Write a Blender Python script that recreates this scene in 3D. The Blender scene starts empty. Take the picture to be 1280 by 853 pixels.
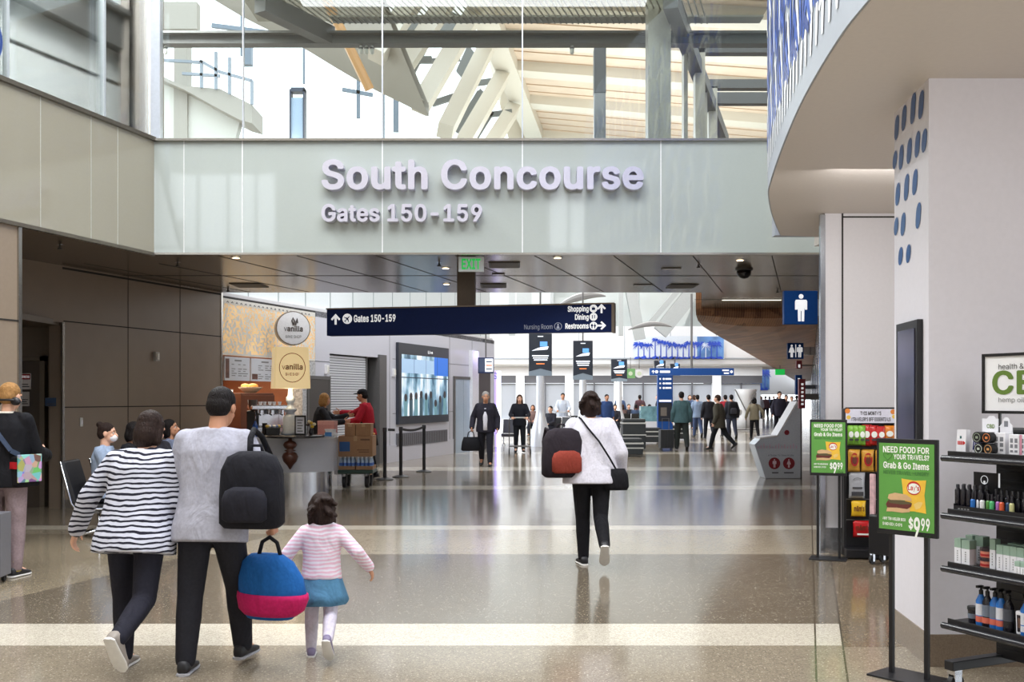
GLYPHS = {
 'A': (240, '8 0,43 0,67 71,173 71,198 0,231 0,138 254,101 254;106 185,119 228,144 151,163 99,77 99'),
 'B': (228, '62 29,62 115,124 115,140 114,153 109,163 102,171 92,176 81,178 68,175 53,165 40,148 31,122 29;30 254,30 0,123 0,151 2,172 9,189 20,200 33,207 50,209 68,207 86,201 102,192 114,182 123,170 129,157 131,157 133,178 143,187 150,198 172,199 187,197 205,190 221,180 235,164 245,145 252,121 254;62 143,62 226,120 226,141 223,156 214,165 202,168 186,162 163,144 148,132 144'),
 'C': (255, '35 58,52 32,75 12,103 1,134 -3,153 -2,170 2,187 9,214 31,224 45,232 62,236 80,204 80,195 57,179 40,158 30,134 26,112 29,92 38,75 53,63 72,54 97,52 127,54 157,62 182,75 202,92 216,111 225,134 228,158 224,179 214,195 197,204 174,236 174,232 193,214 224,201 236,170 252,134 258,103 254,75 242,52 223,35 197,24 165,20 127,24 90'),
 'D': (251, '30 254,30 0,109 0,145 4,175 15,199 34,217 59,227 91,231 128,227 164,217 196,200 221,176 239,147 251,113 254,47 254;159 40,136 31,62 29,62 226,110 226,138 223,160 214,177 200,190 180,197 156,200 128,197 99,189 75,177 55'),
 'E': (209, '62 29,62 114,178 114,178 143,62 143,62 226,186 226,186 254,30 254,30 0,188 0,188 29'),
 'F': (205, '62 0,62 111,173 111,173 139,62 139,62 226,185 226,185 254,30 254,30 0'),
 'G': (260, '24 90,35 58,52 32,75 13,102 1,134 -3,163 0,188 9,209 25,225 45,236 71,239 100,239 128,141 128,141 100,207 100,205 80,198 62,187 47,172 36,155 29,134 26,112 29,92 38,75 53,63 72,54 97,52 127,54 157,62 182,75 202,92 216,111 225,133 228,158 224,168 220,186 206,194 197,204 174,237 174,225 208,202 235,187 245,170 252,132 258,102 254,74 242,52 223,35 197,24 165,20 127'),
 'H': (258, '30 0,62 0,62 116,196 116,196 0,228 0,228 254,196 254,196 144,62 144,62 254,30 254'),
 'I': (150, '16 29,16 0,135 0,135 29,91 29,91 226,135 226,135 254,16 254,16 226,59 226,59 29'),
 'K': (233, '30 0,62 0,62 83,99 123,186 0,224 0,122 144,224 254,182 254,106 172,62 121,62 254,30 254'),
 'L': (197, '30 254,30 0,181 0,181 29,62 29,62 254'),
 'M': (314, '61 0,61 145,60 208,59 219,80 160,143 0,171 0,228 145,249 205,253 219,252 145,252 0,284 0,284 254,238 254,176 94,158 36,139 94,76 254,30 254,30 0'),
 'N': (262, '30 0,62 0,62 145,60 215,101 145,193 0,232 0,232 254,199 254,199 97,201 39,172 91,68 254,30 254'),
 'O': (267, '24 90,35 58,52 32,75 12,103 1,133 -3,164 1,192 12,215 32,232 58,243 90,247 127,243 165,232 197,215 223,192 242,164 254,133 258,103 254,75 242,52 223,35 197,24 165,20 127;63 72,54 97,52 127,54 157,63 182,75 202,92 216,112 225,133 228,155 225,175 216,191 202,204 182,212 157,215 127,212 97,204 72,191 52,175 38,155 29,133 26,112 29,92 38,75 52'),
 'P': (222, '30 254,30 0,62 0,62 93,118 93,144 96,166 104,183 116,195 133,202 152,204 174,202 195,195 215,183 231,166 244,144 252,118 254;62 121,62 226,116 226,134 224,148 219,159 211,167 201,171 188,171 160,167 147,159 136,149 128,134 123,116 121'),
 'R': (225, '30 254,30 0,62 0,62 99,123 99,177 0,214 0,156 105,166 109,183 120,195 136,202 154,205 176,202 198,195 217,183 232,167 244,145 252,118 254;62 128,62 226,116 226,149 220,159 212,167 202,173 176,167 150,160 141,149 133,135 129'),
 'S': (223, '32 30,46 15,64 5,86 -2,112 -4,139 -2,162 5,180 17,193 32,201 50,204 69,202 85,197 99,189 110,168 126,132 140,85 154,65 167,60 176,58 188,59 199,64 209,73 218,84 224,97 228,112 229,134 227,151 219,163 206,169 189,200 189,197 208,189 224,175 238,158 249,137 256,114 258,90 256,69 249,51 238,37 224,29 206,26 186,30 163,43 145,64 130,122 111,148 102,166 89,171 81,173 70,171 57,165 46,155 37,143 30,128 26,97 26,83 29,71 35,62 44,55 55,52 68,19 68,23 48'),
 'T': (224, '16 254,16 226,96 226,96 0,128 0,128 226,208 226,208 254'),
 'U': (259, '30 254,30 87,33 62,42 40,57 22,77 8,101 -1,129 -4,157 -1,182 8,201 22,216 40,226 62,229 87,229 254,196 254,196 89,194 72,188 57,179 44,165 34,149 28,129 26,110 28,94 34,80 44,70 57,64 72,62 89,62 254'),
 'V': (240, '42 254,8 254,102 0,139 0,231 254,197 254,145 103,120 27,96 103'),
 'X': (237, '9 0,46 0,91 65,119 109,146 65,191 0,228 0,137 131,223 254,187 254,149 200,119 151,89 200,52 254,15 254,101 130'),
 'W': (343, '8 254,78 0,115 0,159 161,171 219,184 161,228 0,265 0,335 254,302 254,261 98,246 32,231 98,190 254,153 254,112 98,96 28,82 98,41 254'),
 'Y': (236, '46 254,8 254,102 104,102 0,134 0,134 104,228 254,191 254,140 172,118 129,111 146'),
 '0': (227, '27 89,34 57,47 31,65 12,87 0,113 -3,140 0,162 12,179 31,192 57,200 89,203 127,200 165,192 197,179 223,161 242,139 254,113 258,87 254,65 242,48 223,35 197,27 165,24 127;62 72,56 97,56 157,62 182,70 203,82 218,96 227,113 230,131 227,145 218,157 203,165 182,170 157,172 127,170 97,165 72,157 52,145 37,131 28,113 25,96 28,82 37,70 52'),
 '1': (227, '99 254,43 213,43 179,105 224,106 27,38 27,38 0,106 0,195 0,195 27,138 27,138 254'),
 '2': (227, '64 181,65 195,69 207,86 224,112 230,137 224,146 218,154 209,159 198,159 174,141 141,32 24,32 0,195 0,195 28,76 28,76 30,133 90,168 129,179 145,189 172,191 186,188 205,181 223,169 237,153 248,134 255,112 258,91 255,72 248,55 237,43 221,35 202,33 181'),
 '3': (227, '49 15,66 5,87 -1,109 -3,133 -1,154 6,172 18,185 33,194 51,196 72,194 93,185 111,172 127,154 138,132 144,110 144,186 230,186 254,35 254,35 226,144 226,144 224,78 150,78 124,121 122,137 117,150 109,158 98,163 86,165 72,163 58,157 46,149 37,138 30,124 26,95 26,72 35,63 44,57 54,55 66,22 66,26 46,35 29'),
 '4': (227, '20 79,20 53,141 53,141 0,171 0,171 53,207 53,207 81,171 81,171 159,141 159,141 81,54 81,155 254,123 254'),
 '5': (227, '41 30,54 16,70 6,89 -1,111 -3,134 -1,154 8,171 21,184 38,193 58,195 82,194 99,189 116,182 130,172 143,161 153,131 165,115 167,101 166,77 157,67 151,75 226,183 226,183 254,48 254,34 126,64 123,84 134,109 138,124 137,137 131,148 122,157 111,162 97,164 81,162 66,157 52,149 41,138 32,125 27,111 25,98 26,77 36,69 44,61 65,30 65,33 47'),
 '6': (227, '42 37,55 20,71 7,91 -1,113 -3,135 -1,155 7,171 20,184 36,192 56,194 79,192 101,185 120,173 136,158 147,139 155,117 157,98 153,85 145,161 254,126 254,69 170,51 142,40 119,34 100,32 81,34 58;69 51,64 64,62 79,64 94,69 107,77 118,87 126,99 131,113 133,127 131,139 126,149 118,157 107,162 94,164 79,162 64,157 51,149 40,139 31,127 26,113 24,99 26,87 31,77 40'),
 '7': (227, '48 0,82 0,195 224,195 254,31 254,31 226,162 226'),
 '8': (227, '37 31,50 17,68 6,89 -1,113 -3,137 -1,158 6,176 17,189 31,198 48,200 68,199 83,194 98,176 121,164 128,150 133,167 141,180 154,188 171,191 190,188 209,181 225,169 239,153 249,134 256,113 258,92 256,73 249,57 239,45 225,38 209,35 190,38 171,46 154,59 141,76 132,63 128,51 121,40 110,33 98,28 83,26 68,29 48;64 46,59 57,59 83,73 104,98 116,113 118,128 116,153 104,167 83,167 57,161 46,153 37,142 30,129 26,97 26,84 30,73 37;89 225,100 229,126 229,138 225,154 210,160 188,154 165,137 150,126 146,100 146,89 150,79 157,72 165,66 188,72 210,79 218'),
 '9': (227, '41 134,53 119,69 107,87 100,109 97,128 101,140 109,65 0,100 0,158 84,175 112,186 135,192 155,194 173,192 197,184 217,171 234,155 247,135 255,113 258,91 255,71 247,55 235,42 218,34 198,32 176,34 154;69 148,64 161,64 191,69 204,77 215,87 223,99 228,113 230,127 228,139 223,150 215,157 204,162 190,164 175,162 160,157 147,149 137,139 129,127 123,99 123,87 129,77 137'),
 'a': (195, '24 22,34 11,47 2,63 -3,95 -3,118 6,126 12,136 26,138 26,138 0,168 0,168 126,167 145,161 160,153 172,143 180,119 190,97 192,66 188,52 182,39 173,20 146,50 137,59 150,75 161,98 165,120 161,128 156,137 139,138 127,133 117,63 105,39 97,29 90,17 69,15 54,17 37;47 43,47 62,52 70,67 79,130 91,138 95,138 69,132 47,124 37,114 29,101 24,74 24,57 30'),
 'b': (212, '26 0,56 0,56 29,59 29,76 8,99 -3,115 -4,137 -1,157 8,173 23,185 42,193 66,195 94,193 122,185 146,173 166,156 180,137 189,115 192,98 191,76 180,59 160,57 160,57 254,26 254;58 75,56 95,62 131,70 145,81 156,94 163,110 165,126 163,140 156,150 145,158 131,163 114,163 75,158 58,150 44,140 33,126 26,110 23,94 26,81 32,70 43'),
 'c': (198, '20 66,28 43,41 23,58 8,79 -1,104 -4,130 0,142 4,163 19,171 28,181 51,152 59,146 44,135 33,121 26,104 23,86 26,73 33,62 44,54 59,48 94,54 129,62 144,73 155,86 162,104 165,121 162,135 155,145 145,151 131,181 138,170 161,153 178,130 189,104 192,79 189,58 180,41 165,28 146,20 122,17 94'),
 'd': (212, '20 66,27 42,40 23,56 8,75 -1,98 -4,114 -3,136 8,153 29,156 29,156 0,186 0,186 254,155 254,155 160,153 160,144 173,126 186,114 191,98 192,75 189,56 180,40 166,27 146,20 122,17 94;54 58,48 95,54 131,62 145,72 156,86 163,102 165,118 163,132 156,142 145,150 131,156 95,150 58,142 43,132 32,118 26,102 23,86 26,73 33,62 44'),
 'e': (202, '17 93,20 66,28 42,41 23,58 8,80 -1,106 -4,125 -3,141 2,156 10,168 20,177 32,182 45,153 53,143 36,127 26,106 23,90 25,76 31,64 40,55 53,50 69,48 85,186 85,184 121,179 141,160 170,147 180,133 187,118 191,103 192,78 189,58 180,40 165,28 145,20 121;54 135,62 147,73 157,87 163,103 165,118 163,131 157,141 147,149 134,154 110,49 110'),
 'f': (127, '71 0,71 164,114 164,114 190,71 190,72 221,77 230,85 235,97 237,114 234,121 260,94 265,80 264,57 252,48 243,42 231,40 190,3 190,3 164,40 164,40 0'),
 'g': (213, '25 -35,41 -55,67 -70,84 -74,103 -75,125 -73,145 -68,162 -59,175 -45,183 -27,186 -4,186 190,157 190,157 159,154 159,137 180,114 191,98 192,76 189,56 180,40 166,27 147,20 123,17 96,20 68,28 45,40 27,56 13,76 5,97 2,114 4,126 8,136 14,153 34,156 34,156 -3,152 -23,141 -38,124 -46,103 -49,89 -48,68 -39,51 -20;54 61,48 96,54 131,62 145,73 156,86 163,102 165,119 163,132 156,142 146,150 132,155 115,155 77,150 61,142 47,132 38,118 32,102 30,86 32,73 38,62 48'),
 'h': (205, '26 254,26 0,57 0,57 113,58 129,63 141,80 159,105 165,123 161,136 152,145 137,148 118,148 0,179 0,179 120,177 142,170 160,161 174,148 184,132 190,114 192,94 189,76 181,62 166,57 156,57 254'),
 'i': (83, '22 234,27 227,42 221,57 227,62 234,62 249,57 256,42 262,27 256,22 249;26 190,26 0,57 0,57 190'),
 'j': (83, '-5 -71,19 -70,32 -65,43 -56,51 -45,57 -15,57 190,26 190,26 -15,25 -27,20 -36,12 -42,-5 -43;22 234,27 227,42 221,57 227,63 242,57 256,42 262,27 256,22 249,20 242'),
 'k': (190, '57 106,57 254,26 254,26 0,57 0,57 70,77 89,147 0,186 0,100 109,180 190,142 190,60 106'),
 'l': (95, '26 42,29 24,37 10,50 2,70 -1,90 1,85 27,65 27,60 31,57 49,57 254,26 254'),
 'm': (305, '66 173,56 154,56 190,26 190,26 0,57 0,57 119,58 133,63 145,70 154,89 164,100 165,115 163,126 156,134 144,137 130,137 0,168 0,168 124,169 135,173 145,187 160,197 164,209 165,224 163,236 156,245 145,248 127,248 0,278 0,278 128,276 148,270 164,261 177,249 186,234 191,218 193,204 192,178 181,169 172,158 153,154 166,144 180,129 190,110 193,98 192,75 182'),
 'n': (205, '57 0,57 113,58 129,63 141,80 159,105 165,123 161,136 152,145 137,148 118,148 0,179 0,179 120,176 142,170 160,160 174,147 184,132 190,114 192,94 189,76 181,62 166,56 154,56 190,26 190,26 0'),
 'o': (208, '20 66,28 43,41 23,58 8,79 -1,104 -4,128 -1,149 8,167 23,180 43,188 66,191 94,188 122,180 146,167 165,149 180,128 189,104 192,79 189,58 180,41 165,28 146,20 122,17 94;54 59,48 94,54 129,62 144,73 155,86 162,104 165,121 162,135 155,146 144,154 129,160 94,154 59,146 44,135 33,121 26,104 23,86 26,73 33,62 44'),
 'p': (212, '26 190,26 -71,57 -71,57 29,59 29,76 8,99 -3,115 -4,137 -1,157 8,173 23,185 42,193 66,195 94,193 122,185 146,173 166,156 180,137 189,115 192,98 191,76 180,59 160,56 160,56 190;58 75,56 95,62 131,70 145,81 156,94 163,110 165,126 163,140 156,150 145,158 131,163 114,163 75,158 58,150 44,140 33,126 26,110 23,94 26,81 32,70 43'),
 'r': (130, '56 160,56 190,26 190,26 0,57 0,57 118,58 131,63 142,70 151,91 161,103 163,122 161,122 192,90 190,76 184,65 173,58 160'),
 's': (183, '23 32,31 19,42 9,72 -3,91 -4,112 -2,130 3,145 12,156 24,163 37,166 53,162 71,153 86,137 97,115 105,86 111,62 122,56 129,54 139,57 150,65 158,78 164,94 166,110 164,121 158,129 149,134 139,162 145,157 158,149 170,140 179,127 186,112 191,94 192,74 190,58 185,43 177,33 166,26 152,23 137,27 119,36 104,52 93,75 85,118 74,127 68,132 60,134 51,131 40,122 31,108 25,91 23,75 25,62 30,53 40,47 53,18 47'),
 't': (114, '32 46,36 26,46 11,62 1,84 -2,107 1,101 27,85 25,75 26,68 31,64 38,63 164,102 164,102 190,63 190,63 236,32 236,32 190,3 190,3 164,32 164'),
 'u': (205, '26 190,26 69,28 47,35 29,44 15,57 5,73 -1,91 -3,111 0,129 8,143 23,149 36,149 0,179 0,179 190,148 190,148 76,142 48,134 38,125 31,100 25,82 28,68 37,60 52,57 72,57 190'),
 'v': (195, '83 78,42 190,9 190,81 0,113 0,186 190,152 190,112 78,97 29'),
 'w': (284, '44 190,11 190,69 0,99 0,124 86,142 154,159 86,184 0,215 0,272 190,240 190,217 107,198 33,181 107,158 190,126 190,103 107,85 34,67 107'),
 'y': (195, '24 -69,32 -72,46 -73,70 -68,80 -62,96 -43,186 190,153 190,112 78,97 29,83 78,42 190,9 190,81 -1,71 -29,59 -42,52 -44,31 -43'),
 'x': (189, '10 0,46 0,89 68,94 77,143 0,179 0,112 96,176 190,141 190,101 127,96 117,50 190,14 190,78 98'),
 'z': (190, '21 23,21 0,169 0,169 28,63 28,166 165,166 190,24 190,24 161,127 161'),
 '&': (224, '27 31,39 17,55 6,75 -1,98 -3,117 -2,136 3,153 12,164 21,182 0,219 0,183 44,192 57,198 72,204 112,174 112,173 93,168 76,163 67,110 133,146 162,158 181,162 202,160 217,154 230,145 241,133 249,118 255,100 257,82 255,67 249,55 241,45 229,40 215,38 199,39 185,51 159,68 137,42 117,24 95,19 82,17 67,20 48;50 54,48 66,50 77,55 87,64 98,86 116,146 43,126 30,111 25,96 23,72 29,62 35;73 216,84 227,101 230,113 228,123 223,129 214,131 202,127 187,118 176,91 155,69 190,69 208'),
 '#': (220, '57 0,69 70,133 70,121 0,147 0,158 70,196 70,200 96,162 96,173 158,211 158,215 184,177 184,188 254,163 254,151 184,87 184,99 254,73 254,62 184,24 184,20 158,58 158,47 96,9 96,5 70,43 70,32 0;137 96,73 96,83 158,147 158'),
 "'": (103, '35 254,39 159,64 159,68 254'),
 '$': (223, '32 30,46 15,64 5,86 -2,101 -3,101 -37,122 -37,122 -3,139 -2,162 5,180 17,193 32,201 50,204 69,202 85,197 99,189 110,168 126,122 143,122 228,134 227,151 219,163 206,169 189,200 189,197 208,189 224,175 238,158 249,137 256,122 257,122 292,101 292,101 257,90 256,69 249,51 238,37 224,29 206,26 186,30 163,43 145,64 130,101 117,101 26,83 29,71 35,62 44,55 55,52 68,19 68,23 48;60 176,58 188,59 199,64 209,73 218,84 224,101 228,101 149,85 154,65 167;155 37,143 30,122 26,122 111,148 102,166 89,171 81,173 70,171 57,165 46'),
 '+': (227, '31 113,31 86,99 86,99 17,128 17,128 86,195 86,195 113,128 113,128 182,99 182,99 113'),
 '-': (227, '57 122,57 94,168 94,168 122'),
 '?': (179, '17 209,14 189,46 189,48 202,53 213,60 221,78 230,100 230,119 220,125 213,131 192,129 178,115 157,84 135,76 126,67 100,66 76,97 76,100 103,110 118,142 142,153 156,160 172,162 191,160 209,153 226,142 239,127 249,110 256,89 258,69 256,51 250,36 240,24 226;59 20,61 12,66 4,73 -1,91 -1,98 4,103 12,105 20,103 29,98 37,91 42,73 42,66 37,61 29'),
 '.': (94, '26 12,31 4,39 -1,56 -1,64 4,69 12,71 20,69 29,64 37,56 42,39 42,31 37,26 29'),
 ',': (94, '34 36,19 -60,42 -60,68 36'),
 ':': (94, '26 12,31 4,39 -1,56 -1,64 4,69 12,71 20,69 29,64 37,56 42,39 42,31 37,26 29;26 149,31 142,39 137,48 135,56 137,64 142,69 149,71 158,69 167,64 174,56 179,48 181,39 179,31 174,26 167'),
 ' ': (94, ''),
}
BOLD = {
 'S': (235, '5 68,12 40,22 22,36 7,54 -3,86 -13,112 -15,150 -10,172 -3,190 9,204 24,215 50,218 69,216 85,208 107,200 118,190 127,166 140,96 162,84 168,74 179,72 188,74 201,94 216,112 218,128 216,140 211,152 199,158 181,168 181,169 178,200 178,200 181,210 181,209 189,214 189,208 216,200 232,186 246,168 257,137 267,114 269,80 264,58 257,40 246,26 232,15 206,12 186,16 163,32 137,54 122,112 103,138 94,156 81,159 70,154 54,144 45,128 37,92 38,82 43,72 52,66 68,64 68,62 76,53 76,52 79,19 79,20 76,8 76,10 68'),
 'o': (220, '3 94,6 66,18 35,30 15,48 0,79 -12,104 -15,138 -9,160 0,178 15,194 43,202 66,205 94,202 122,190 154,178 173,160 188,128 200,104 203,68 197,48 188,30 173,14 146,6 122;62 94,67 126,72 136,84 147,94 152,104 154,124 147,136 136,141 126,146 94,141 62,136 52,124 41,104 34,94 36,84 41,72 52,67 62'),
 'u': (217, '12 69,14 47,24 21,34 7,46 -3,73 -12,91 -14,122 -8,138 -1,138 -8,149 -8,149 -11,179 -11,179 -8,190 -8,190 0,193 0,193 190,190 190,190 198,179 198,179 201,148 201,148 198,138 198,138 190,134 190,134 76,130 55,124 46,114 39,100 36,90 38,78 45,74 55,71 72,71 190,68 190,68 198,57 198,57 201,26 201,26 198,16 198,16 190,12 190'),
 't': (126, '-11 190,-11 164,-8 164,-8 156,3 156,3 153,18 153,18 46,22 26,36 3,52 -7,84 -13,118 -7,116 0,121 1,115 27,113 27,112 35,102 34,101 38,83 36,78 39,77 153,102 153,102 156,112 156,112 164,116 164,116 190,112 190,112 198,102 198,102 201,77 201,77 236,74 236,74 244,63 244,63 247,32 247,32 244,22 244,22 236,18 236,18 201,3 201,3 198,-8 198,-8 190'),
 'h': (217, '12 254,12 0,16 0,16 -8,26 -8,26 -11,57 -11,57 -8,68 -8,68 0,71 0,71 113,72 129,90 151,105 154,113 152,126 144,132 134,134 118,134 0,138 0,138 -8,148 -8,148 -11,179 -11,179 -8,190 -8,190 0,193 0,193 120,191 142,172 182,158 192,132 201,114 203,84 197,71 192,71 254,68 254,68 262,57 262,57 265,26 265,26 262,16 262,16 254'),
 'C': (267, '6 127,10 90,24 50,42 24,64 4,103 -10,134 -14,153 -13,180 -6,198 1,212 11,224 23,234 37,246 62,250 80,245 80,246 88,235 88,236 91,204 91,203 88,194 88,184 65,168 48,146 38,134 37,118 39,102 46,86 61,75 79,68 97,66 127,68 157,74 176,86 194,102 208,117 215,134 217,158 212,168 206,184 189,194 166,203 166,204 163,236 163,235 166,246 166,245 174,250 174,242 201,224 232,212 244,180 260,152 267,134 269,92 262,64 250,42 231,24 205,10 165'),
 'c': (210, '3 94,6 66,18 35,30 15,48 0,79 -12,104 -15,152 -4,174 11,182 20,195 51,189 53,192 59,152 70,150 65,142 67,135 52,124 41,104 34,94 36,84 41,72 52,67 62,62 94,67 126,72 136,84 147,94 152,104 154,124 147,134 137,140 123,149 125,151 120,192 130,189 137,195 138,180 169,164 186,130 200,104 203,68 197,48 188,30 173,14 146,6 122'),
 'n': (217, '12 190,12 0,16 0,16 -8,26 -8,26 -11,57 -11,57 -8,68 -8,68 0,71 0,71 113,72 129,90 151,105 154,113 152,126 144,132 134,134 118,134 0,138 0,138 -8,148 -8,148 -11,179 -11,179 -8,190 -8,190 0,193 0,193 120,190 142,180 168,170 182,158 192,132 201,114 203,84 197,66 190,66 198,56 198,56 201,26 201,26 198,16 198,16 190'),
 'r': (142, '12 190,12 0,16 0,16 -8,26 -8,26 -11,57 -11,57 -8,68 -8,68 0,71 0,71 118,74 134,80 143,96 151,122 150,122 154,132 153,132 162,136 161,136 192,132 192,132 200,122 200,122 203,90 201,66 193,66 198,56 198,56 201,26 201,26 198,16 198,16 190'),
 's': (195, '4 47,12 24,20 11,32 1,72 -14,91 -15,112 -13,140 -5,156 4,174 29,180 53,176 71,164 94,148 105,115 116,82 124,72 130,68 139,69 143,76 150,84 154,103 154,110 150,124 131,132 132,134 128,172 137,170 144,176 145,168 166,160 178,150 187,138 194,112 202,94 203,64 198,48 193,32 185,22 174,12 152,9 137,13 119,16 115,16 111,26 96,42 85,108 66,119 56,119 47,112 39,91 34,72 38,64 48,58 61,49 60,47 64,8 55,10 48'),
 'e': (214, '3 93,6 66,18 34,30 15,48 0,80 -12,106 -15,125 -14,152 -6,166 2,178 12,188 24,196 45,190 47,192 53,153 64,151 59,142 61,132 44,117 35,106 34,86 39,74 48,67 59,63 74,186 74,186 77,196 77,196 85,200 85,198 121,193 141,190 145,190 149,170 178,158 188,118 202,103 203,68 197,48 188,30 173,14 145,6 121;72 139,84 149,103 154,112 153,120 149,130 139,136 129,138 121,64 121,66 129'),
 'G': (272, '6 127,10 90,24 50,42 24,64 5,102 -10,134 -14,174 -8,198 1,220 17,236 37,250 71,253 100,253 128,250 128,250 136,239 136,239 139,141 139,141 136,130 136,130 128,127 128,127 100,130 100,130 92,141 92,141 89,192 89,191 80,187 70,176 55,162 44,149 39,134 37,118 39,102 46,86 61,75 79,68 97,66 127,68 157,74 176,86 194,102 208,117 215,133 217,158 212,176 198,184 189,194 166,203 166,204 163,237 163,236 166,248 166,245 174,251 174,236 216,212 243,198 253,170 263,132 269,92 262,64 250,42 231,24 205,10 165'),
 'a': (207, '1 54,3 37,14 14,24 3,36 -6,63 -14,95 -14,128 -3,128 -8,138 -8,138 -11,168 -11,168 -8,178 -8,178 0,182 0,182 126,181 145,172 168,164 180,154 188,119 201,97 203,56 196,42 190,28 181,18 169,6 146,13 144,10 138,50 126,53 131,60 129,70 142,87 153,110 153,118 148,123 138,123 126,63 116,28 105,18 98,3 69;68 67,124 79,121 55,114 45,104 37,85 34,74 35,61 46,61 59'),
 '1': (239, '24 27,24 0,28 0,28 -8,38 -8,38 -11,106 -11,195 -11,195 -8,206 -8,206 0,209 0,209 27,206 27,206 35,195 35,195 38,152 38,152 254,148 254,148 262,138 262,138 265,99 265,95 262,88 262,32 221,32 216,29 213,29 179,32 182,32 171,43 178,43 168,54 175,54 171,92 199,92 38,38 38,38 35,28 35,28 27'),
 '5': (239, '16 65,22 39,30 22,44 8,60 -2,89 -12,111 -14,144 -9,164 0,182 13,194 30,207 58,209 82,208 99,200 124,182 151,172 161,131 176,115 178,83 172,88 215,183 215,183 218,194 218,194 226,197 226,197 254,194 254,194 262,183 262,183 265,48 265,48 262,38 262,37 254,34 254,20 126,24 126,24 118,34 117,34 115,64 112,69 115,74 115,96 126,119 126,138 114,146 104,150 81,146 59,128 40,111 36,98 38,88 44,77 57,72 73,62 73,61 76,30 76,30 73,20 73,21 65'),
 '0': (239, '10 127,13 89,20 57,36 23,54 4,76 -8,113 -14,140 -11,150 -8,172 4,190 23,206 57,214 89,217 127,214 165,202 205,190 231,172 250,150 262,113 269,76 262,54 250,38 231,21 197,13 165;70 97,70 157,81 195,92 210,104 217,113 219,123 217,134 210,146 195,151 182,156 157,158 127,156 97,151 72,146 60,134 45,123 38,113 36,104 38,92 45,81 60,76 72'),
 '-': (239, '43 122,43 94,46 94,46 86,57 86,57 83,168 83,168 86,178 86,178 94,182 94,182 122,178 122,178 130,168 130,168 133,57 133,57 130,46 130,46 122'),
 '9': (239, '18 176,20 154,30 126,42 111,58 99,87 89,108 86,54 8,57 8,51 0,60 0,54 -8,67 -8,65 -11,100 -11,102 -8,110 -8,168 76,186 104,200 135,206 155,208 173,206 197,194 225,182 242,166 255,135 266,113 269,80 263,60 255,44 243,28 218,20 198;77 176,80 196,88 207,105 218,121 218,140 207,148 190,150 175,146 155,138 145,121 134,105 134,88 145,80 156'),
 'p': (224, '12 190,12 -71,16 -71,16 -79,26 -79,26 -82,57 -82,57 -79,68 -79,68 -71,71 -71,71 -4,99 -14,115 -15,148 -9,168 0,184 15,199 42,207 66,209 94,207 122,196 154,184 174,166 188,148 197,115 203,88 199,66 190,66 198,56 198,56 201,26 201,26 198,16 198,16 190;75 127,80 137,92 148,101 153,119 153,130 148,140 137,149 114,149 75,140 52,130 41,110 34,92 40,80 51,72 75,70 95'),
 'i': (95, '8 234,16 219,42 210,68 219,76 234,76 249,68 264,42 273,16 264,8 249;12 190,12 0,16 0,16 -8,26 -8,26 -11,57 -11,57 -8,68 -8,68 0,71 0,71 190,68 190,68 198,57 198,57 201,26 201,26 198,16 198,16 190'),
 'g': (225, '3 96,6 68,18 37,30 19,46 5,76 -6,97 -9,136 0,142 3,139 -18,130 -30,117 -36,103 -38,88 -36,78 -31,62 -12,56 -15,51 -9,42 -14,40 -12,14 -27,18 -31,11 -35,16 -42,14 -43,30 -63,56 -78,84 -85,103 -86,125 -84,156 -76,172 -67,186 -53,197 -27,200 -4,200 190,196 190,196 198,186 198,186 201,157 201,157 198,146 198,145 190,114 202,98 203,66 197,46 188,30 174,16 155,6 123;67 127,72 137,84 148,93 153,112 153,122 148,132 138,141 115,141 77,138 66,132 55,122 46,112 42,92 42,84 46,72 56,67 65,62 96'),
 'D': (263, '16 254,16 0,20 0,20 -8,30 -8,30 -11,109 -11,156 -4,186 7,210 26,228 51,241 91,245 128,241 164,228 204,210 229,186 247,147 262,113 265,47 265,30 265,30 262,20 262,20 254;132 42,76 40,76 215,110 215,133 212,150 206,166 192,178 175,183 156,186 128,183 99,177 81,166 63,148 48'),
 'm': (317, '12 190,12 0,16 0,16 -8,26 -8,26 -11,57 -11,57 -8,68 -8,68 0,71 0,71 119,72 133,80 146,100 154,107 153,116 148,121 139,123 130,123 0,126 0,126 -8,137 -8,137 -11,168 -11,168 -8,178 -8,178 0,182 0,182 124,184 137,198 152,209 154,217 153,226 148,232 140,234 127,234 0,238 0,238 -8,248 -8,248 -11,278 -11,278 -8,288 -8,288 0,292 0,292 128,290 148,280 172,272 185,260 194,234 202,218 204,194 200,168 189,160 181,154 188,140 198,110 204,76 196,66 191,66 198,56 198,56 201,26 201,26 198,16 198,16 190'),
 'N': (274, '16 254,16 0,20 0,20 -8,30 -8,30 -11,62 -11,62 -8,72 -8,72 0,76 0,76 145,76 161,182 -8,191 -8,193 -11,232 -11,232 -8,242 -8,242 0,246 0,246 254,242 254,242 262,232 262,232 265,199 265,199 262,188 262,188 254,185 254,185 97,78 262,70 262,68 265,30 265,30 262,20 262,20 254'),
 'X': (249, '46 -11,48 -8,56 -8,102 57,119 82,180 -8,189 -8,191 -11,228 -11,226 -8,238 -8,233 0,242 0,236 8,238 8,153 131,234 246,231 246,237 254,228 254,234 262,221 262,223 265,187 265,185 262,176 262,138 208,119 178,62 262,54 262,52 265,15 265,17 262,4 262,10 254,1 254,7 246,4 246,85 130,-2 8,1 8,-5 0,4 0,-2 -8,11 -8,9 -11'),
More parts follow.
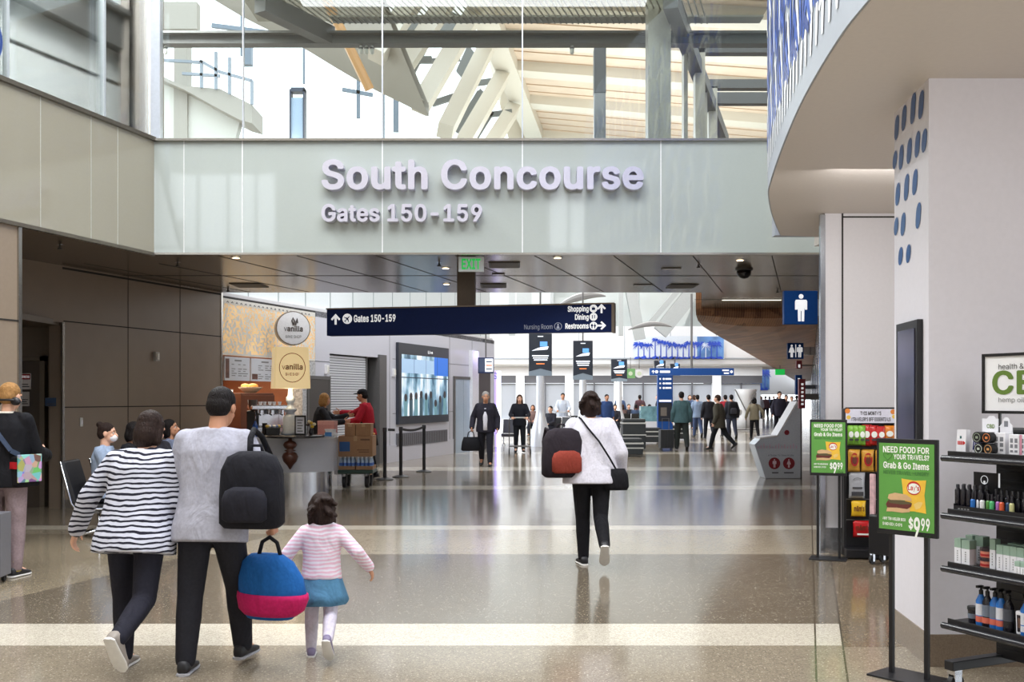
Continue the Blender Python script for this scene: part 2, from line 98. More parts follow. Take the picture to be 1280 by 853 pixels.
 'I': (162, '2 29,2 0,6 0,6 -8,16 -8,16 -11,135 -11,135 -8,146 -8,146 0,149 0,149 29,146 29,146 37,135 37,135 40,105 40,105 215,135 215,135 218,146 218,146 226,149 226,149 254,146 254,146 262,135 262,135 265,16 265,16 262,6 262,6 254,2 254,2 226,6 226,6 218,16 218,16 215,45 215,45 40,16 40,16 37,6 37,6 29'),
 'T': (236, '2 254,2 226,6 226,6 218,16 218,16 215,82 215,82 0,86 0,86 -8,96 -8,96 -11,128 -11,128 -8,138 -8,138 0,142 0,142 215,208 215,208 218,218 218,218 226,222 226,222 254,218 254,218 262,208 262,208 265,16 265,16 262,6 262,6 254'),
 'B': (240, '16 254,16 0,20 0,20 -8,30 -8,30 -11,123 -11,162 -6,182 1,200 12,214 33,221 50,223 68,221 86,212 110,187 134,198 142,212 172,213 187,211 205,200 229,190 243,174 253,145 263,121 265,30 265,30 262,20 262,20 254;76 40,76 104,136 103,152 94,162 80,164 68,162 58,154 48,142 42,122 40;119 154,76 154,76 215,120 215,133 213,146 206,152 197,154 186,151 171,144 163,134 156'),
 'L': (209, '16 254,16 0,20 0,20 -8,30 -8,30 -11,181 -11,181 -8,192 -8,192 0,195 0,195 29,192 29,192 37,181 37,181 40,76 40,76 254,72 254,72 262,62 262,62 265,30 265,30 262,20 262,20 254'),
 'k': (202, '12 254,12 0,16 0,16 -8,26 -8,26 -11,57 -11,57 -8,68 -8,68 0,71 0,71 65,75 69,136 -8,145 -8,147 -11,186 -11,184 -8,196 -8,190 0,200 0,193 8,196 8,118 108,190 182,186 182,194 190,182 190,190 198,177 198,180 201,142 201,139 198,132 198,71 136,71 254,68 254,68 262,57 262,57 265,26 265,26 262,16 262,16 254'),
 'E': (221, '16 254,16 0,20 0,20 -8,30 -8,30 -11,188 -11,188 -8,198 -8,198 0,202 0,202 29,198 29,198 37,188 37,188 40,76 40,76 103,178 103,178 106,188 106,188 114,192 114,192 143,188 143,188 151,178 151,178 154,76 154,76 215,186 215,186 218,196 218,196 226,200 226,200 254,196 254,196 262,186 262,186 265,30 265,30 262,20 262,20 254'),
 'F': (217, '16 254,16 0,20 0,20 -8,30 -8,30 -11,62 -11,62 -8,72 -8,72 0,76 0,76 100,173 100,173 103,184 103,184 111,187 111,187 139,184 139,184 147,173 147,173 150,76 150,76 215,185 215,185 218,196 218,196 226,199 226,199 254,196 254,196 262,185 262,185 265,30 265,30 262,20 262,20 254'),
 'O': (279, '6 127,10 90,24 50,42 24,64 4,103 -10,133 -14,174 -7,202 4,226 24,246 58,257 90,261 127,257 165,242 205,226 231,202 250,164 265,133 269,92 262,64 250,42 231,24 205,10 165;102 46,86 60,75 78,68 97,66 127,68 157,75 176,86 194,102 208,118 215,133 217,149 215,164 208,180 194,192 176,198 157,201 127,198 97,192 78,180 60,164 46,149 39,133 37,118 39'),
 'R': (237, '16 254,16 0,20 0,20 -8,30 -8,30 -11,62 -11,62 -8,72 -8,72 0,76 0,76 88,114 88,166 -8,175 -8,177 -11,214 -11,212 -8,224 -8,220 0,228 0,174 100,194 112,206 128,216 154,219 176,216 198,206 225,194 240,178 252,145 263,118 265,30 265,30 262,20 262,20 254;117 139,76 139,76 215,116 215,138 212,148 204,157 190,159 176,155 157,150 149,138 141'),
 'Y': (248, '3 254,-6 254,88 101,88 0,92 0,92 -8,102 -8,102 -11,134 -11,134 -8,144 -8,144 0,148 0,148 101,238 246,242 254,233 254,238 262,226 262,228 265,191 265,189 262,180 262,130 180,118 160,56 262,48 262,46 265,8 265,10 262,-2 262'),
 'U': (271, '16 87,19 62,32 32,46 14,66 0,101 -12,129 -15,168 -9,192 0,212 14,226 32,240 62,243 87,243 254,240 254,240 262,229 262,229 265,196 265,196 262,186 262,186 254,182 254,182 89,180 72,168 52,154 42,129 37,104 42,90 52,78 72,76 89,76 254,72 254,72 262,62 262,62 265,30 265,30 262,20 262,20 254,16 254'),
 'M': (326, '16 254,16 0,20 0,20 -8,30 -8,30 -11,61 -11,61 -8,72 -8,72 0,75 0,75 135,129 0,132 -8,142 -8,143 -11,171 -11,172 -8,182 -8,238 135,238 0,242 0,242 -8,252 -8,252 -11,284 -11,284 -8,294 -8,294 0,298 0,298 254,294 254,294 262,284 262,284 265,238 265,237 262,228 262,162 94,158 80,90 254,86 262,77 262,76 265,30 265,30 262,20 262,20 254'),
 'V': (252, '1 254,-6 254,88 0,92 -8,101 -8,102 -11,139 -11,140 -8,150 -8,245 254,238 254,242 262,230 262,231 265,197 265,196 262,186 262,131 103,120 73,56 254,52 262,43 262,42 265,8 265,9 262,-2 262'),
 'd': (224, '3 94,6 66,16 34,30 15,46 0,64 -9,98 -15,124 -11,146 -1,146 -8,156 -8,156 -11,186 -11,186 -8,196 -8,196 0,200 0,200 254,196 254,196 262,186 262,186 265,155 265,155 262,144 262,144 254,141 254,141 192,114 202,98 203,64 197,46 188,30 174,16 154,6 122;67 127,72 137,82 148,93 153,111 153,122 148,132 137,137 127,142 95,137 61,132 51,122 40,102 34,84 41,72 52,67 62,62 95'),
 'l': (107, '12 42,18 16,26 2,50 -9,70 -12,100 -7,99 0,104 1,99 27,97 27,96 35,86 34,85 38,72 38,71 254,68 254,68 262,57 262,57 265,26 265,26 262,16 262,16 254,12 254'),
 'b': (224, '12 254,12 0,16 0,16 -8,26 -8,26 -11,56 -11,56 -8,66 -8,66 -1,99 -14,115 -15,148 -9,168 0,184 15,199 42,207 66,209 94,207 122,196 154,184 174,166 188,148 197,115 203,88 199,71 192,71 254,68 254,68 262,57 262,57 265,26 265,26 262,16 262,16 254;75 127,80 137,92 148,101 153,119 153,130 148,140 137,149 114,149 75,140 52,130 41,110 34,92 40,80 51,72 75,70 95'),
 '$': (235, '5 68,12 40,22 22,36 7,54 -3,87 -13,87 -37,90 -37,90 -45,101 -45,101 -48,122 -48,122 -45,132 -45,132 -37,136 -37,136 -13,172 -3,190 9,204 24,215 50,218 69,216 85,208 107,200 118,190 127,166 140,136 150,136 213,152 199,158 181,168 181,169 178,200 178,200 181,210 181,209 189,214 189,208 216,200 232,186 246,168 257,136 267,136 292,132 292,132 300,122 300,122 303,101 303,101 300,90 300,90 292,87 292,87 266,58 257,40 246,26 232,15 206,12 186,16 163,32 137,54 122,87 110,87 41,82 43,72 52,66 68,64 68,62 76,53 76,52 79,19 79,20 76,8 76,10 68;74 201,87 212,87 167,76 175,72 188;148 88,158 77,159 70,154 54,136 40,136 94'),
 '4': (239, '6 79,6 53,10 53,10 45,20 45,20 42,127 42,127 0,130 0,130 -8,141 -8,141 -11,171 -11,171 -8,182 -8,182 0,185 0,185 42,207 42,207 45,218 45,218 53,221 53,221 81,218 81,218 89,207 89,207 92,185 92,185 159,182 159,182 167,171 167,171 170,141 170,141 167,130 167,130 159,127 159,127 92,75 92,166 246,164 246,169 254,161 254,166 262,153 262,155 265,123 265,121 262,112 262,10 87'),
 "'": (115, '21 254,25 159,28 159,28 151,39 151,39 148,64 148,64 151,74 151,75 159,78 159,82 254,78 254,78 262,68 262,68 265,35 265,35 262,24 262,25 254'),
 '&': (236, '3 67,6 48,16 23,28 9,44 -2,75 -12,98 -14,117 -13,146 -5,162 3,172 -8,180 -8,182 -11,219 -11,217 -8,230 -8,223 0,233 0,226 8,230 8,200 45,212 72,218 112,214 112,214 120,204 120,204 123,174 123,174 120,164 120,163 112,160 112,159 93,129 131,156 154,172 181,176 202,174 217,164 238,156 249,144 257,118 266,100 268,72 263,56 257,44 249,34 237,26 215,24 199,25 185,40 151,49 139,22 114,10 95,5 82;62 66,66 79,74 90,84 97,127 45,116 38,96 34,82 37,72 43,66 52;116 210,117 202,115 193,108 184,94 174,83 192,84 208,93 217,101 219,112 215'),
 '?': (191, '3 209,0 189,5 189,4 181,14 181,14 178,46 178,46 181,56 181,58 189,60 189,64 205,70 213,89 220,100 218,115 203,117 192,112 175,104 165,74 143,66 134,57 115,53 100,52 76,56 76,56 68,66 68,66 65,97 65,97 68,108 68,108 76,111 76,114 103,120 110,152 134,164 148,174 172,176 191,174 209,164 234,152 247,138 257,110 267,89 269,58 264,40 258,26 248,14 234;47 29,45 20,50 4,62 -9,82 -13,102 -9,114 4,119 20,117 29,114 33,114 37,102 50,82 54,62 50,50 37,50 33'),
}
import bpy, bmesh, math, random
from mathutils import Vector, Matrix, Quaternion
random.seed(7)
PI = math.pi
R = math.radians
scn = bpy.context.scene
COL = scn.collection
F, CX, HY, EYE = 1300.0, 640.0, 498.0, 1.58

def at(px, py, Y):
    return Vector(((px-CX)*Y/F, Y, EYE+(HY-py)*Y/F))
def gx(px, Y): return (px-CX)*Y/F
def gz(py, Y): return EYE+(HY-py)*Y/F
def fy(py): return F*EYE/(py-HY)

# ---------------------------------------------------------------- materials
def c(r, g, b):
    def s(v):
        v /= 255.0
        return v/12.92 if v <= .04045 else ((v+.055)/1.055)**2.4
    return (s(r), s(g), s(b), 1.0)
MATS = {}
def node(nt, t, **kw):
    n = nt.nodes.new(t)
    for k, v in kw.items():
        setattr(n, k, v)
    return n
def base_mat(name):
    m = bpy.data.materials.new(name); m.use_nodes = True
    nt = m.node_tree; nt.nodes.clear()
    out = node(nt, 'ShaderNodeOutputMaterial')
    p = node(nt, 'ShaderNodeBsdfPrincipled')
    nt.links.new(p.outputs[0], out.inputs[0])
    return m, nt, p, out
def mat(name, col, rough=.5, metal=0, var=.06, nscale=30, bump=0, emit=0, spec=.5, coat=0):
    if name in MATS: return MATS[name]
    m, nt, p, out = base_mat(name)
    p.inputs['Roughness'].default_value = rough
    p.inputs['Metallic'].default_value = metal
    p.inputs['Specular IOR Level'].default_value = spec
    p.inputs['Coat Weight'].default_value = coat
    tc = node(nt, 'ShaderNodeTexCoord')
    nz = node(nt, 'ShaderNodeTexNoise'); nz.inputs['Scale'].default_value = nscale
    nz.inputs['Detail'].default_value = 4
    nt.links.new(tc.outputs['Object'], nz.inputs['Vector'])
    mx = node(nt, 'ShaderNodeMix', data_type='RGBA')
    d = [max(0, x*(1-2*var)) for x in col[:3]]+[1]
    l = [min(1, x*(1+2*var)) for x in col[:3]]+[1]
    mx.inputs[6].default_value = d; mx.inputs[7].default_value = l
    nt.links.new(nz.outputs['Fac'], mx.inputs[0])
    nt.links.new(mx.outputs[2], p.inputs['Base Color'])
    if emit:
        nt.links.new(mx.outputs[2], p.inputs['Emission Color'])
        p.inputs['Emission Strength'].default_value = emit
    if bump:
        b = node(nt, 'ShaderNodeBump'); b.inputs['Strength'].default_value = bump
        b.inputs['Distance'].default_value = .01
        nt.links.new(nz.outputs['Fac'], b.inputs['Height'])
        nt.links.new(b.outputs[0], p.inputs['Normal'])
    MATS[name] = m
    return m
def folds(nt, p, sc=7, st=.55):
    tc = node(nt, 'ShaderNodeTexCoord'); mp = node(nt, 'ShaderNodeMapping'); mp.inputs['Scale'].default_value = (1, 1, .55)
    nt.links.new(tc.outputs['Object'], mp.inputs[0])
    nz = node(nt, 'ShaderNodeTexNoise'); nz.inputs['Scale'].default_value = sc; nz.inputs['Detail'].default_value = 3; nz.inputs['Distortion'].default_value = .8
    nt.links.new(mp.outputs[0], nz.inputs['Vector'])
    b = node(nt, 'ShaderNodeBump'); b.inputs['Strength'].default_value = st; b.inputs['Distance'].default_value = .05
    nt.links.new(nz.outputs['Fac'], b.inputs['Height']); nt.links.new(b.outputs[0], p.inputs['Normal'])
def fab(col, rough=.85):
    k = 'fabric_%d_%d_%d' % tuple(int(x*999) for x in col[:3])
    if k in MATS: return MATS[k]
    m = mat(k, col, rough, var=.12, nscale=60, spec=.2); p = [n for n in m.node_tree.nodes if n.type == 'BSDF_PRINCIPLED'][0]
    folds(m.node_tree, p)
    return m
def hairmat(name, col):
    m = mat(name, col, .55, var=.3, nscale=50, spec=.15); nt = m.node_tree; p = [n for n in nt.nodes if n.type == 'BSDF_PRINCIPLED'][0]
    tc = node(nt, 'ShaderNodeTexCoord'); mp = node(nt, 'ShaderNodeMapping'); mp.inputs['Scale'].default_value = (90, 90, 9); nt.links.new(tc.outputs['Object'], mp.inputs[0])
    nz = node(nt, 'ShaderNodeTexNoise'); nz.inputs['Scale'].default_value = 1; nz.inputs['Detail'].default_value = 3; nz.inputs['Distortion'].default_value = 1.2; nt.links.new(mp.outputs[0], nz.inputs['Vector'])
    b = node(nt, 'ShaderNodeBump'); b.inputs['Strength'].default_value = .9; b.inputs['Distance'].default_value = .012
    nt.links.new(nz.outputs['Fac'], b.inputs['Height']); nt.links.new(b.outputs[0], p.inputs['Normal'])
    return m
def stripes(name, ca, cb, freq, duty=.5):
    if name in MATS: return MATS[name]
    m, nt, p, out = base_mat(name)
    p.inputs['Roughness'].default_value = .85; p.inputs['Specular IOR Level'].default_value = .2
    tc = node(nt, 'ShaderNodeTexCoord'); sp = node(nt, 'ShaderNodeSeparateXYZ')
    nt.links.new(tc.outputs['Object'], sp.inputs[0])
    nz = node(nt, 'ShaderNodeTexNoise'); nz.inputs['Scale'].default_value = 7
    nt.links.new(tc.outputs['Object'], nz.inputs['Vector'])
    a = node(nt, 'ShaderNodeMath', operation='MULTIPLY_ADD'); a.inputs[1].default_value = .05
    nt.links.new(nz.outputs['Fac'], a.inputs[0]); nt.links.new(sp.outputs[2], a.inputs[2])
    b = node(nt, 'ShaderNodeMath', operation='MULTIPLY'); b.inputs[1].default_value = freq
    nt.links.new(a.outputs[0], b.inputs[0])
    f = node(nt, 'ShaderNodeMath', operation='FRACT'); nt.links.new(b.outputs[0], f.inputs[0])
    g = node(nt, 'ShaderNodeMath', operation='GREATER_THAN'); g.inputs[1].default_value = duty
    nt.links.new(f.outputs[0], g.inputs[0])
    mx = node(nt, 'ShaderNodeMix', data_type='RGBA')
    mx.inputs[6].default_value = ca; mx.inputs[7].default_value = cb
    nt.links.new(g.outputs[0], mx.inputs[0]); nt.links.new(mx.outputs[2], p.inputs['Base Color']); folds(nt, p)
    MATS[name] = m
    return m
def glass(name, tint=(.93, .97, .96, 1), refl=1.0, minf=.03):
    if name in MATS: return MATS[name]
    m = bpy.data.materials.new(name); m.use_nodes = True
    nt = m.node_tree; nt.nodes.clear()
    out = node(nt, 'ShaderNodeOutputMaterial'); mix = node(nt, 'ShaderNodeMixShader')
    tr = node(nt, 'ShaderNodeBsdfTransparent'); gl = node(nt, 'ShaderNodeBsdfGlossy')
    gl.inputs['Roughness'].default_value = .01
    tr.inputs[0].default_value = tint
    fr = node(nt, 'ShaderNodeFresnel'); fr.inputs[0].default_value = 1.5
    ad = node(nt, 'ShaderNodeMath', operation='MULTIPLY_ADD'); ad.inputs[1].default_value = refl; ad.inputs[2].default_value = minf
    nt.links.new(fr.outputs[0], ad.inputs[0]); nt.links.new(ad.outputs[0], mix.inputs[0])
    nt.links.new(tr.outputs[0], mix.inputs[1]); nt.links.new(gl.outputs[0], mix.inputs[2])
    nt.links.new(mix.outputs[0], out.inputs[0])
    MATS[name] = m
    return m
def emis(name, col, s=1.0):
    return mat(name, col, .4, var=.0, emit=s)

# ---------------------------------------------------------------- mesh helpers
def BM(): return bmesh.new()
def box(bm, x0, x1, y0, y1, z0, z1, mi=0):
    v = [bm.verts.new((x, y, z)) for z in (z0, z1) for y in (y0, y1) for x in (x0, x1)]
    for q in ((0, 2, 3, 1), (4, 5, 7, 6), (0, 1, 5, 4), (2, 6, 7, 3), (0, 4, 6, 2), (1, 3, 7, 5)):
        f = bm.faces.new([v[i] for i in q]); f.material_index = mi
def obox(bm, p0, p1, w, h, up=(0, 0, 1), mi=0):
    """beam of section w x h from p0 to p1"""
    p0, p1 = Vector(p0), Vector(p1); d = (p1-p0).normalized(); up = Vector(up)
    s = d.cross(up)
    if s.length < 1e-4: s = d.cross(Vector((1, 0, 0)))
    s.normalize(); u = s.cross(d)
    v = [bm.verts.new(p + s*a*w/2 + u*b*h/2) for p in (p0, p1) for b in (-1, 1) for a in (-1, 1)]
    for q in ((0, 1, 3, 2), (4, 6, 7, 5), (0, 4, 5, 1), (2, 3, 7, 6), (0, 2, 6, 4), (1, 5, 7, 3)):
        f = bm.faces.new([v[i] for i in q]); f.material_index = mi
def prism_z(bm, pts, z0, z1, mi=0):
    a = [bm.verts.new((x, y, z0)) for x, y in pts]; b = [bm.verts.new((x, y, z1)) for x, y in pts]
    n = len(pts)
    fs = [bm.faces.new(a[::-1]), bm.faces.new(b)]
    for i in range(n): fs.append(bm.faces.new((a[i], a[(i+1) % n], b[(i+1) % n], b[i])))
    for f in fs: f.material_index = mi
def prism_y(bm, pts, y0, y1, mi=0):
    a = [bm.verts.new((x, y0, z)) for x, z in pts]; b = [bm.verts.new((x, y1, z)) for x, z in pts]
    n = len(pts)
    fs = [bm.faces.new(a), bm.faces.new(b[::-1])]
    for i in range(n): fs.append(bm.faces.new((a[(i+1) % n], a[i], b[i], b[(i+1) % n])))
    for f in fs: f.material_index = mi
def lathe(bm, prof, n=20, cx=0, cy=0, mi=0, sx=1, sy=1):
    rings = []
    for r, z in prof:
        rings.append([bm.verts.new((cx+sx*r*math.cos(2*PI*i/n), cy+sy*r*math.sin(2*PI*i/n), z)) for i in range(n)])
    for a, b in zip(rings, rings[1:]):
        for i in range(n):
            f = bm.faces.new((a[i], a[(i+1) % n], b[(i+1) % n], b[i])); f.material_index = mi
    f = bm.faces.new(rings[0][::-1]); f.material_index = mi
    f = bm.faces.new(rings[-1]); f.material_index = mi
def ring_loft(bm, rings, mi=0):
    vs = [[bm.verts.new(p) for p in r] for r in rings]
    n = len(vs[0])
    for a, b in zip(vs, vs[1:]):
        for i in range(n):
            f = bm.faces.new((a[i], a[(i+1) % n], b[(i+1) % n], b[i])); f.material_index = mi
    f = bm.faces.new(vs[0][::-1]); f.material_index = mi
    f = bm.faces.new(vs[-1]); f.material_index = mi
def tube(bm, pts, r, n=8, mi=0):
    pts = [Vector(p) for p in pts]; rings = []
    rs = r if isinstance(r, (list, tuple)) else [r]*len(pts)
    prev = None
    for i, p in enumerate(pts):
        d = (pts[min(i+1, len(pts)-1)]-pts[max(i-1, 0)]).normalized()
        if prev is None:
            u = d.orthogonal().normalized()
        else:
            u = (prev - d*prev.dot(d)).normalized()
        prev = u; w = d.cross(u)
        rings.append([p+(u*math.cos(2*PI*k/n)+w*math.sin(2*PI*k/n))*rs[i] for k in range(n)])
    ring_loft(bm, rings, mi)
def capsule(bm, p0, p1, r0, r1, n=12):
    p0, p1 = Vector(p0), Vector(p1); d = p1-p0
    if d.length < 1e-5: d = Vector((0, 0, 1e-4))
    d.normalize(); u = d.orthogonal().normalized(); w = d.cross(u)
    rings = []
    for a in (80, 50, 22): rings.append((p0-d*r0*math.sin(R(a)), r0*math.cos(R(a))))
    rings.append((p0, r0)); rings.append((p1, r1))
    for a in (22, 50, 80): rings.append((p1+d*r1*math.sin(R(a)), r1*math.cos(R(a))))
    ring_loft(bm, [[q+(u*math.cos(2*PI*k/n)+w*math.sin(2*PI*k/n))*r for k in range(n)] for q, r in rings])
def ell(bm, cen, rad, M=None, n=16, m=10):
    cen = Vector(cen); rings = []
    for j in range(m+1):
        a = -PI/2+PI*(j+.15*(j == 0)-.15*(j == m))/m
        rg = []
        for k in range(n):
            v = Vector((rad[0]*math.cos(a)*math.cos(2*PI*k/n), rad[1]*math.cos(a)*math.sin(2*PI*k/n), rad[2]*math.sin(a)))
            rg.append(cen+(M @ v if M else v))
        rings.append(rg)
    ring_loft(bm, rings)
def disc_y(bm, cx, cz, r, y, n=28, mi=0, rz=None):
    rz = rz or r
    f = bm.faces.new([bm.verts.new((cx+r*math.cos(2*PI*i/n), y, cz+rz*math.sin(2*PI*i/n))) for i in range(n)])
    f.material_index = mi
def cyl_y(bm, cx, cz, r, y0, y1, n=28, mi=0, rz=None):
    rz = rz or r
    prism_y(bm, [(cx+r*math.cos(2*PI*i/n), cz+rz*math.sin(2*PI*i/n)) for i in range(n)], y0, y1, mi)
def poly_y(bm, pts, y, mi=0):
    f = bm.faces.new([bm.verts.new((x, y, z)) for x, z in pts]); f.material_index = mi
def mk(name, bm, mats, parent=None, loc=(0, 0, 0), rotz=0, smooth=False, bevel=0, fixn=True, auto=False):
    if fixn and len(bm.faces): bmesh.ops.recalc_face_normals(bm, faces=bm.faces)
    me = bpy.data.meshes.new(name); bm.to_mesh(me); bm.free()
    for m in (mats if isinstance(mats, (list, tuple)) else [mats]): me.materials.append(m)
    o = bpy.data.objects.new(name, me); COL.objects.link(o)
    if smooth:
        for p in me.polygons: p.use_smooth = True
        if auto:
            md = o.modifiers.new('es', 'EDGE_SPLIT'); md.split_angle = R(35)
    if parent: o.parent = parent
    o.location = loc; o.rotation_euler = (0, 0, rotz)
    if bevel:
        md = o.modifiers.new('bv', 'BEVEL'); md.width = bevel; md.segments = 2; md.limit_method = 'ANGLE'
        md.angle_limit = R(40)
    return o
def thing(name, label, cat, loc=(0, 0, 0), rotz=0, group=None):
    o = bpy.data.objects.new(name, None); COL.objects.link(o); o.empty_display_size = .1
    o.location = loc; o.rotation_euler = (0, 0, rotz)
    return tag(o, label, cat, group)
def tag(o, label, cat, group=None):
    o['label'] = label; o['category'] = cat
    if group: o['group'] = group
    return o
def struct(name, bm, m, loc=(0, 0, 0), rotz=0, **kw):
    o = mk(name, bm, m, None, loc, rotz, **kw); o['kind'] = 'structure'
    return o
def ctree(o, loc=None, rotz=None, label=None, group=None, parent=None):
    n = o.copy(); COL.objects.link(n)
    if parent: n.parent = parent
    if loc is not None: n.location = loc
    if rotz is not None: n.rotation_euler = (0, 0, rotz)
    if label: n['label'] = label
    if group: n['group'] = group
    for ch in list(o.children): ctree(ch, parent=n)
    return n
def sub(o, name, bm, m, **kw): return mk(name, bm, m, o, **kw)

# ---------------------------------------------------------------- lettering
_caps = {}
def text_mesh(s, bold=0.0, ext=0.0, align='LEFT', spacing=1.0, shear=0):
    cu = bpy.data.curves.new('lettering', 'CURVE'); cu.dimensions = '2D'; cu.fill_mode = 'BOTH'
    cu.extrude = ext
    x = 0
    for ch in s:
        adv, g = BOLD[ch] if bold >= .012 and ch in BOLD else GLYPHS[ch]
        for cont in g.split(';') if g else []:
            pts = [tuple(int(v) for v in p.split()) for p in cont.split(',')]
            sp = cu.splines.new('POLY'); sp.points.add(len(pts)-1); sp.use_cyclic_u = True
            for q, (a, b) in zip(sp.points, pts): q.co = ((a+x+shear*b)/500, b/500, 0, 1)
        x += adv*spacing
    o = bpy.data.objects.new('lettering', cu); COL.objects.link(o)
    dg = bpy.context.evaluated_depsgraph_get()
    me = bpy.data.meshes.new_from_object(o.evaluated_get(dg))
    bpy.data.objects.remove(o); bpy.data.curves.remove(cu)
    return me
def caph(bold):
    if bold not in _caps:
        me = text_mesh('H', bold); _caps[bold] = max(v.co.y for v in me.vertices); bpy.data.meshes.remove(me)
    return _caps[bold]
def add_text(bm, s, x, z, cap, y=0.0, width=None, bold=.015, ext=0.0, align='LEFT', mi=0, spacing=1.0, shear=0):
    """writes s into bm in the local xz plane facing -y, base line at (x, z), capital height cap, optional total width"""
    me = text_mesh(s, bold, ext/cap if ext else 0.0, 'LEFT', spacing, shear)
    if not len(me.vertices): return
    k = cap/caph(bold)
    xs = [v.co.x for v in me.vertices]; x0, x1 = min(xs), max(xs)
    kx = k if not width else width/(x1-x0)
    w = (x1-x0)*kx
    off = {'LEFT': 0, 'CENTER': -w/2, 'RIGHT': -w}[align]
    vs = [bm.verts.new((x+off+(v.co.x-x0)*kx, y-v.co.z*k, z+v.co.y*k)) for v in me.vertices]
    for p in me.polygons:
        try:
            f = bm.faces.new([vs[i] for i in p.vertices]); f.material_index = mi
        except ValueError: pass
    bpy.data.meshes.remove(me)
def arrow(bm, cx, cz, s, ang, y, mi=0):
    pts = [(-.1, -.5), (.1, -.5), (.1, .12), (.34, -.12), (.46, .02), (0, .5), (-.46, .02), (-.34, -.12), (-.1, .12)]
    ca, sa = math.cos(ang), math.sin(ang)
    poly_y(bm, [(cx+s*(a*ca-b*sa), cz+s*(a*sa+b*ca)) for a, b in pts], y, mi)

def remesh(bm, vox, mats, name, parent, smooth=4, factor=.5):
    bmesh.ops.recalc_face_normals(bm, faces=bm.faces)
    me = bpy.data.meshes.new('t'); bm.to_mesh(me); bm.free()
    o = bpy.data.objects.new('t', me); COL.objects.link(o)
    m = o.modifiers.new('r', 'REMESH'); m.mode = 'VOXEL'; m.voxel_size = vox; m.use_smooth_shade = True
    if smooth:
        s = o.modifiers.new('s', 'SMOOTH'); s.iterations = smooth; s.factor = factor
    dg = bpy.context.evaluated_depsgraph_get()
    me2 = bpy.data.meshes.new_from_object(o.evaluated_get(dg))
    bpy.data.objects.remove(o); bpy.data.meshes.remove(me)
    me2.name = name; me2.materials.clear()
    for q in (mats if isinstance(mats, (list, tuple)) else [mats]): me2.materials.append(q)
    for p in me2.polygons: p.use_smooth = True
    n = bpy.data.objects.new(name, me2); COL.objects.link(n); n.parent = parent
    return n

# common materials
WHITE = mat('white_paint', c(226, 224, 226), .45, var=.03)
BLACK = mat('black_metal', c(22, 22, 26), .4)
CHROME = mat('chrome', c(205, 208, 214), .18, 1)
STEEL = mat('grey_steel', c(100, 98, 97), .5, .1)
NAVY = mat('navy_sign', c(8, 30, 80), .5, spec=.2)
LETTER = mat('sign_white', c(245, 247, 250), .4, var=0, emit=.5)

def area(name, loc, size, e, col=(1, 1, 1), rot=(0, 0, 0), sy=None):
    l = bpy.data.lights.new(name, 'AREA'); l.energy = e; l.color = col; l.shape = 'RECTANGLE'; l.size = size; l.size_y = sy or size
    o = bpy.data.objects.new(name, l); COL.objects.link(o); o.location = loc; o.rotation_euler = rot
    return o
# ================================================================ SETTING
TH = -math.atan(.285)                 # corridor heading (local y runs down the concourse)
CD = Vector((.285, 1, 0)).normalized(); CR = Vector((CD.y, -CD.x, 0))

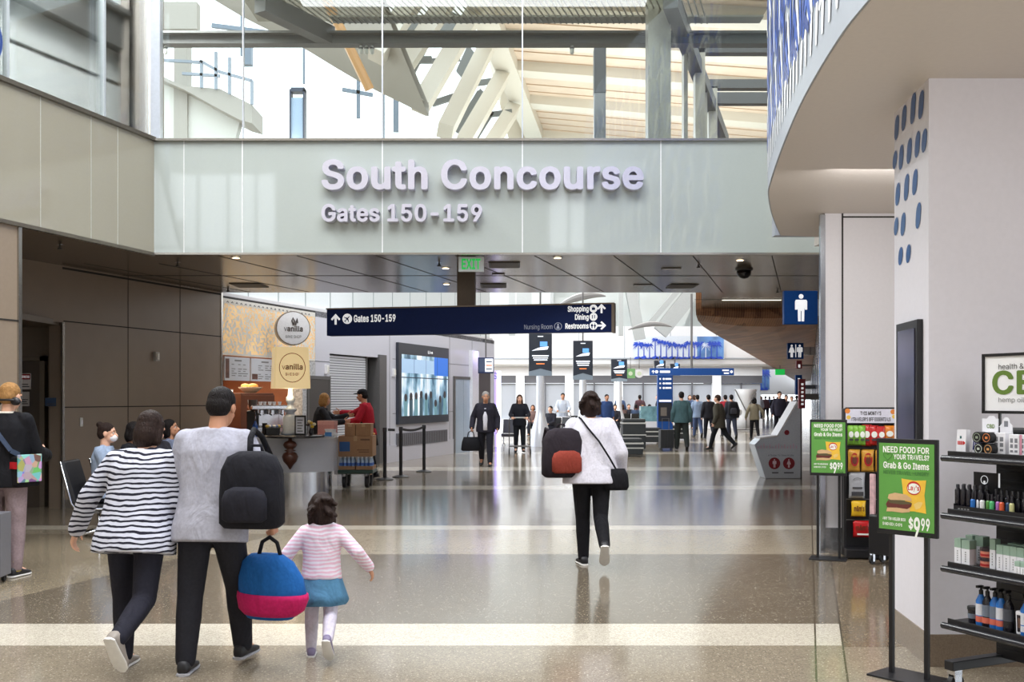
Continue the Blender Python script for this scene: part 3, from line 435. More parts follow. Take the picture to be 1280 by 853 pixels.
def floor_material():
    m, nt, p, out = base_mat('terrazzo')
    tc = node(nt, 'ShaderNodeTexCoord'); sp = node(nt, 'ShaderNodeSeparateXYZ')
    L = nt.links.new
    L(tc.outputs['Object'], sp.inputs[0])
    def math_(op, a, b=None, cc=None):
        n = node(nt, 'ShaderNodeMath', operation=op)
        for i, v in enumerate((a, b, cc)):
            if v is None: continue
            if isinstance(v, (int, float)): n.inputs[i].default_value = v
            else: L(v, n.inputs[i])
        return n.outputs[0]
    X, Y = sp.outputs[0], sp.outputs[1]
    mr = math_('DIVIDE', Y, 100)
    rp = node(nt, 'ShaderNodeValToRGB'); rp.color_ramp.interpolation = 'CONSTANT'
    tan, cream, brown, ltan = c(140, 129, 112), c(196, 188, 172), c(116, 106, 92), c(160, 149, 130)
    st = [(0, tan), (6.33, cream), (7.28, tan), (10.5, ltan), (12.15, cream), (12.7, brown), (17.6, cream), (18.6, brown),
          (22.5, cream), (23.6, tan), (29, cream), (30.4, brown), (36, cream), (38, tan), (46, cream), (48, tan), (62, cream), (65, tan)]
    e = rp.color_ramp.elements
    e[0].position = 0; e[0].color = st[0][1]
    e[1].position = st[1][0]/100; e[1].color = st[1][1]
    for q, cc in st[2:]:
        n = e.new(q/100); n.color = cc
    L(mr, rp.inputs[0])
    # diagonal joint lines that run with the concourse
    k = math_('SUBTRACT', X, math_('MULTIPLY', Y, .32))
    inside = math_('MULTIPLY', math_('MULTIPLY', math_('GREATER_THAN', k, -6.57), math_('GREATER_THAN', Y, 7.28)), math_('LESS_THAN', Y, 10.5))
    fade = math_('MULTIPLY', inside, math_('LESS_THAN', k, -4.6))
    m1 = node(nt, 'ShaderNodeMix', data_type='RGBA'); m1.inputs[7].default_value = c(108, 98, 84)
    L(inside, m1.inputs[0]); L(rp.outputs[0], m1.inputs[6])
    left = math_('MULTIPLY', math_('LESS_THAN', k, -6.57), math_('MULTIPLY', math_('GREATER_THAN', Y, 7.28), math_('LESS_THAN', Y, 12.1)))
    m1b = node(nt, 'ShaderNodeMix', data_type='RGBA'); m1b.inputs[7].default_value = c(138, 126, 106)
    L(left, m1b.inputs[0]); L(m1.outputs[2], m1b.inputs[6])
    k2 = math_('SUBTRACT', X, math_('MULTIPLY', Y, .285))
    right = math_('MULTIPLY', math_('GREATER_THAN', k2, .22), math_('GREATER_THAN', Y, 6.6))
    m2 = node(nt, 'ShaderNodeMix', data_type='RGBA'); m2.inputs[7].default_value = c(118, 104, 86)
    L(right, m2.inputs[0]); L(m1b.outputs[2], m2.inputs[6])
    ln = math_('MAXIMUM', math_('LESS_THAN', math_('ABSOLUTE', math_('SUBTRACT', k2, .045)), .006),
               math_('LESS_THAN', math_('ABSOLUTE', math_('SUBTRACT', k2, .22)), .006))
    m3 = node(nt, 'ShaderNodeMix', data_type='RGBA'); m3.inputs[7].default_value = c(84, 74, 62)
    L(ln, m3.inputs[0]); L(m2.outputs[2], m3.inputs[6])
    # chips in the terrazzo
    vo = node(nt, 'ShaderNodeTexVoronoi'); vo.inputs['Scale'].default_value = 130
    L(tc.outputs['Object'], vo.inputs['Vector'])
    sc = node(nt, 'ShaderNodeSeparateColor'); L(vo.outputs['Color'], sc.inputs[0])
    nz = node(nt, 'ShaderNodeTexNoise'); nz.inputs['Scale'].default_value = 1.2; L(tc.outputs['Object'], nz.inputs['Vector'])
    val = math_('ADD', math_('MULTIPLY', sc.outputs[0], .55), math_('ADD', .58, math_('MULTIPLY', nz.outputs['Fac'], .3)))
    sc2 = math_('GREATER_THAN', sc.outputs[1], .975)
    hs = node(nt, 'ShaderNodeHueSaturation'); L(m3.outputs[2], hs.inputs['Color']); L(val, hs.inputs['Value'])
    m4 = node(nt, 'ShaderNodeMix', data_type='RGBA'); m4.inputs[7].default_value = c(225, 215, 195)
    L(math_('MULTIPLY', sc2, .5), m4.inputs[0]); L(hs.outputs[0], m4.inputs[6])
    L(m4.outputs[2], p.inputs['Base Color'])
    p.inputs['Roughness'].default_value = .13
    p.inputs['Specular IOR Level'].default_value = .5
    n2 = node(nt, 'ShaderNodeTexNoise'); n2.inputs['Scale'].default_value = 1.6; n2.inputs['Detail'].default_value = 3
    L(tc.outputs['Object'], n2.inputs['Vector'])
    b = node(nt, 'ShaderNodeBump'); b.inputs['Strength'].default_value = .035; b.inputs['Distance'].default_value = .05
    L(n2.outputs['Fac'], b.inputs['Height']); L(b.outputs[0], p.inputs['Normal'])
    return m
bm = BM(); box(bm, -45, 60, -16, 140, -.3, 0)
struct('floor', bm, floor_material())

ZC = 3.47; ZT = 4.94
# ---- bulkhead over the concourse mouth
PANEL = mat('glazed_panel', c(174, 182, 178), .04, var=.015, spec=.9)
PANEL2 = mat('glazed_panel_beige', c(164, 159, 142), .06, var=.015, spec=.7)
SEAM = mat('white_seam', c(238, 240, 240), .4)
TRIM = mat('brushed_trim', c(176, 172, 164), .25, .9)
bm = BM(); box(bm, -4.68, 6.5, 13.6, 13.75, ZC, ZT)
for px in (303, 478, 653, 826): box(bm, gx(px, 13.6)-.006, gx(px, 13.6)+.006, 13.594, 13.6, ZC, ZT, 1)
box(bm, gx(230, 13.6)-.004, gx(230, 13.6)+.004, 13.596, 13.6, ZC, ZT, 1)
struct('bulkhead', bm, [PANEL, SEAM])
bm = BM(); box(bm, -4.7, 6.5, 13.55, 13.8, ZT, ZT+.03); box(bm, -4.7, 6.5, 13.57, 13.62, ZC-.015, ZC+.012)
struct('trim_1', bm, TRIM)
# left arm of the bulkhead, running towards the camera
BA = Vector((-4.68, 13.6)); BD = Vector((-.2723, -.9622))       # direction towards camera
bl_rot = math.atan2(-BD.y, -BD.x)                                # local x: away from camera
BS = BA + BD*10.5
bm = BM(); box(bm, 0, 10.5, 0, .15, ZC, ZT)
for s in (.75, 1.25, 2.1, 4.2, 6.3): box(bm, 10.5-s-.005, 10.5-s+.005, -.005, 0, ZC, ZT, 1)
struct('bulkhead', bm, [PANEL2, mat('grey_seam', c(190, 190, 180), .4)], (BS.x, BS.y, 0), bl_rot)
bm = BM(); box(bm, 0, 10.5, -.04, .2, ZT, ZT+.05); box(bm, 0, 10.5, -.02, .03, ZC-.03, ZC+.012)
struct('trim_2', bm, mat('bronze_trim', c(128, 120, 108), .3, .8), (BS.x, BS.y, 0), bl_rot)

# ---- ceiling (soffit) of the concourse mouth
SOFF = mat('bronze_soffit', c(112, 98, 82), .2, .35, var=.05, nscale=2)
GROOVE = mat('dark_groove', c(38, 34, 30), .8)
pts = [(-4.68, 13.72), (4.1, 13.72), (6.5, 21.9), (3.99, 21.9), (3.39, 18.6), (-5.19, 18.6), (-8.6, 8), (-9.5, 5), (-7.3, 4.4)]
bm = BM(); prism_z(bm, pts, ZC, ZC+.45)
box(bm, -6.0, 4.7, 16.03, 16.07, ZC-.003, ZC, 1)
for i in range(11):
    x = -6.0+i*1.05
    if x < 3.6: obox(bm, (x, 13.8 if x > -4.6 else 14.6, ZC-.001), (x+.285*4.7, 18.5, ZC-.001), .012, .006, mi=1)
box(bm, 3.5, 5.5, 19.9, 19.93, ZC-.003, ZC, 1)
struct('ceiling', bm, [SOFF, GROOVE])
# upper floor slab edge visible above the soffit's far side
bm = BM(); box(bm, -6.5, 3.4, 18.45, 18.6, ZC+.45, ZC+.8)
struct('ceiling_edge', bm, WHITE)

# ---- left brown wall
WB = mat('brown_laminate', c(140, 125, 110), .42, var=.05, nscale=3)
WA = Vector((-6.65, 14.04)); WD = Vector((.3043, .9526))
wl_rot = math.atan2(WD.y, WD.x)
def wall_s(Y): return (Y-WA.y)/WD.y
def wall_at(px):
    k = (px-CX)/F; Y = (WA.x-WD.x/WD.y*WA.y)/(k-WD.x/WD.y); return Y
def wpt(s, d=0):                      # point s along the left wall, d in front of it
    return Vector((WA.x+WD.x*s+WD.y*d, WA.y+WD.y*s-WD.x*d, 0))
s0, s1, s2 = wall_s(12.2), wall_s(14.83), wall_s(18.6)
bm = BM()
box(bm, s1, s2, 0, .25, 0, ZC)                      # main face
box(bm, s0-1.5, s1, 0, .25, 2.66, ZC)               # over the door recess
for z in (2.68, 1.45): box(bm, s1, s2, -.004, 0, z-.008, z+.008, 1)
for px in (160, 225):
    s = wall_s(wall_at(px)); box(bm, s-.006, s+.006, -.004, 0, .15, ZC, 1)
box(bm, s1-.02, s2, -.004, 0, ZC-.05, ZC-.02, 1)
box(bm, s1, s2, -.012, 0, 0, .13, 2)
struct('wall_left', bm, [WB, GROOVE, mat('steel_skirting', c(118, 112, 104), .3, .6)], (WA.x, WA.y, 0), wl_rot)
bm = BM(); box(bm, s1-.03, s1+.015, -.015, .02, 0, 2.66); struct('trim_3', bm, TRIM, (WA.x, WA.y, 0), wl_rot)
bm = BM(); box(bm, s2-.03, s2+.02, -.015, .28, 0, ZC); struct('trim_4', bm, TRIM, (WA.x, WA.y, 0), wl_rot)
# door recess: end wall with door
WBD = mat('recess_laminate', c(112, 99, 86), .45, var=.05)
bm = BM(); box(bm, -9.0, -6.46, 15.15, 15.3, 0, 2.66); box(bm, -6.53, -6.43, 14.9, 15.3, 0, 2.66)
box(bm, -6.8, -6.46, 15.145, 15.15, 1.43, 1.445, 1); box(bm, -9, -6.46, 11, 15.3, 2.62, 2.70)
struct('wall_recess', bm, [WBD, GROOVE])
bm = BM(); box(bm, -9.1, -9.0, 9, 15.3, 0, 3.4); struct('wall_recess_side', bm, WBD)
do = thing('door_1', 'brown service door in the recess behind the person with the satchel', 'door', (gx(38, 15.1), 15.1, 0))
do['kind'] = 'structure'
bm = BM(); box(bm, -.62, .16, -.03, .04, 0, 2.12); sub(do, 'door_leaf', bm, mat('door_brown', c(74, 64, 55), .5), bevel=.004)
bm = BM()
box(bm, .16, .23, -.06, .05, 0, 2.19); box(bm, -.69, -.62, -.06, .05, 0, 2.19); box(bm, -.69, .23, -.06, .05, 2.12, 2.19)
sub(do, 'door_frame', bm, mat('door_frame_grey', c(104, 94, 82), .4, .3))
bm = BM(); box(bm, -.56, -.54, -.10, -.03, .98, 1.0); box(bm, -.56, -.42, -.11, -.09, .975, 1.005); sub(do, 'door_handle', bm, CHROME)
# pillar wall under the left bulkhead arm
bm = BM(); box(bm, 0, 8.1, .02, .3, 0, ZC-.03)
for z in (2.42, 1.3): box(bm, 0, 8.1, .012, .02, z-.008, z+.008, 1)
struct('wall_left_front', bm, [mat('taupe_laminate', c(150, 134, 116), .4, var=.04), GROOVE], (BS.x, BS.y, 0), bl_rot)
bm = BM(); box(bm, 8.07, 8.12, 0, .3, 0, ZC-.03); struct('trim_5', bm, TRIM, (BS.x, BS.y, 0), bl_rot)

# ---- left wall beyond the cafe
LG = mat('grey_wall_panel', c(206, 206, 216), .3, var=.02)
DARK = mat('dark_void', c(30, 30, 33), .7)
s3 = wall_s(21.9); s4 = wall_s(33.1); zt = 3.42
sA = wall_s(wall_at(412)); sB = wall_s(wall_at(480)); 
bm = BM()
box(bm, s3, sA, 0, .3, 0, zt); box(bm, sA, sB, 0, .3, 2.55, zt); box(bm, sB, s4, 0, .3, 0, zt)
for px in (487, 562, 590):
    s = wall_s(wall_at(px)); box(bm, s-.01, s+.01, -.004, 0, .3, zt, 1)
for z in (2.55, 1.2): box(bm, sB+.5, s4, -.004, 0, z-.007, z+.007, 1)
box(bm, s3, sA, -.004, 0, 2.35, 2.37, 1)
box(bm, sB, s4, -.02, 0, 0, .42, 0)
struct('wall_left_far', bm, [LG, mat('panel_joint', c(120, 120, 128), .6)], (WA.x, WA.y, 0), wl_rot)
bm = BM(); box(bm, s2, s4, .05, .5, zt, ZC+.02); box(bm, s2, s4, .0, .06, 3.3, zt, 1)
struct('trim_6', bm, [WHITE, mat('dark_louver', c(48, 46, 46), .6)], (WA.x, WA.y, 0), wl_rot)
bm = BM(); box(bm, s2-.4, s4, .15, .2, ZC, ZT)
for i in range(14): box(bm, s2+i*1.1, s2+i*1.1+.02, .14, .15, ZC, ZT, 1)
struct('bulkhead', bm, [mat('white_glass_panel', c(214, 220, 220), .1, var=.02), mat('panel_line', c(160, 168, 170), .4)], (WA.x, WA.y, 0), wl_rot)
# shutter opening
bm = BM(); box(bm, sA, sB, .3, .36, 0, 2.55)
struct('wall_shutter_back', bm, DARK, (WA.x, WA.y, 0), wl_rot)
sC = wall_s(wall_at(462))
sh = thing('roller_shutter', 'silver slatted roller shutter pulled down behind the worker in red', 'shutter', (WA.x, WA.y, 0), wl_rot)
bm = BM(); n = 44
for i in range(n):
    z = .03+i*2.5/n
    prism = [(sA+.02, z), (sC, z), (sC, z+.035), (sA+.02, z+.035)]
    box(bm, sA+.02, sC, .1, .12, z, z+.042)
    box(bm, sA+.02, sC, .115, .13, z+.042, z+.057, 1)
sub(sh, 'slat_curtain', bm, [mat('shutter_silver', c(222, 224, 230), .35, .3), mat('shutter_gap', c(96, 100, 106), .5)])
bm = BM(); box(bm, sC, sC+.05, .08, .16, 0, 2.55); box(bm, sA, sA+.02, .08, .16, 0, 2.55); sub(sh, 'guide_rail', bm, STEEL)
bm = BM(); box(bm, sB-.35, sB+.05, -.05, .25, 0, 2.62); struct('trim_7', bm, mat('pilaster_grey', c(104, 102, 102), .4, .3), (WA.x, WA.y, 0), wl_rot)
# white pier, dark portal and lit glass fin at the end of that wall
bm = BM(); s = wall_s(wall_at(591)); box(bm, s-.35, s+.2, -.12, 0, 0, 3.0); struct('trim_8', bm, mat('white_pier', c(232, 232, 238), .3), (WA.x, WA.y, 0), wl_rot)
bm = BM(); s = wall_s(wall_at(599)); box(bm, s-.3, s+1.0, -.02, .02, 0, 2.55); struct('wall_portal', bm, mat('portal_brown', c(60, 46, 42), .4), (WA.x, WA.y, 0), wl_rot)

# ---- right: storefront panels, column, right wall
WP = mat('store_panel', c(216, 213, 216), .4, var=.02)
YP = 10.6
bm = BM(); x0 = gx(1031, YP)
box(bm, x0, 7.0, YP, YP+.06, .26, ZC)
box(bm, gx(1052, YP), gx(1054, YP), YP-.004, YP, .26, ZC, 1); box(bm, gx(1054, YP), 6.0, YP-.004, YP, ZC-.05, ZC-.035, 1)
box(bm, x0, 7.0, YP-.01, YP+.06, 0, .26, 2)
struct('wall_right_front', bm, [WP, GROOVE, mat('steel_kick', c(215, 215, 218), .15, .8)])
bm = BM(); box(bm, x0-.05, x0, YP-.02, YP+.03, 0, ZC-.02); struct('trim_9', bm, mat('polished_steel', c(190, 196, 204), .15, .9))
# right wall down the concourse
bm = BM(); box(bm, 0, .2, .25, 95, 0, ZC)
for i in range(20): box(bm, -.006, 0, 1+i*2.4, 1.03+i*2.4, 0, ZC, 1)
for i in range(8): box(bm, -.01, 0, 1.5+i*4.8, 3.2+i*4.8, .5, 2.4, 2)
struct('wall_right', bm, [mat('right_wall_panel', c(176, 168, 166), .2, var=.03), GROOVE, mat('blue_glass_panel', c(70, 90, 130), .1)], (x0+.02, YP, 0), TH)
# column with perforated side
XA, XB = Vector((2.453, 6.12)), Vector((2.53, 6.88))
bm = BM(); prism_z(bm, [(XA.x, XA.y), (5.2, 6.12), (5.2, 6.95), (XB.x, XB.y)], .19, ZC+.05)
colm = struct('column', bm, mat('column_white', c(222, 219, 226), .45, var=.02))
bm = BM(); prism_z(bm, [(XA.x-.008, XA.y-.008), (5.2, 6.112), (5.2, 6.96), (XB.x-.008, XB.y)], 0, .19)
struct('baseboard_right', bm, mat('terrazzo_base', c(128, 112, 96), .2, var=.2, nscale=90))
def hit(px, py, A, D):                # ray through a pixel against the vertical plane A + s*D
    k = (px-CX)/F; s = (k*A.y-A.x)/(D.x-k*D.y); Y = A.y+s*D.y
    return s, EYE+(HY-py)*Y/F
cd = (XB-XA).normalized(); cn = Vector((-cd.y, cd.x))
def slot_shape(cx, cz, w, h, sl, n=6):
    P = []
    for a in range(n+1):
        t = PI*a/n; P.append((w/2*math.cos(t), h/2-w/2+w/2*math.sin(t)))
    for a in range(n+1):
        t = PI+PI*a/n; P.append((w/2*math.cos(t), -h/2+w/2+w/2*math.sin(t)))
    return [(cx+x+sl*y, cz+y) for x, y in P]
bm = BM()
SL = [(874, 408, 80), (897, 378, 80), (926, 347, 95), (952, 335, 85), (868, 512, 60), (888, 503, 80), (914, 483, 80), (940, 462, 80), (962, 450, 70),
      (877, 622, 75), (905, 600, 85), (932, 583, 80), (872, 725, 60), (894, 718, 75), (943, 690, 80), (886, 820, 60), (911, 812, 60)]
for x, y, h in SL:
    s, z = hit(780+x/2.56, y/2.56, XA, cd)
    P = slot_shape(s, z, .105, h/2.56*6.5/F, -.22)
    if any(q[0] < .01 for q in P): P = [(max(.006, q[0]), q[1]) for q in P]
    f = bm.faces.new([bm.verts.new((XA.x+cd.x*a+cn.x*.003, XA.y+cd.y*a+cn.y*.003, b)) for a, b in P])
struct('trim_10', bm, mat('blue_slot', c(10, 78, 142), .3, var=.15, nscale=8), fixn=False)
# framed dark poster panel on that side
pf = thing('wall_poster', 'tall black framed dark poster on the side of the white column', 'poster', (XA.x, XA.y, 0), math.atan2(cd.y, cd.x))
sa, za = hit(1154, 399, XA, cd); sb, zb = hit(1127, 404, XA, cd); _, zl = hit(1154, 556, XA, cd)
zl -= .35
bm = BM(); box(bm, sa, sb, .0, .035, zl, za); 
sub(pf, 'frame', bm, BLACK, bevel=.004)
bm = BM(); box(bm, sa+.05, sb-.06, .034, .04, zl+.05, za-.05)
sub(pf, 'print', bm, mat('dusky_print', c(62, 62, 86), .12, var=.5, nscale=3))

# ---- curved shell over the shop
def cr(P, n=8):
    out = []
    for i in range(len(P)-1):
        p0, p1, p2, p3 = P[max(i-1, 0)], P[i], P[i+1], P[min(i+2, len(P)-1)]
        for k in range(n):
            t = k/n
            out.append(tuple(.5*(2*p1[j]+(p2[j]-p0[j])*t+(2*p0[j]-5*p1[j]+4*p2[j]-p3[j])*t*t+(-p0[j]+3*p1[j]-3*p2[j]+p3[j])*t**3) for j in (0, 1)))
    out.append(P[-1]); return out
curve = cr([(1.75, 2.0), (1.69, 3.6), (1.69, 4.93), (1.726, 5.61), (1.85, 6.68), (2.056, 7.98), (2.27, 9.17), (2.39, 9.71), (2.695, 10.78), (3.1, 12.04)])
def onc0(i, off):
    a, b = Vector(curve[max(i-1, 0)]), Vector(curve[min(i+1, len(curve)-1)]); d = (b-a).normalized()
    return (curve[i][0]+d.y*off, curve[i][1]-d.x*off)
bm = BM(); prism_z(bm, [onc0(x, .012) for x in range(len(curve))]+[(3.75, 12.2), (3.75, 12.9), (9, 12.9), (9, 2)], ZC-.006, ZC+.12)
obox(bm, (gx(1092, 9.6), 9.2, ZC-.001), (gx(1128, 7.4), 7.4, ZC-.001), .03, .008, mi=1)
obox(bm, (gx(1255, 6.0), 6.0, ZC-.001), (gx(1300, 5.0), 5.2, ZC-.001), .03, .008, mi=1)
struct('ceiling_shell', bm, [mat('shell_soffit', c(222, 214, 206), .5, var=.02), GROOVE])
SH = mat('shell_white', c(168, 174, 184), .4, var=.02)
bm = BM()
po = [onc0(i, .0) for i in range(len(curve))]; pi = [onc0(i, .14) for i in range(len(curve))]
for i in range(len(curve)-1):
    v = [bm.verts.new((*p, z)) for z in (ZC, 8.0) for p in (po[i], po[i+1], pi[i+1], pi[i])]
    for q in ((0, 1, 5, 4), (1, 2, 6, 5), (2, 3, 7, 6), (3, 0, 4, 7), (0, 3, 2, 1), (4, 5, 6, 7)): bm.faces.new([v[k] for k in q])
bmesh.ops.remove_doubles(bm, verts=bm.verts, dist=1e-4)
box(bm, 3.05, 3.7, 12.06, 12.2, ZC, 8.0)
struct('wall_shell', bm, SH)
# pattern of slots on the shell: arc-length frame
cl = [0]
for a, b in zip(curve, curve[1:]): cl.append(cl[-1]+math.hypot(b[0]-a[0], b[1]-a[1]))
def onc(s, z, off=.006):
    s = max(0, min(cl[-1]-1e-4, s))
    for i in range(len(cl)-1):
        if cl[i+1] >= s: break
    t = (s-cl[i])/(cl[i+1]-cl[i]); a, b = Vector(curve[i]), Vector(curve[i+1]); p = a+(b-a)*t
    d = (b-a).normalized(); n = Vector((-d.y, d.x))
    return (p.x+n.x*off, p.y+n.y*off, z)
def on_shell(bm, P, off, mi): 
    f = bm.faces.new([bm.verts.new(onc(s, z, off)) for s, z in P]); f.material_index = mi
def stroke(s, z, ang, L, w, bend=0):
    P = []; Q = []
    for i in range(6):
        t = i/5; a = ang+bend*(t-.5); x = s+math.sin(ang+bend*t*.5)*L*t; y = z+math.cos(ang+bend*t*.5)*L*t
        ww = w*(.55+.9*t*(1.4-t)); P.append((x-ww/2*math.cos(a), y+ww/2*math.sin(a))); Q.append((x+ww/2*math.cos(a), y-ww/2*math.sin(a)))
    return P+Q[::-1]
bm = BM(); rnd = random.Random(3)
s = 1.0
while s < cl[-1]-.3:                         # two rims of white slots
    on_shell(bm, stroke(s, ZC+.16, -.12+rnd.uniform(-.1, .1), .2+.05*rnd.random(), .075), .006, 0)
    s += .19
s = 1.0
while s < cl[-1]-.3:                         # fans of blue openings above
    for row in range(7):
        z = ZC+.42+row*.52; ss = s+(.33 if row % 2 else 0)
        for k in range(-3, 4):
            on_shell(bm, stroke(ss+k*.055, z+.06*abs(k)*-.5, k*.26+rnd.uniform(-.08, .08), .5-.05*abs(k), .085, k*.12), .004+.0004*(k+4), (1, 0, 1, 3)[(k+row) % 4])
    s += .52
struct('trim_11', bm, [mat('slot_white', c(250, 251, 255), .4, var=0), mat('slot_blue', c(24, 86, 196), .3, var=.15, nscale=4), mat('slot_pale_blue', c(120, 168, 232), .3, var=.1), mat('slot_deep_blue', c(14, 60, 150), .3)], fixn=False)

# ---- wood soffit on the right
def wood_mat():
    m, nt, p, out = base_mat('wood_planks'); L = nt.links.new
    tc = node(nt, 'ShaderNodeTexCoord'); mp = node(nt, 'ShaderNodeMapping'); mp.inputs['Scale'].default_value = (7, .25, 7)
    L(tc.outputs['Object'], mp.inputs[0])
    vo = node(nt, 'ShaderNodeTexVoronoi'); vo.distance = 'CHEBYCHEV'; vo.inputs['Scale'].default_value = 1; L(mp.outputs[0], vo.inputs['Vector'])
    wv = node(nt, 'ShaderNodeTexWave'); wv.inputs['Scale'].default_value = .9; wv.inputs['Distortion'].default_value = 1.5; L(mp.outputs[0], wv.inputs['Vector'])
    rp = node(nt, 'ShaderNodeValToRGB'); e = rp.color_ramp.elements
    e[0].color = c(92, 58, 38); e[1].color = c(176, 124, 84)
    sc = node(nt, 'ShaderNodeSeparateColor'); L(vo.outputs['Color'], sc.inputs[0])
    mx = node(nt, 'ShaderNodeMix'); mx.inputs[0].default_value = .4; L(sc.outputs[0], mx.inputs[2]); L(wv.outputs['Fac'], mx.inputs[3])
    L(mx.outputs[0], rp.inputs[0]); L(rp.outputs[0], p.inputs['Base Color'])
    p.inputs['Roughness'].default_value = .42
    return m
bm = BM()
def wl(Y): return .30*Y-2.70
prof = [(21.9, 3.47), (21.95, 3.34), (22.3, 3.24), (23.2, 3.18), (25, 3.17), (40, 3.18), (60, 3.2), (95, 3.22)]
rows = []
for Y, z in prof:
    x0_, x1_ = wl(Y), .285*Y+.40
    rows.append([(x0_+(x1_-x0_)*t, Y-.0*t, z-.13*math.sin(PI*t)*(1 if Y > 22 else .6)) for t in (0, .15, .35, .6, .85, 1)])
vs = [[bm.verts.new(p) for p in r] for r in rows]
tp = [[bm.verts.new((r[0][0], r[0][1], 3.9)), bm.verts.new((r[-1][0], r[-1][1], 3.9))] for r in rows]
for i in range(len(rows)-1):
    for k in range(5): bm.faces.new((vs[i][k], vs[i][k+1], vs[i+1][k+1], vs[i+1][k]))
    bm.faces.new((vs[i][0], vs[i+1][0], tp[i+1][0], tp[i][0]))
bm.faces.new([v for v in vs[0]]+[tp[0][1], tp[0][0]])
struct('ceiling_wood', bm, wood_mat(), fixn=True)

# ---- upper storey seen over the bulkhead
UG = glass('clear_glass', minf=.02, refl=.8)
bm = BM(); box(bm, -4.6, 6.5, 13.64, 13.66, ZT+.03, 8.2); struct('window_1', bm, UG)
bm = BM(); box(bm, 0, 10.5, .05, .07, ZT+.05, 8.2); struct('window_2', bm, UG, (BS.x, BS.y, 0), bl_rot)
MUL = mat('mullion_pale', c(196, 202, 212), .3, .4)
bm = BM()
for px in (304, 478, 653): box(bm, gx(px, 13.64)-.008, gx(px, 13.64)+.008, 13.62, 13.68, ZT, 8.2)
box(bm, -4.72, -4.60, 13.58, 13.7, ZT, 8.4)
struct('trim_12', bm, MUL)
bm = BM()
for s in (.95, 2.55, 4.4): box(bm, 10.5-s-.018, 10.5-s+.018, .03, .09, ZT, 8.2)
box(bm, 5.0, 8.05, .04, .08, 6.02, 6.08)
struct('trim_13', bm, mat('mullion_grey', c(196, 202, 206), .3, .3), (BS.x, BS.y, 0), bl_rot)
# white wall behind the left glass
bm = BM(); 
o = Vector((-10.8+.283*8, 8)); e = Vector((-10.8+.283*17, 17))
obox(bm, (o.x, o.y, 5.9), (e.x, e.y, 5.9), .2, 2.2); obox(bm, (o.x+.11, o.y, 6.2), (e.x+.11, e.y, 6.5), .02, .03, mi=1)
struct('wall_upper_left', bm, [mat('upper_white', c(230, 231, 230), .5, var=.03), GROOVE])
bm = BM(); obox(bm, (o.x+.15, o.y, 7.2), (e.x+.15, e.y, 7.2), .3, .5); obox(bm, (o.x+.15, o.y, 7.5), (e.x+.15, e.y, 7.5), .5, .08)
struct('beam_1', bm, STEEL)
bm = BM()
for px, w in ((160, .22), (178, .4)):
    p = at(px, 100, 16.0); box(bm, p.x-w/2, p.x+w/2, 16, 16.4, 4.5, 8.5)
struct('column_upper_left', bm, mat('pilaster_taupe', c(140, 130, 122), .5))
# steel frame
bm = BM()
box(bm, gx(196, 15.2), gx(985, 15.2), 15.1, 15.3, gz(57, 15.2), gz(46, 15.2)); box(bm, gx(196, 15.2), gx(985, 15.2), 15.0, 15.45, gz(47, 15.2), gz(44, 15.2))
obox(bm, at(325, 3, 14), at(412, 46, 15.2), .2, .26); 
obox(bm, at(838, 0, 13.9), at(905, 176, 22.4), .2, .22)
box(bm, gx(866, 17), gx(985, 17), 16.9, 17.1, gz(68, 17), gz(58, 17))
box(bm, gx(884, 19.5), gx(990, 19.5), 19.4, 19.6, gz(112, 19.5), gz(101, 19.5)); box(bm, gx(886, 20.5), gx(990, 20.5), 20.4, 20.6, gz(131, 20.5), gz(117, 20.5))
struct('beam_2', bm, STEEL)
bm = BM(); CSt = mat('column_steel', c(176, 170, 158), .4, .1)
x0_, x1_ = gx(809, 14.6), gx(838, 14.6); box(bm, x0_, x0_+.15, 14.5, 14.8, 3.9, 8.5); box(bm, x0_+.15, x1_, 14.55, 14.75, 3.9, 8.5)
for px, Y, w, zz in ((856, 16, .06, 7), (874, 17, .16, 7.3), (890, 19.5, .16, 7.4), (880, 18.2, .08, 7.2)):
    x = gx(px, Y); box(bm, x-w/2, x+w/2, Y-.1, Y+.1, 3.9, zz)
struct('column_upper_right', bm, CSt)
for px, Y in ((862, 15.4), (846, 14.9)):
    pass
# fritted glass canopy above the beam
bm = BM(); zc = 7.02
for i in range(72):
    x = -3.6+i*.085
    obox(bm, (x, 13.75, zc), (x+.40, 15.1, zc), .018, .012)
obox(bm, (-2.6, 15.0, zc+.03), (3.6, 15.0, zc+.03), .25, .03)
struct('ceiling_canopy', bm, mat('canopy_slat', c(150, 146, 136), .4))
bm = BM(); box(bm, -3.7, 3.6, 13.72, 15.15, zc+.05, zc+.07); struct('window_7', bm, glass('frit_glass', (.74, .73, .69, 1), .15, .02))
# wooden vault with white ribs on the right
RW = mat('roof_wood', c(214, 195, 176), .5, var=.08, nscale=1.5)
RB = mat('roof_rib', c(214, 208, 196), .45, var=.02)
bm = BM()
def spine(D): return Vector((-.52+(D-34)*.124, D, 14.3))
A1, A2 = spine(26), spine(64)
off = Vector((24, -6.5, -3.9))
for a0, a1 in ((0, 1),):
    vs_ = [A1, A2, A2+off, A1+off]
    up = Vector((0, 0, .25))
    lo = [bm.verts.new(v) for v in vs_]; hi = [bm.verts.new(v+up) for v in vs_]
    bm.faces.new(lo); bm.faces.new(hi[::-1])
    for i in range(4): bm.faces.new((lo[i], lo[(i+1) % 4], hi[(i+1) % 4], hi[i]))
for D in range(27, 64, 1):
    obox(bm, spine(D)-Vector((0, 0, .02)), spine(D)+off-Vector((0, 0, .02)), .02, .03, mi=1)
struct('ceiling_vault', bm, [RW, mat('plank_joint', c(198, 172, 146), .6)])
bm = BM()
obox(bm, A1-Vector((.3, 0, .15)), A2-Vector((.3, 0, .15)), .8, .7)
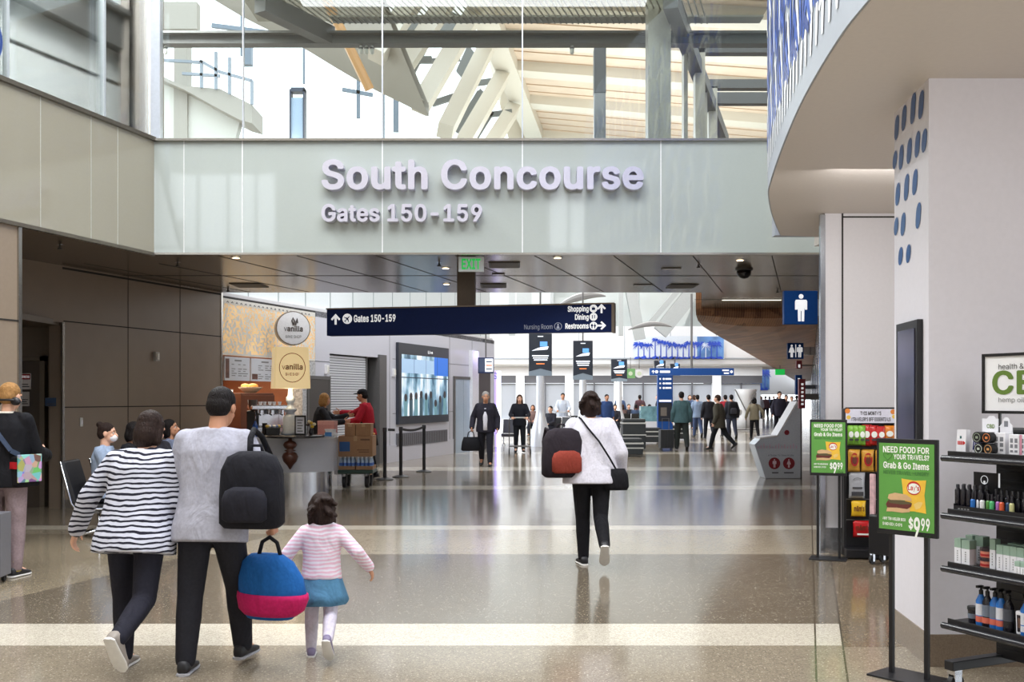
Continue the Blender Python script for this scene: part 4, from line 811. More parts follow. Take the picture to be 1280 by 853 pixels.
for D in (29.5, 33, 36.2, 39.6, 44, 49.7, 56):
    obox(bm, spine(D)-Vector((0, 0, .15)), spine(D)+off-Vector((0, 0, .15)), .95, .4)
struct('beam_3', bm, RB)
# white fins of the skylight, left of the spine
bm = BM()
FI = [((560, -2), (497, 95), 32, 31.5), ((604, -2), (525, 133), 33.5, 31), ((612, 52), (556, 165), 36, 33), ((627, 97), (578, 182), 39, 35), ((641, 137), (608, 190), 43, 39), ((520, -5), (470, 70), 31, 30)]
for (x0_, y0_), (x1_, y1_), d0, d1 in FI:
    obox(bm, at(x0_, y0_, d0), at(x1_, y1_, d1), .5, .6, up=(0, 1, 0))
struct('beam_4', bm, RB)
bm = BM(); GP = mat('skylight_frame', c(104, 106, 104), .5)
for (x0_, y0_), (x1_, y1_), d in (((505, 35), (545, 30), 33), ((540, 78), (575, 72), 34), ((515, 75), (540, 75), 33), ((540, 130), (570, 120), 36), ((590, 105), (625, 100), 40), ((600, 145), (640, 140), 42),
                                  ((545, 100), (575, 60), 35), ((505, 110), (530, 60), 33), ((570, 165), (600, 115), 38), ((590, 180), (615, 140), 42)):
    obox(bm, at(x0_, y0_, d), at(x1_, y1_, d), .18, .2)
for P in (((585, 55), (600, 75), (580, 100), (570, 88)), ((600, 110), (615, 125), (598, 150), (588, 135)), ((560, 12), (580, 22), (560, 50), (548, 40))):
    f = bm.faces.new([bm.verts.new(at(x, y, 40)) for x, y in P])
    r = bmesh.ops.extrude_face_region(bm, geom=[f]); bmesh.ops.translate(bm, vec=(0, .2, 0), verts=[v for v in r['geom'] if isinstance(v, bmesh.types.BMVert)])
struct('trim_14', bm, GP)
# white cladding between fins and spine
bm = BM()
P = [at(585, -30, 41), at(640, -30, 36), at(660, 80, 41.5), at(685, 190, 52), at(640, 190, 50), at(625, 130, 46)]
f = bm.faces.new([bm.verts.new(p) for p in P]); r = bmesh.ops.extrude_face_region(bm, geom=[f]); bmesh.ops.translate(bm, vec=(0, .3, 0), verts=[v for v in r['geom'] if isinstance(v, bmesh.types.BMVert)])
struct('ceiling_cladding', bm, mat('roof_cladding', c(206, 196, 180), .5, var=.03))
# grey eave sheet on the left
bm = BM()
E = cr([(255, -8), (305, 22), (370, 55), (420, 85), (460, 108), (500, 128), (536, 146)], 4)
L0 = [at(x, y, 34-(x-255)*.012) for x, y in E]
U0 = [at(255+(x-255)*.78, -70-(x-255)*.0, 30-(x-255)*.006)+Vector((0, 0, 0)) for x, y in E]
U0 = [at(330+(x-255)/281*142, -10, 31.5-(x-255)*.008) for x, y in E]
a = [bm.verts.new(p) for p in L0]; b = [bm.verts.new(p) for p in U0]
a2 = [bm.verts.new(p+Vector((0, .1, .35))) for p in L0]; b2 = [bm.verts.new(p+Vector((0, .1, .35))) for p in U0]
for i in range(len(a)-1):
    bm.faces.new((a[i], a[i+1], b[i+1], b[i])); bm.faces.new((a2[i], b2[i], b2[i+1], a2[i+1])); bm.faces.new((a[i], a2[i], a2[i+1], a[i+1])); bm.faces.new((b[i], b[i+1], b2[i+1], b2[i]))
struct('ceiling_eave', bm, mat('eave_grey', c(176, 171, 162), .5, var=.04), smooth=True)
bm = BM(); tube(bm, [at(405, -5, 29), at(425, 35, 29.3), at(462, 112, 30)], .14); struct('trim_15', bm, mat('amber_pipe', c(196, 150, 100), .4))
# glazing bars against the sky
bm = BM(); GB = mat('glazing_bar', c(120, 134, 150), .5)
for p0, p1, d, w in (((303, -5), (303, 70), 36, .12), ((265, 32), (382, 47), 36, .14), ((448, 100), (448, 148), 36, .12), ((428, 112), (466, 119), 36, .12), ((380, 60), (380, 105), 36, .08), ((310, 40), (310, 82), 36, .3), ((495, 120), (495, 165), 36, .18), ((480, 105), (480, 180), 36, .05)):
    obox(bm, at(*p0, d), at(*p1, d), w, w)
struct('window_3', bm, GB)
# balcony with glass rail seen through the glass
bm = BM()
P = [(228, 107), (275, 111), (315, 131), (315, 154), (300, 150), (275, 137), (230, 112), (196, 97), (196, 92)]
f = bm.faces.new([bm.verts.new(at(x, y, 27)) for x, y in P]); r = bmesh.ops.extrude_face_region(bm, geom=[f]); bmesh.ops.translate(bm, vec=(0, 1.2, 0), verts=[v for v in r['geom'] if isinstance(v, bmesh.types.BMVert)])
box(bm, gx(211, 27), gx(228, 27), 27.4, 27.8, 7.5, 12)
box(bm, gx(196, 26), gx(246, 26), 26, 26.3, gz(36, 26), gz(2, 26))
struct('balcony', bm, mat('balcony_grey', c(178, 174, 166), .5))
bm = BM()
for p0, p1 in (((250, 76), (275, 90)), ((275, 90), (315, 101)), ((315, 101), (315, 131)), ((252, 76), (252, 110)), ((270, 65), (270, 112)), ((287, 72), (287, 118)), ((198, 75), (250, 78)), ((228, 92), (275, 95))):
    obox(bm, at(*p0, 26.9), at(*p1, 26.9), .07, .07)
struct('railing', bm, mat('rail_steel', c(150, 160, 172), .4, .3))
bm = BM(); P = [(196, 98), (235, 114), (300, 151), (290, 190), (196, 190)]
f = bm.faces.new([bm.verts.new(at(x, y, 27.5)) for x, y in P]); r = bmesh.ops.extrude_face_region(bm, geom=[f]); bmesh.ops.translate(bm, vec=(0, .3, 0), verts=[v for v in r['geom'] if isinstance(v, bmesh.types.BMVert)])
struct('wall_upper_far', bm, mat('pale_cladding', c(222, 222, 216), .5))
bm = BM(); box(bm, gx(364, 24), gx(379, 24), 24, 24.2, 4, gz(122, 24), 0); box(bm, gx(362, 24), gx(364, 24), 23.95, 24.2, 4, gz(112, 24), 1); box(bm, gx(379, 24), gx(381, 24), 23.95, 24.2, 4, gz(112, 24), 1); box(bm, gx(364, 24), gx(381, 24), 23.95, 24.2, gz(115, 24), gz(110, 24), 1)
struct('window_4', bm, [mat('blue_glass', c(176, 200, 226), .1), mat('dark_frame', c(60, 70, 90), .4)])

# ---- far hall
FW = mat('far_white', c(240, 241, 244), .5, var=.015)
bm = BM(); YF = 50
box(bm, -14, 22, YF, YF+.3, ZC, ZT+.1)
box(bm, -14, 22, YF-.05, YF, ZC-.02, ZC+.05, 1)
for i in range(14): box(bm, -10+i*2.2, -9.97+i*2.2, YF-.01, YF, ZC, ZT+.1, 1)
struct('bulkhead', bm, [FW, mat('far_joint', c(170, 176, 184), .5)])
bm = BM(); box(bm, -14, 22, YF, YF+9, ZC-.25, ZC); struct('ceiling_far', bm, FW)
area('gate_fill', (1, 51.9, ZC-.32), 24, 800, (.95, .98, 1), sy=2.5)  # unseen fill added to brighten the dark window bays
area('gate_fill', (0, 44, 11.5), 18, 1900, (.95, .98, 1), sy=8)  # added fill without a fixture, lifts the tall far hall
# window bays of the gate area
bm = BM(); YW = 54
for i in range(9):
    x = -10+i*2.55; box(bm, x, x+.45, YW-.05, YW+.4, 0, ZC-.26)
    box(bm, x+1.5, x+1.56, YW+.08, YW+.2, .5, 2.36, 1)
box(bm, -12, 13, YW, YW+.3, 2.75, ZC-.26); box(bm, -12, 13, YW+.05, YW+.2, 2.36, 2.75, 1)
box(bm, -12, 13, YW, YW+.3, 0, .5)
struct('wall_back', bm, [FW, mat('louver_grey', c(96, 96, 102), .5)])
bm = BM()
for i in range(9):
    x = -10+i*2.55; box(bm, x+.45, x+2.55, YW+.25, YW+.28, .5, 2.35)
struct('window_5', bm, mat('roller_shade', c(176, 180, 188), .6, var=.03))
# concourse runs on: far ceiling and end glazing
bm = BM(); prism_z(bm, [(gx(640, 62), 62), (.30*62-2.7, 62), (.30*118-2.7, 118), (gx(640, 118), 118)], 6.2, 6.5); struct('ceiling_concourse', bm, FW)
bm = BM()
for i in range(7): box(bm, 22+i*3, 22.3+i*3, 118, 118.4, 0, 6.5)
box(bm, 10, 46, 118, 118.3, 5.6, 6.5); box(bm, 10, 46, 118, 118.2, 2.6, 2.9)
struct('window_6', bm, FW)
def cr3(P): return [P[i]+(P[i+1]-P[i])*(k/4) for i in range(len(P)-1) for k in range(4)]+[P[-1]]
# arches and ribs in the tall hall beyond the soffit
bm = BM()
tube(bm, [at(696+61*q/12, 386-17*math.sin(PI*(.02+.62*q/12))**.8, 40) for q in range(13)], [.03+.12*math.sin(PI*q/12) for q in range(13)], 8)
tube(bm, [at(785+55*q/12, 413-8*math.sin(PI*(.02+.8*q/12)), 40) for q in range(13)], [.02+.08*math.sin(PI*q/12) for q in range(13)], 8)
struct('trim_16', bm, mat('arch_grey', c(150, 150, 150), .4))
bm = BM()
for p0, p1, w in (((788, 360), (800, 425), .5), ((776, 360), (776, 420), .2), ((870, 360), (825, 416), .7), ((850, 360), (812, 405), .25), ((640, 355), (640, 420), .3), ((690, 355), (690, 415), .12), ((655, 355), (655, 400), .7), ((720, 355), (722, 400), .12)):
    obox(bm, at(*p0, 48), at(*p1, 48), w, .3, up=(0, 1, 0))
struct('beam_5', bm, mat('hall_rib', c(168, 172, 172), .5))
bm = BM(); box(bm, -6, 24, 52.2, 52.5, ZT, 13.2)
for P, Y in (([(600, 340), (690, 340), (690, 425), (600, 425)], 51), ([(690, 372), (760, 372), (760, 415), (690, 415)], 51.5), ([(800, 345), (880, 345), (850, 420), (800, 424)], 51)):
    f = bm.faces.new([bm.verts.new(at(x, y, Y)) for x, y in P]); r = bmesh.ops.extrude_face_region(bm, geom=[f]); bmesh.ops.translate(bm, vec=(0, .3, 0), verts=[v for v in r['geom'] if isinstance(v, bmesh.types.BMVert)])
struct('wall_hall_upper', bm, mat('hall_pale', c(190, 196, 194), .4, var=.10, nscale=.5))

# ---- the hall behind the camera (unseen roof added to dim the foreground, window wall)
bm = BM(); box(bm, -16, 16, -15, 6, 12, 12.4); box(bm, -16, 16, 6, 12.5, 12, 12.4)
struct('ceiling_sky_block', bm, mat('sky_block_pale', c(225, 220, 212), .6))
bm = BM(); YB = -14
for x0_, x1_, z0_, z1_ in ((-22, 20, 0, 5.5), (-22, 20, 10.5, 12), (-22, -16.6, 5.5, 10.5), (-15.2, -13.6, 5.5, 10.5), (-9.4, 1.5, 5.5, 10.5), (4, 20, 5.5, 10.5)):
    box(bm, x0_, x1_, YB-.3, YB, z0_, z1_)
for x in (-15.9, -12.5, -11.3, -10.2, 2.2): box(bm, x, x+.1, YB-.1, YB, 5.5, 10.5, 1)
for z in (7.4,): box(bm, -16.6, 4, YB-.1, YB, z, z+.1, 1)
struct('wall_behind', bm, [mat('hall_wall', c(206, 200, 190), .6), STEEL])

bm = BM(); box(bm, -13.3, -13, -14, 9, 0, 8.6)
struct('wall_light_block', bm, mat('hall_wall', c(206, 200, 190), .6))  # unseen wall added to cut sky light on shell and floor
# ---- light
w = bpy.data.worlds.new('sky'); scn.world = w; w.use_nodes = True
nt = w.node_tree; nt.nodes.clear()
ow = node(nt, 'ShaderNodeOutputWorld'); bg = node(nt, 'ShaderNodeBackground')
bg.inputs[0].default_value = (.90, .95, 1, 1); bg.inputs[1].default_value = 3.0
nt.links.new(bg.outputs[0], ow.inputs[0])
def spot(name, loc, e, ang=80, col=(1, .88, .7)):
    l = bpy.data.lights.new(name, 'SPOT'); l.energy = e; l.color = col; l.spot_size = R(ang); l.spot_blend = .6; l.shadow_soft_size = .06
    o = bpy.data.objects.new(name, l); COL.objects.link(o); o.location = loc
    return o
area('upper_fill', (-6.6, 12.6, 9.6), 3.5, 3000, (1, 1, 1), (0, R(28), 0))  # fill added to brighten the white wall behind the left glass
area('hall_fill', (-1, 4.4, 11.9), 9, 2300, (.95, .97, 1))  # added fill out of view, lights the foreground
area('vault_fill', (5, 38, 7.2), 12, 1600, (1, .98, .95), (R(180), 0, 0), 16)  # added uplight hidden behind the bulkhead, brightens vault and fins
area('shop_fill', (3.1, 8.4, 3.38), 1.0, 60, (1, .98, .97), (R(30), 0, 0))  # unseen fill added for the store panels and snack rack
area('shop_fill', (2.9, 3.2, 3.36), 1.3, 45, (.97, .97, 1), (R(38), 0, 0))  # unseen fill added to lift the column front and gondola
cam = bpy.data.cameras.new('camera'); cam.lens = F/1280*36; cam.sensor_width = 36; cam.shift_y = (HY-426.5)/1280
co = bpy.data.objects.new('camera', cam); COL.objects.link(co); co.location = (0, 0, EYE); co.rotation_euler = (R(90), 0, 0)
cam.clip_end = 500
scn.camera = co
scn.view_settings.view_transform = 'Standard'; scn.view_settings.look = 'None'; scn.view_settings.gamma = 1; scn.view_settings.use_curve_mapping = False
scn.view_settings.exposure = 0
scn.cycles.use_denoising = True
scn.cycles.max_bounces = 8; scn.cycles.diffuse_bounces = 4; scn.cycles.glossy_bounces = 4; scn.cycles.transparent_max_bounces = 12
scn.cycles.sample_clamp_indirect = 6
# ================================================================ SIGNS AND FITTINGS
def label_box(bm, x0, x1, z0, z1, y, mi): poly_y(bm, [(x0, z0), (x1, z0), (x1, z1), (x0, z1)], y, mi)
# raised lettering on the bulkhead
METAL = mat('letter_metal', c(214, 212, 226), .3, .55, var=.03)
Yb = 13.6
def raised(name, s, px0, px1, pyb, pyt, label):
    bm = BM(); cap = (pyb-pyt)*Yb/F
    add_text(bm, s, 0, 0, cap, y=-.035, width=(px1-px0)*Yb/F, bold=.028, ext=.035)
    o = mk(name, bm, METAL, None, (gx(px0, Yb), Yb-.035, gz(pyb, Yb))); return tag(o, label, 'wall lettering')
raised('raised_lettering', 'South Concourse', 404, 803, 238, 204, 'large raised silver letters reading South Concourse on the glazed bulkhead')
raised('raised_lettering', 'Gates 150-159', 404, 603, 278.5, 258.5, 'smaller raised silver letters reading Gates 150-159 on the bulkhead')

def man_icon(bm, cx, cz, s, y, mi, skirt=False):
    disc_y(bm, cx, cz+.40*s, .085*s, y, 16, mi)
    if skirt: P = [(-.10, .28), (.10, .28), (.17, .1), (.24, -.12), (.10, -.12), (.10, -.5), (-.10, -.5), (-.10, -.12), (-.24, -.12), (-.17, .1)]
    else: P = [(-.19, .28), (.19, .28), (.22, .22), (.22, -.08), (.14, -.08), (.12, .0), (.11, -.5), (.015, -.5), (.015, -.12), (-.015, -.12), (-.015, -.5), (-.11, -.5), (-.12, 0), (-.14, -.08), (-.22, -.08), (-.22, .22)]
    poly_y(bm, [(cx+a*s, cz+b*s) for a, b in P], y, mi)
def plane_icon(bm, cx, cz, s, y, mi, ang=-.78):
    P = [(0, .5), (.07, .38), (.07, .12), (.46, -.1), (.46, -.2), (.07, -.08), (.05, -.34), (.17, -.43), (.17, -.5), (0, -.45)]
    P = P+[(-a, b) for a, b in P[-2:0:-1]]
    ca, sa = math.cos(ang), math.sin(ang)
    poly_y(bm, [(cx+s*(a*ca-b*sa), cz+s*(a*sa+b*ca)) for a, b in P], y, mi)

# hanging way-finding sign
sg = thing('hanging_sign', 'long navy hanging sign reading Gates 150-159, Shopping, Dining and Restrooms', 'sign', (-.655, 15.0, 0), math.atan2(-.92, 4.13))
zb, zt_ = 2.503, 2.89; W2 = 2.115; yf = -.09
bm = BM(); box(bm, -W2, W2, yf, .09, zb, zt_); sub(sg, 'sign_panel', bm, NAVY, bevel=.006)
bm = BM(); box(bm, -W2-.01, W2+.012, yf-.004, .1, zt_, zt_+.02); box(bm, W2-.006, W2+.03, yf-.006, .1, zb-.01, zt_+.02); sub(sg, 'edge_trim', bm, mat('bronze_edge', c(120, 108, 96), .4, .5))
bm = BM(); box(bm, -.145, .12, .0, .07, zt_, ZC); sub(sg, 'post', bm, mat('post_bronze', c(84, 74, 66), .4, .4), bevel=.004)
def lx(px): 
    k = (px-CX)/F; th = math.atan2(-.92, 4.13); D = (math.cos(th), math.sin(th))
    return (k*15.0+.655)/(D[0]-k*D[1])
bm = BM(); y_ = yf-.003
add_text(bm, 'Gates 150-159', lx(445), 2.70, .098, y_, lx(497)-lx(445), bold=.02)
arrow(bm, lx(422.5), 2.745, .16, 0, y_)
disc_y(bm, lx(437), 2.748, .075, y_)
for s_, z_, x0_, x1_ in (('Shopping', 2.795, 711, 737), ('Dining', 2.68, 720, 737), ('Restrooms', 2.555, 708, 737)):
    add_text(bm, s_, lx(x0_), z_, .072, y_, lx(x1_)-lx(x0_), bold=.02)
    disc_y(bm, lx(743), z_+.036, .055, y_)
add_text(bm, 'Nursing Room', lx(657), 2.555, .066, y_, lx(692)-lx(657), bold=.004, mi=2)
disc_y(bm, lx(699), 2.59, .055, y_, mi=2)
arrow(bm, lx(753), 2.83, .13, 0, y_); arrow(bm, lx(753), 2.592, .13, -PI/2, y_)
y2 = y_-.002
plane_icon(bm, lx(437), 2.748, .115, y2, 1)
disc_y(bm, lx(699), 2.59, .047, y2, mi=1); 
poly_y(bm, [(lx(699)-.025, 2.555), (lx(699)+.025, 2.555), (lx(699)+.012, 2.60), (lx(699)-.012, 2.60)], y2-.001, 2); disc_y(bm, lx(699), 2.615, .012, y2-.001, mi=2)
man_icon(bm, lx(743)-.02, 2.59, .075, y2, 1); man_icon(bm, lx(743)+.02, 2.59, .075, y2, 1, True)
for dx in (-.015, .015): box(bm, lx(743)+dx-.006, lx(743)+dx+.006, y2, y2+.001, 2.69, 2.742, 1)
box(bm, lx(743)-.024, lx(743)+.024, y2, y2+.001, 2.81, 2.845, 1); tube(bm, [(lx(743)-.012, y2, 2.845), (lx(743), y2, 2.862), (lx(743)+.012, y2, 2.845)], .004, 5, 1)
sub(sg, 'lettering', bm, [LETTER, NAVY, mat('sign_grey', c(180, 190, 210), .4)], fixn=False)

# exit sign at the ceiling edge
GREEN = emis('exit_green', c(20, 170, 70), .8)
ex = thing('exit_sign', 'green and white illuminated EXIT sign under the bulkhead', 'exit sign', (gx(589, 13.84), 13.84, gz(340, 13.84)))
bm = BM(); box(bm, -.17, .17, -.03, .03, 0, .20); sub(ex, 'housing', bm, mat('exit_housing', c(206, 212, 214), .3), bevel=.006)
bm = BM(); add_text(bm, 'EXIT', 0, .035, .13, -.034, .25, bold=.02, align='CENTER'); sub(ex, 'lettering', bm, GREEN, fixn=False)
bm = BM(); box(bm, -.06, .06, -.02, .02, .2, ZC-gz(340, 13.84)+.01); sub(ex, 'mount', bm, BLACK)

# rest room signs on the right wall
def rest_sign(px0, px1, py0, py1, Y, label, kind):
    w = (px1-px0)*Y/F; z0, z1 = gz(py1, Y), gz(py0, Y); cx = gx((px0+px1)/2, Y)
    t = thing('restroom_sign', label, 'sign', (cx, Y, z0)); h = z1-z0
    bm = BM(); box(bm, -w/2, w/2, -.05, .05, 0, h); sub(t, 'sign_box', bm, mat('rest_blue', c(8, 60, 124), .45, spec=.2), bevel=.008)
    bm = BM()
    if kind == 'man': man_icon(bm, 0, h*.5, h*.82, -.053, 0)
    else:
        man_icon(bm, -w*.25, h*.5, h*.8, -.053, 0, True); man_icon(bm, w*.25, h*.5, h*.8, -.053, 0); label_box(bm, -.012, .012, h*.1, h*.9, -.053, 0)
    sub(t, 'pictogram', bm, LETTER, fixn=False)
    wx = .285*Y+.17
    bm = BM(); box(bm, w/2, wx-cx+.06, -.04, .04, h*.25, h*.75); sub(t, 'bracket', bm, CHROME)
rest_sign(979, 1021, 364, 406, 13.9, 'blue square sign with a single white standing figure', 'man')
rest_sign(984, 1004, 429, 449, 28, 'small blue sign with two white figures and a dividing bar', 'both')
# small projecting signs further along the right wall
def blade(px0, px1, py0, py1, Y, m, label, txt):
    w = (px1-px0)*Y/F; h = (py1-py0)*Y/F; cx = gx((px0+px1)/2, Y)
    t = thing('blade_sign', label, 'sign', (cx, Y, gz(py1, Y)))
    bm = BM(); box(bm, -w/2, w/2, -.05, .05, 0, h); sub(t, 'sign_box', bm, m, bevel=.006)
    bm = BM()
    for i in range(txt): label_box(bm, -w*.18, w*.18, h*(.12+.8*i/txt), h*(.12+.8*(i+.5)/txt), -.053, 0)
    sub(t, 'marking', bm, LETTER, fixn=False)
    bm = BM(); box(bm, w/2, .285*Y+.19-cx, -.02, .02, h*.3, h*.5); sub(t, 'bracket', bm, STEEL)
blade(998, 1006, 474, 511, 20, mat('dark_red', c(120, 24, 34), .4), 'dark red vertical blade sign on the right wall above the silver kiosk', 6)
blade(994, 1002, 469, 494, 27, mat('rest_blue', c(8, 60, 124), .45, spec=.2), 'narrow blue vertical blade sign just behind the dark red one', 5)
blade(995, 1002, 451, 461, 33, mat('dark_red', c(120, 24, 34), .4), 'small dark red sign below the two-figure restroom sign', 1)

# ceiling fittings
def soff_pt(px, py): return Vector((gx(px, F*(ZC-EYE)/(HY-py)), F*(ZC-EYE)/(HY-py), ZC))
GRILLE = mat('grille_dark', c(62, 58, 54), .5)
def vent(px0, px1, py, label):
    p = soff_pt((px0+px1)/2, py); w = (px1-px0)*p.y/F
    t = thing('ceiling_vent', label, 'vent', p, 0, 'square ceiling vents')
    bm = BM(); box(bm, -w/2, w/2, -.3, .3, -.012, 0); sub(t, 'vent_frame', bm, GRILLE, bevel=.003)
    bm = BM()
    for i in range(7): box(bm, -w/2+.03, w/2-.03, -.27+i*.082, -.24+i*.082, -.02, -.012)
    sub(t, 'louvre', bm, mat('grille_grey', c(104, 98, 90), .4))
vent(611, 650, 331, 'square vent in the soffit right beside the exit sign'); vent(601, 633, 357, 'square vent in the soffit behind the sign post')
vent(835, 870, 357.5, 'square vent in the soffit near the wood ceiling'); vent(292, 331, 356.5, 'square vent in the soffit above the cafe corner')
def slotlight(px0, px1, py, label, lit=False):
    p = soff_pt((px0+px1)/2, py); w = (px1-px0)*p.y/F
    t = thing('ceiling_light', label, 'light fitting', p)
    bm = BM(); box(bm, -w/2, w/2, -.06, .06, -.012, 0); sub(t, 'trim_ring', bm, GRILLE)
    bm = BM(); box(bm, -w/2+.015, w/2-.015, -.045, .045, -.016, -.012); sub(t, 'diffuser', bm, emis('lit_white', c(255, 244, 226), 2.2) if lit else mat('unlit_lens', c(190, 184, 176), .2))
slotlight(827, 851, 335.5, 'dark slot fitting in the soffit right of the exit sign'); slotlight(792, 816, 356, 'dark slot fitting in the soffit above the sign end')
slotlight(902, 977, 374.5, 'long lit strip light in the ceiling before the wood', True)
slotlight(615, 631, 342.5, 'small square fitting in the soffit close to the post')
for px, py, nm in ((295, 322, 'above the left bulkhead corner'), (557, 335, 'just left of the exit sign'), (558, 355, 'left of the sign post'), (925, 325, 'by the right end of the bulkhead'), (697, 322, 'under the middle of the bulkhead')):
    p = soff_pt(px, py); t = thing('downlight', 'small round warm downlight in the soffit '+nm, 'downlight', p)
    bm = BM(); lathe(bm, [(.07, -.008), (.075, 0), (.075, .001)], 16); sub(t, 'ring', bm, CHROME)
    bm = BM(); lathe(bm, [(.045, -.012), (.045, -.008)], 14); sub(t, 'lamp', bm, emis('warm_lamp', c(255, 226, 180), 6))
    spot('downlight_beam', (p.x, p.y, ZC-.03), 25, 100)
p = soff_pt(930, 336); t = thing('dome_camera', 'black dome security camera hanging from the soffit', 'security camera', p)
bm = BM(); lathe(bm, [(.11, -.03), (.13, -.02), (.13, 0)], 20); sub(t, 'mount', bm, mat('cam_grey', c(60, 58, 56), .4))
bm = BM(); lathe(bm, [(.01, -.15), (.06, -.135), (.10, -.09), (.105, -.03)], 20); sub(t, 'dome', bm, mat('smoked_dome', c(12, 12, 14), .08), smooth=True)
for i, (px, py, nm) in enumerate(((75, 306, 'over the service door recess'), (222, 328, 'left of the bulkhead corner'), (549, 328, 'left of the exit sign'), (873, 330, 'right of the slot fitting'), (972, 362, 'near the single-figure sign'), (285, 361, 'above the lit cafe pattern'))):
    p = soff_pt(px, py); t = thing('sprinkler', 'tiny sprinkler head in the soffit '+nm, 'sprinkler', p+Vector((0, 0, .004)))
    bm = BM(); lathe(bm, [(.045, -.006), (.045, 0)], 12); sub(t, 'escutcheon', bm, CHROME)
    bm = BM(); lathe(bm, [(.012, -.03), (.03, -.055), (.03, -.06), (.014, -.062)], 10); bm2 = lathe(bm, [(.012, -.03), (.012, -.004)], 8); sub(t, 'head', bm, GRILLE)
# devices on the brown wall
def on_wall(name, px, py, w, h, d, m, label, cat):
    Y = wall_at(px); s = wall_s(Y); p = wpt(s); o = thing(name, label, cat, (p.x, p.y, gz(py, Y)), wl_rot)
    bm = BM(); box(bm, -w/2, w/2, -d, 0, -h/2, h/2); sub(o, 'cover', bm, m, bevel=.008); return o
o = on_wall('wall_strobe', 193.5, 446, .10, .15, .06, mat('device_silver', c(176, 172, 166), .3, .2), 'small silver alarm device mid-height on the brown wall', 'alarm device')
bm = BM(); box(bm, -.025, .025, -.075, -.06, -.05, .05); sub(o, 'lens', bm, mat('device_lens', c(230, 228, 220), .2), bevel=.004)
o = on_wall('wall_switch', 101, 528, .055, .13, .02, mat('switch_white', c(206, 204, 198), .3), 'narrow white switch plate low on the brown wall', 'switch')
bm = BM(); box(bm, -.012, .012, -.028, -.02, -.03, .03); sub(o, 'rocker', bm, WHITE)
o = on_wall('wall_strobe', 407, 462, .13, .2, .06, WHITE, 'white alarm device on the grey wall beside the shutter', 'alarm device')
bm = BM(); box(bm, -.03, .03, -.075, -.06, -.06, .06); sub(o, 'lens', bm, mat('device_lens', c(230, 228, 220), .2))
o = on_wall('wall_plate', 408, 497, .12, .2, .02, mat('rest_blue', c(8, 60, 124), .45, spec=.2), 'small blue plate on the grey wall beside the shutter', 'sign')
bm = BM(); man_icon(bm, 0, 0, .12, -.022, 0); sub(o, 'pictogram', bm, LETTER, fixn=False)
o = on_wall('wall_strobe', 491, 466, .12, .2, .06, WHITE, 'white alarm device between the shutter and the video wall', 'alarm device')
bm = BM(); box(bm, -.03, .03, -.075, -.06, -.06, .06); sub(o, 'lens', bm, mat('device_lens', c(230, 228, 220), .2))
# signs in the recess
def plate(px0, px1, py0, py1, Y, m, label, lines, hd=None, head=None):
    w = (px1-px0)*Y/F; h = (py1-py0)*Y/F
    o = thing('notice_plate', label, 'sign', (gx((px0+px1)/2, Y), Y, gz(py1, Y)))
    bm = BM(); box(bm, -w/2, w/2, -.012, 0, 0, h); sub(o, 'plate', bm, m)
    bm = BM()
    if hd: label_box(bm, -w*.46, w*.46, h*.62, h*.96, -.014, 1)
    if head: add_text(bm, head, 0, h*.72, h*.13, -.016, w*.8, .01, align='CENTER')
    for i in range(lines): label_box(bm, -w*.38, w*(.38-.1*(i % 2)), h*(.14+.14*i), h*(.2+.14*i), -.014, 2)
    sub(o, 'marking', bm, [LETTER, hd or LETTER, mat('print_dark', c(60, 60, 64), .6)], fixn=False)
plate(24, 39, 467, 487, 15.06, mat('notice_white', c(214, 206, 200), .4), 'white notice with a red heading on the service door', 2, mat('notice_red', c(150, 24, 30), .4), 'RESTRICTED')
plate(24, 37, 490, 508, 15.06, mat('notice_grey', c(188, 182, 174), .4), 'plain pale notice under the red-headed one', 3)
plate(57, 76, 497.5, 508, 14.88, mat('rest_blue_dark', c(16, 52, 88), .4), 'dark blue room plate at the edge of the door recess', 2)

# upper storey: hanging line-array loudspeaker
t = thing('line_array_speaker', 'tall slim grey loudspeaker column hanging behind the bulkhead glass', 'loudspeaker', (gx(749.5, 17), 17, 0))
w_ = 15*17/F
bm = BM(); box(bm, -w_/2, w_/2, -.1, .1, gz(118, 17), gz(62, 17)); sub(t, 'cabinet', bm, mat('speaker_dark', c(82, 84, 88), .5), bevel=.006)
bm = BM(); box(bm, -w_/2+.005, w_/2-.005, -.09, .09, 4.6, gz(118, 17)); sub(t, 'lower_cabinet', bm, mat('speaker_grey', c(136, 138, 140), .45), bevel=.006)
bm = BM(); tube(bm, [(0, 0, gz(62, 17)), (0, 0, gz(46, 17))], .012); sub(t, 'hanging_rod', bm, STEEL)
# small clamps on the beam
for px in (451, 458, 465, 715, 207):
    p = at(px, 58, 15.2); t = thing('beam_fixture', 'small pale bulb fixture under the steel beam', 'fixture', p, 0, 'bulb fixtures under the steel beam')
    bm = BM(); lathe(bm, [(.012, -.12), (.03, -.1), (.03, -.04), (.018, 0), (.018, .08)], 10); sub(t, 'bulb', bm, mat('bulb_white', c(232, 230, 224), .3), smooth=True)
    bm = BM(); lathe(bm, [(.033, -.04), (.033, -.02)], 10); sub(t, 'collar', bm, STEEL)
t = thing('round_sign', 'blue-edged round disc at the far left edge of the upper glass', 'sign', (-5.26, 11.55, gz(75, 11.5)), bl_rot)
bm = BM(); cyl_y(bm, -.93, 0, .33, -.06, -.02); sub(t, 'rim', bm, mat('rim_blue', c(40, 70, 140), .3))
bm = BM(); cyl_y(bm, -.93, 0, .28, -.07, -.02); sub(t, 'face', bm, WHITE)
bm = BM(); box(bm, -.98, -.88, -.02, .06, -.03, .03); sub(t, 'standoff', bm, CHROME)

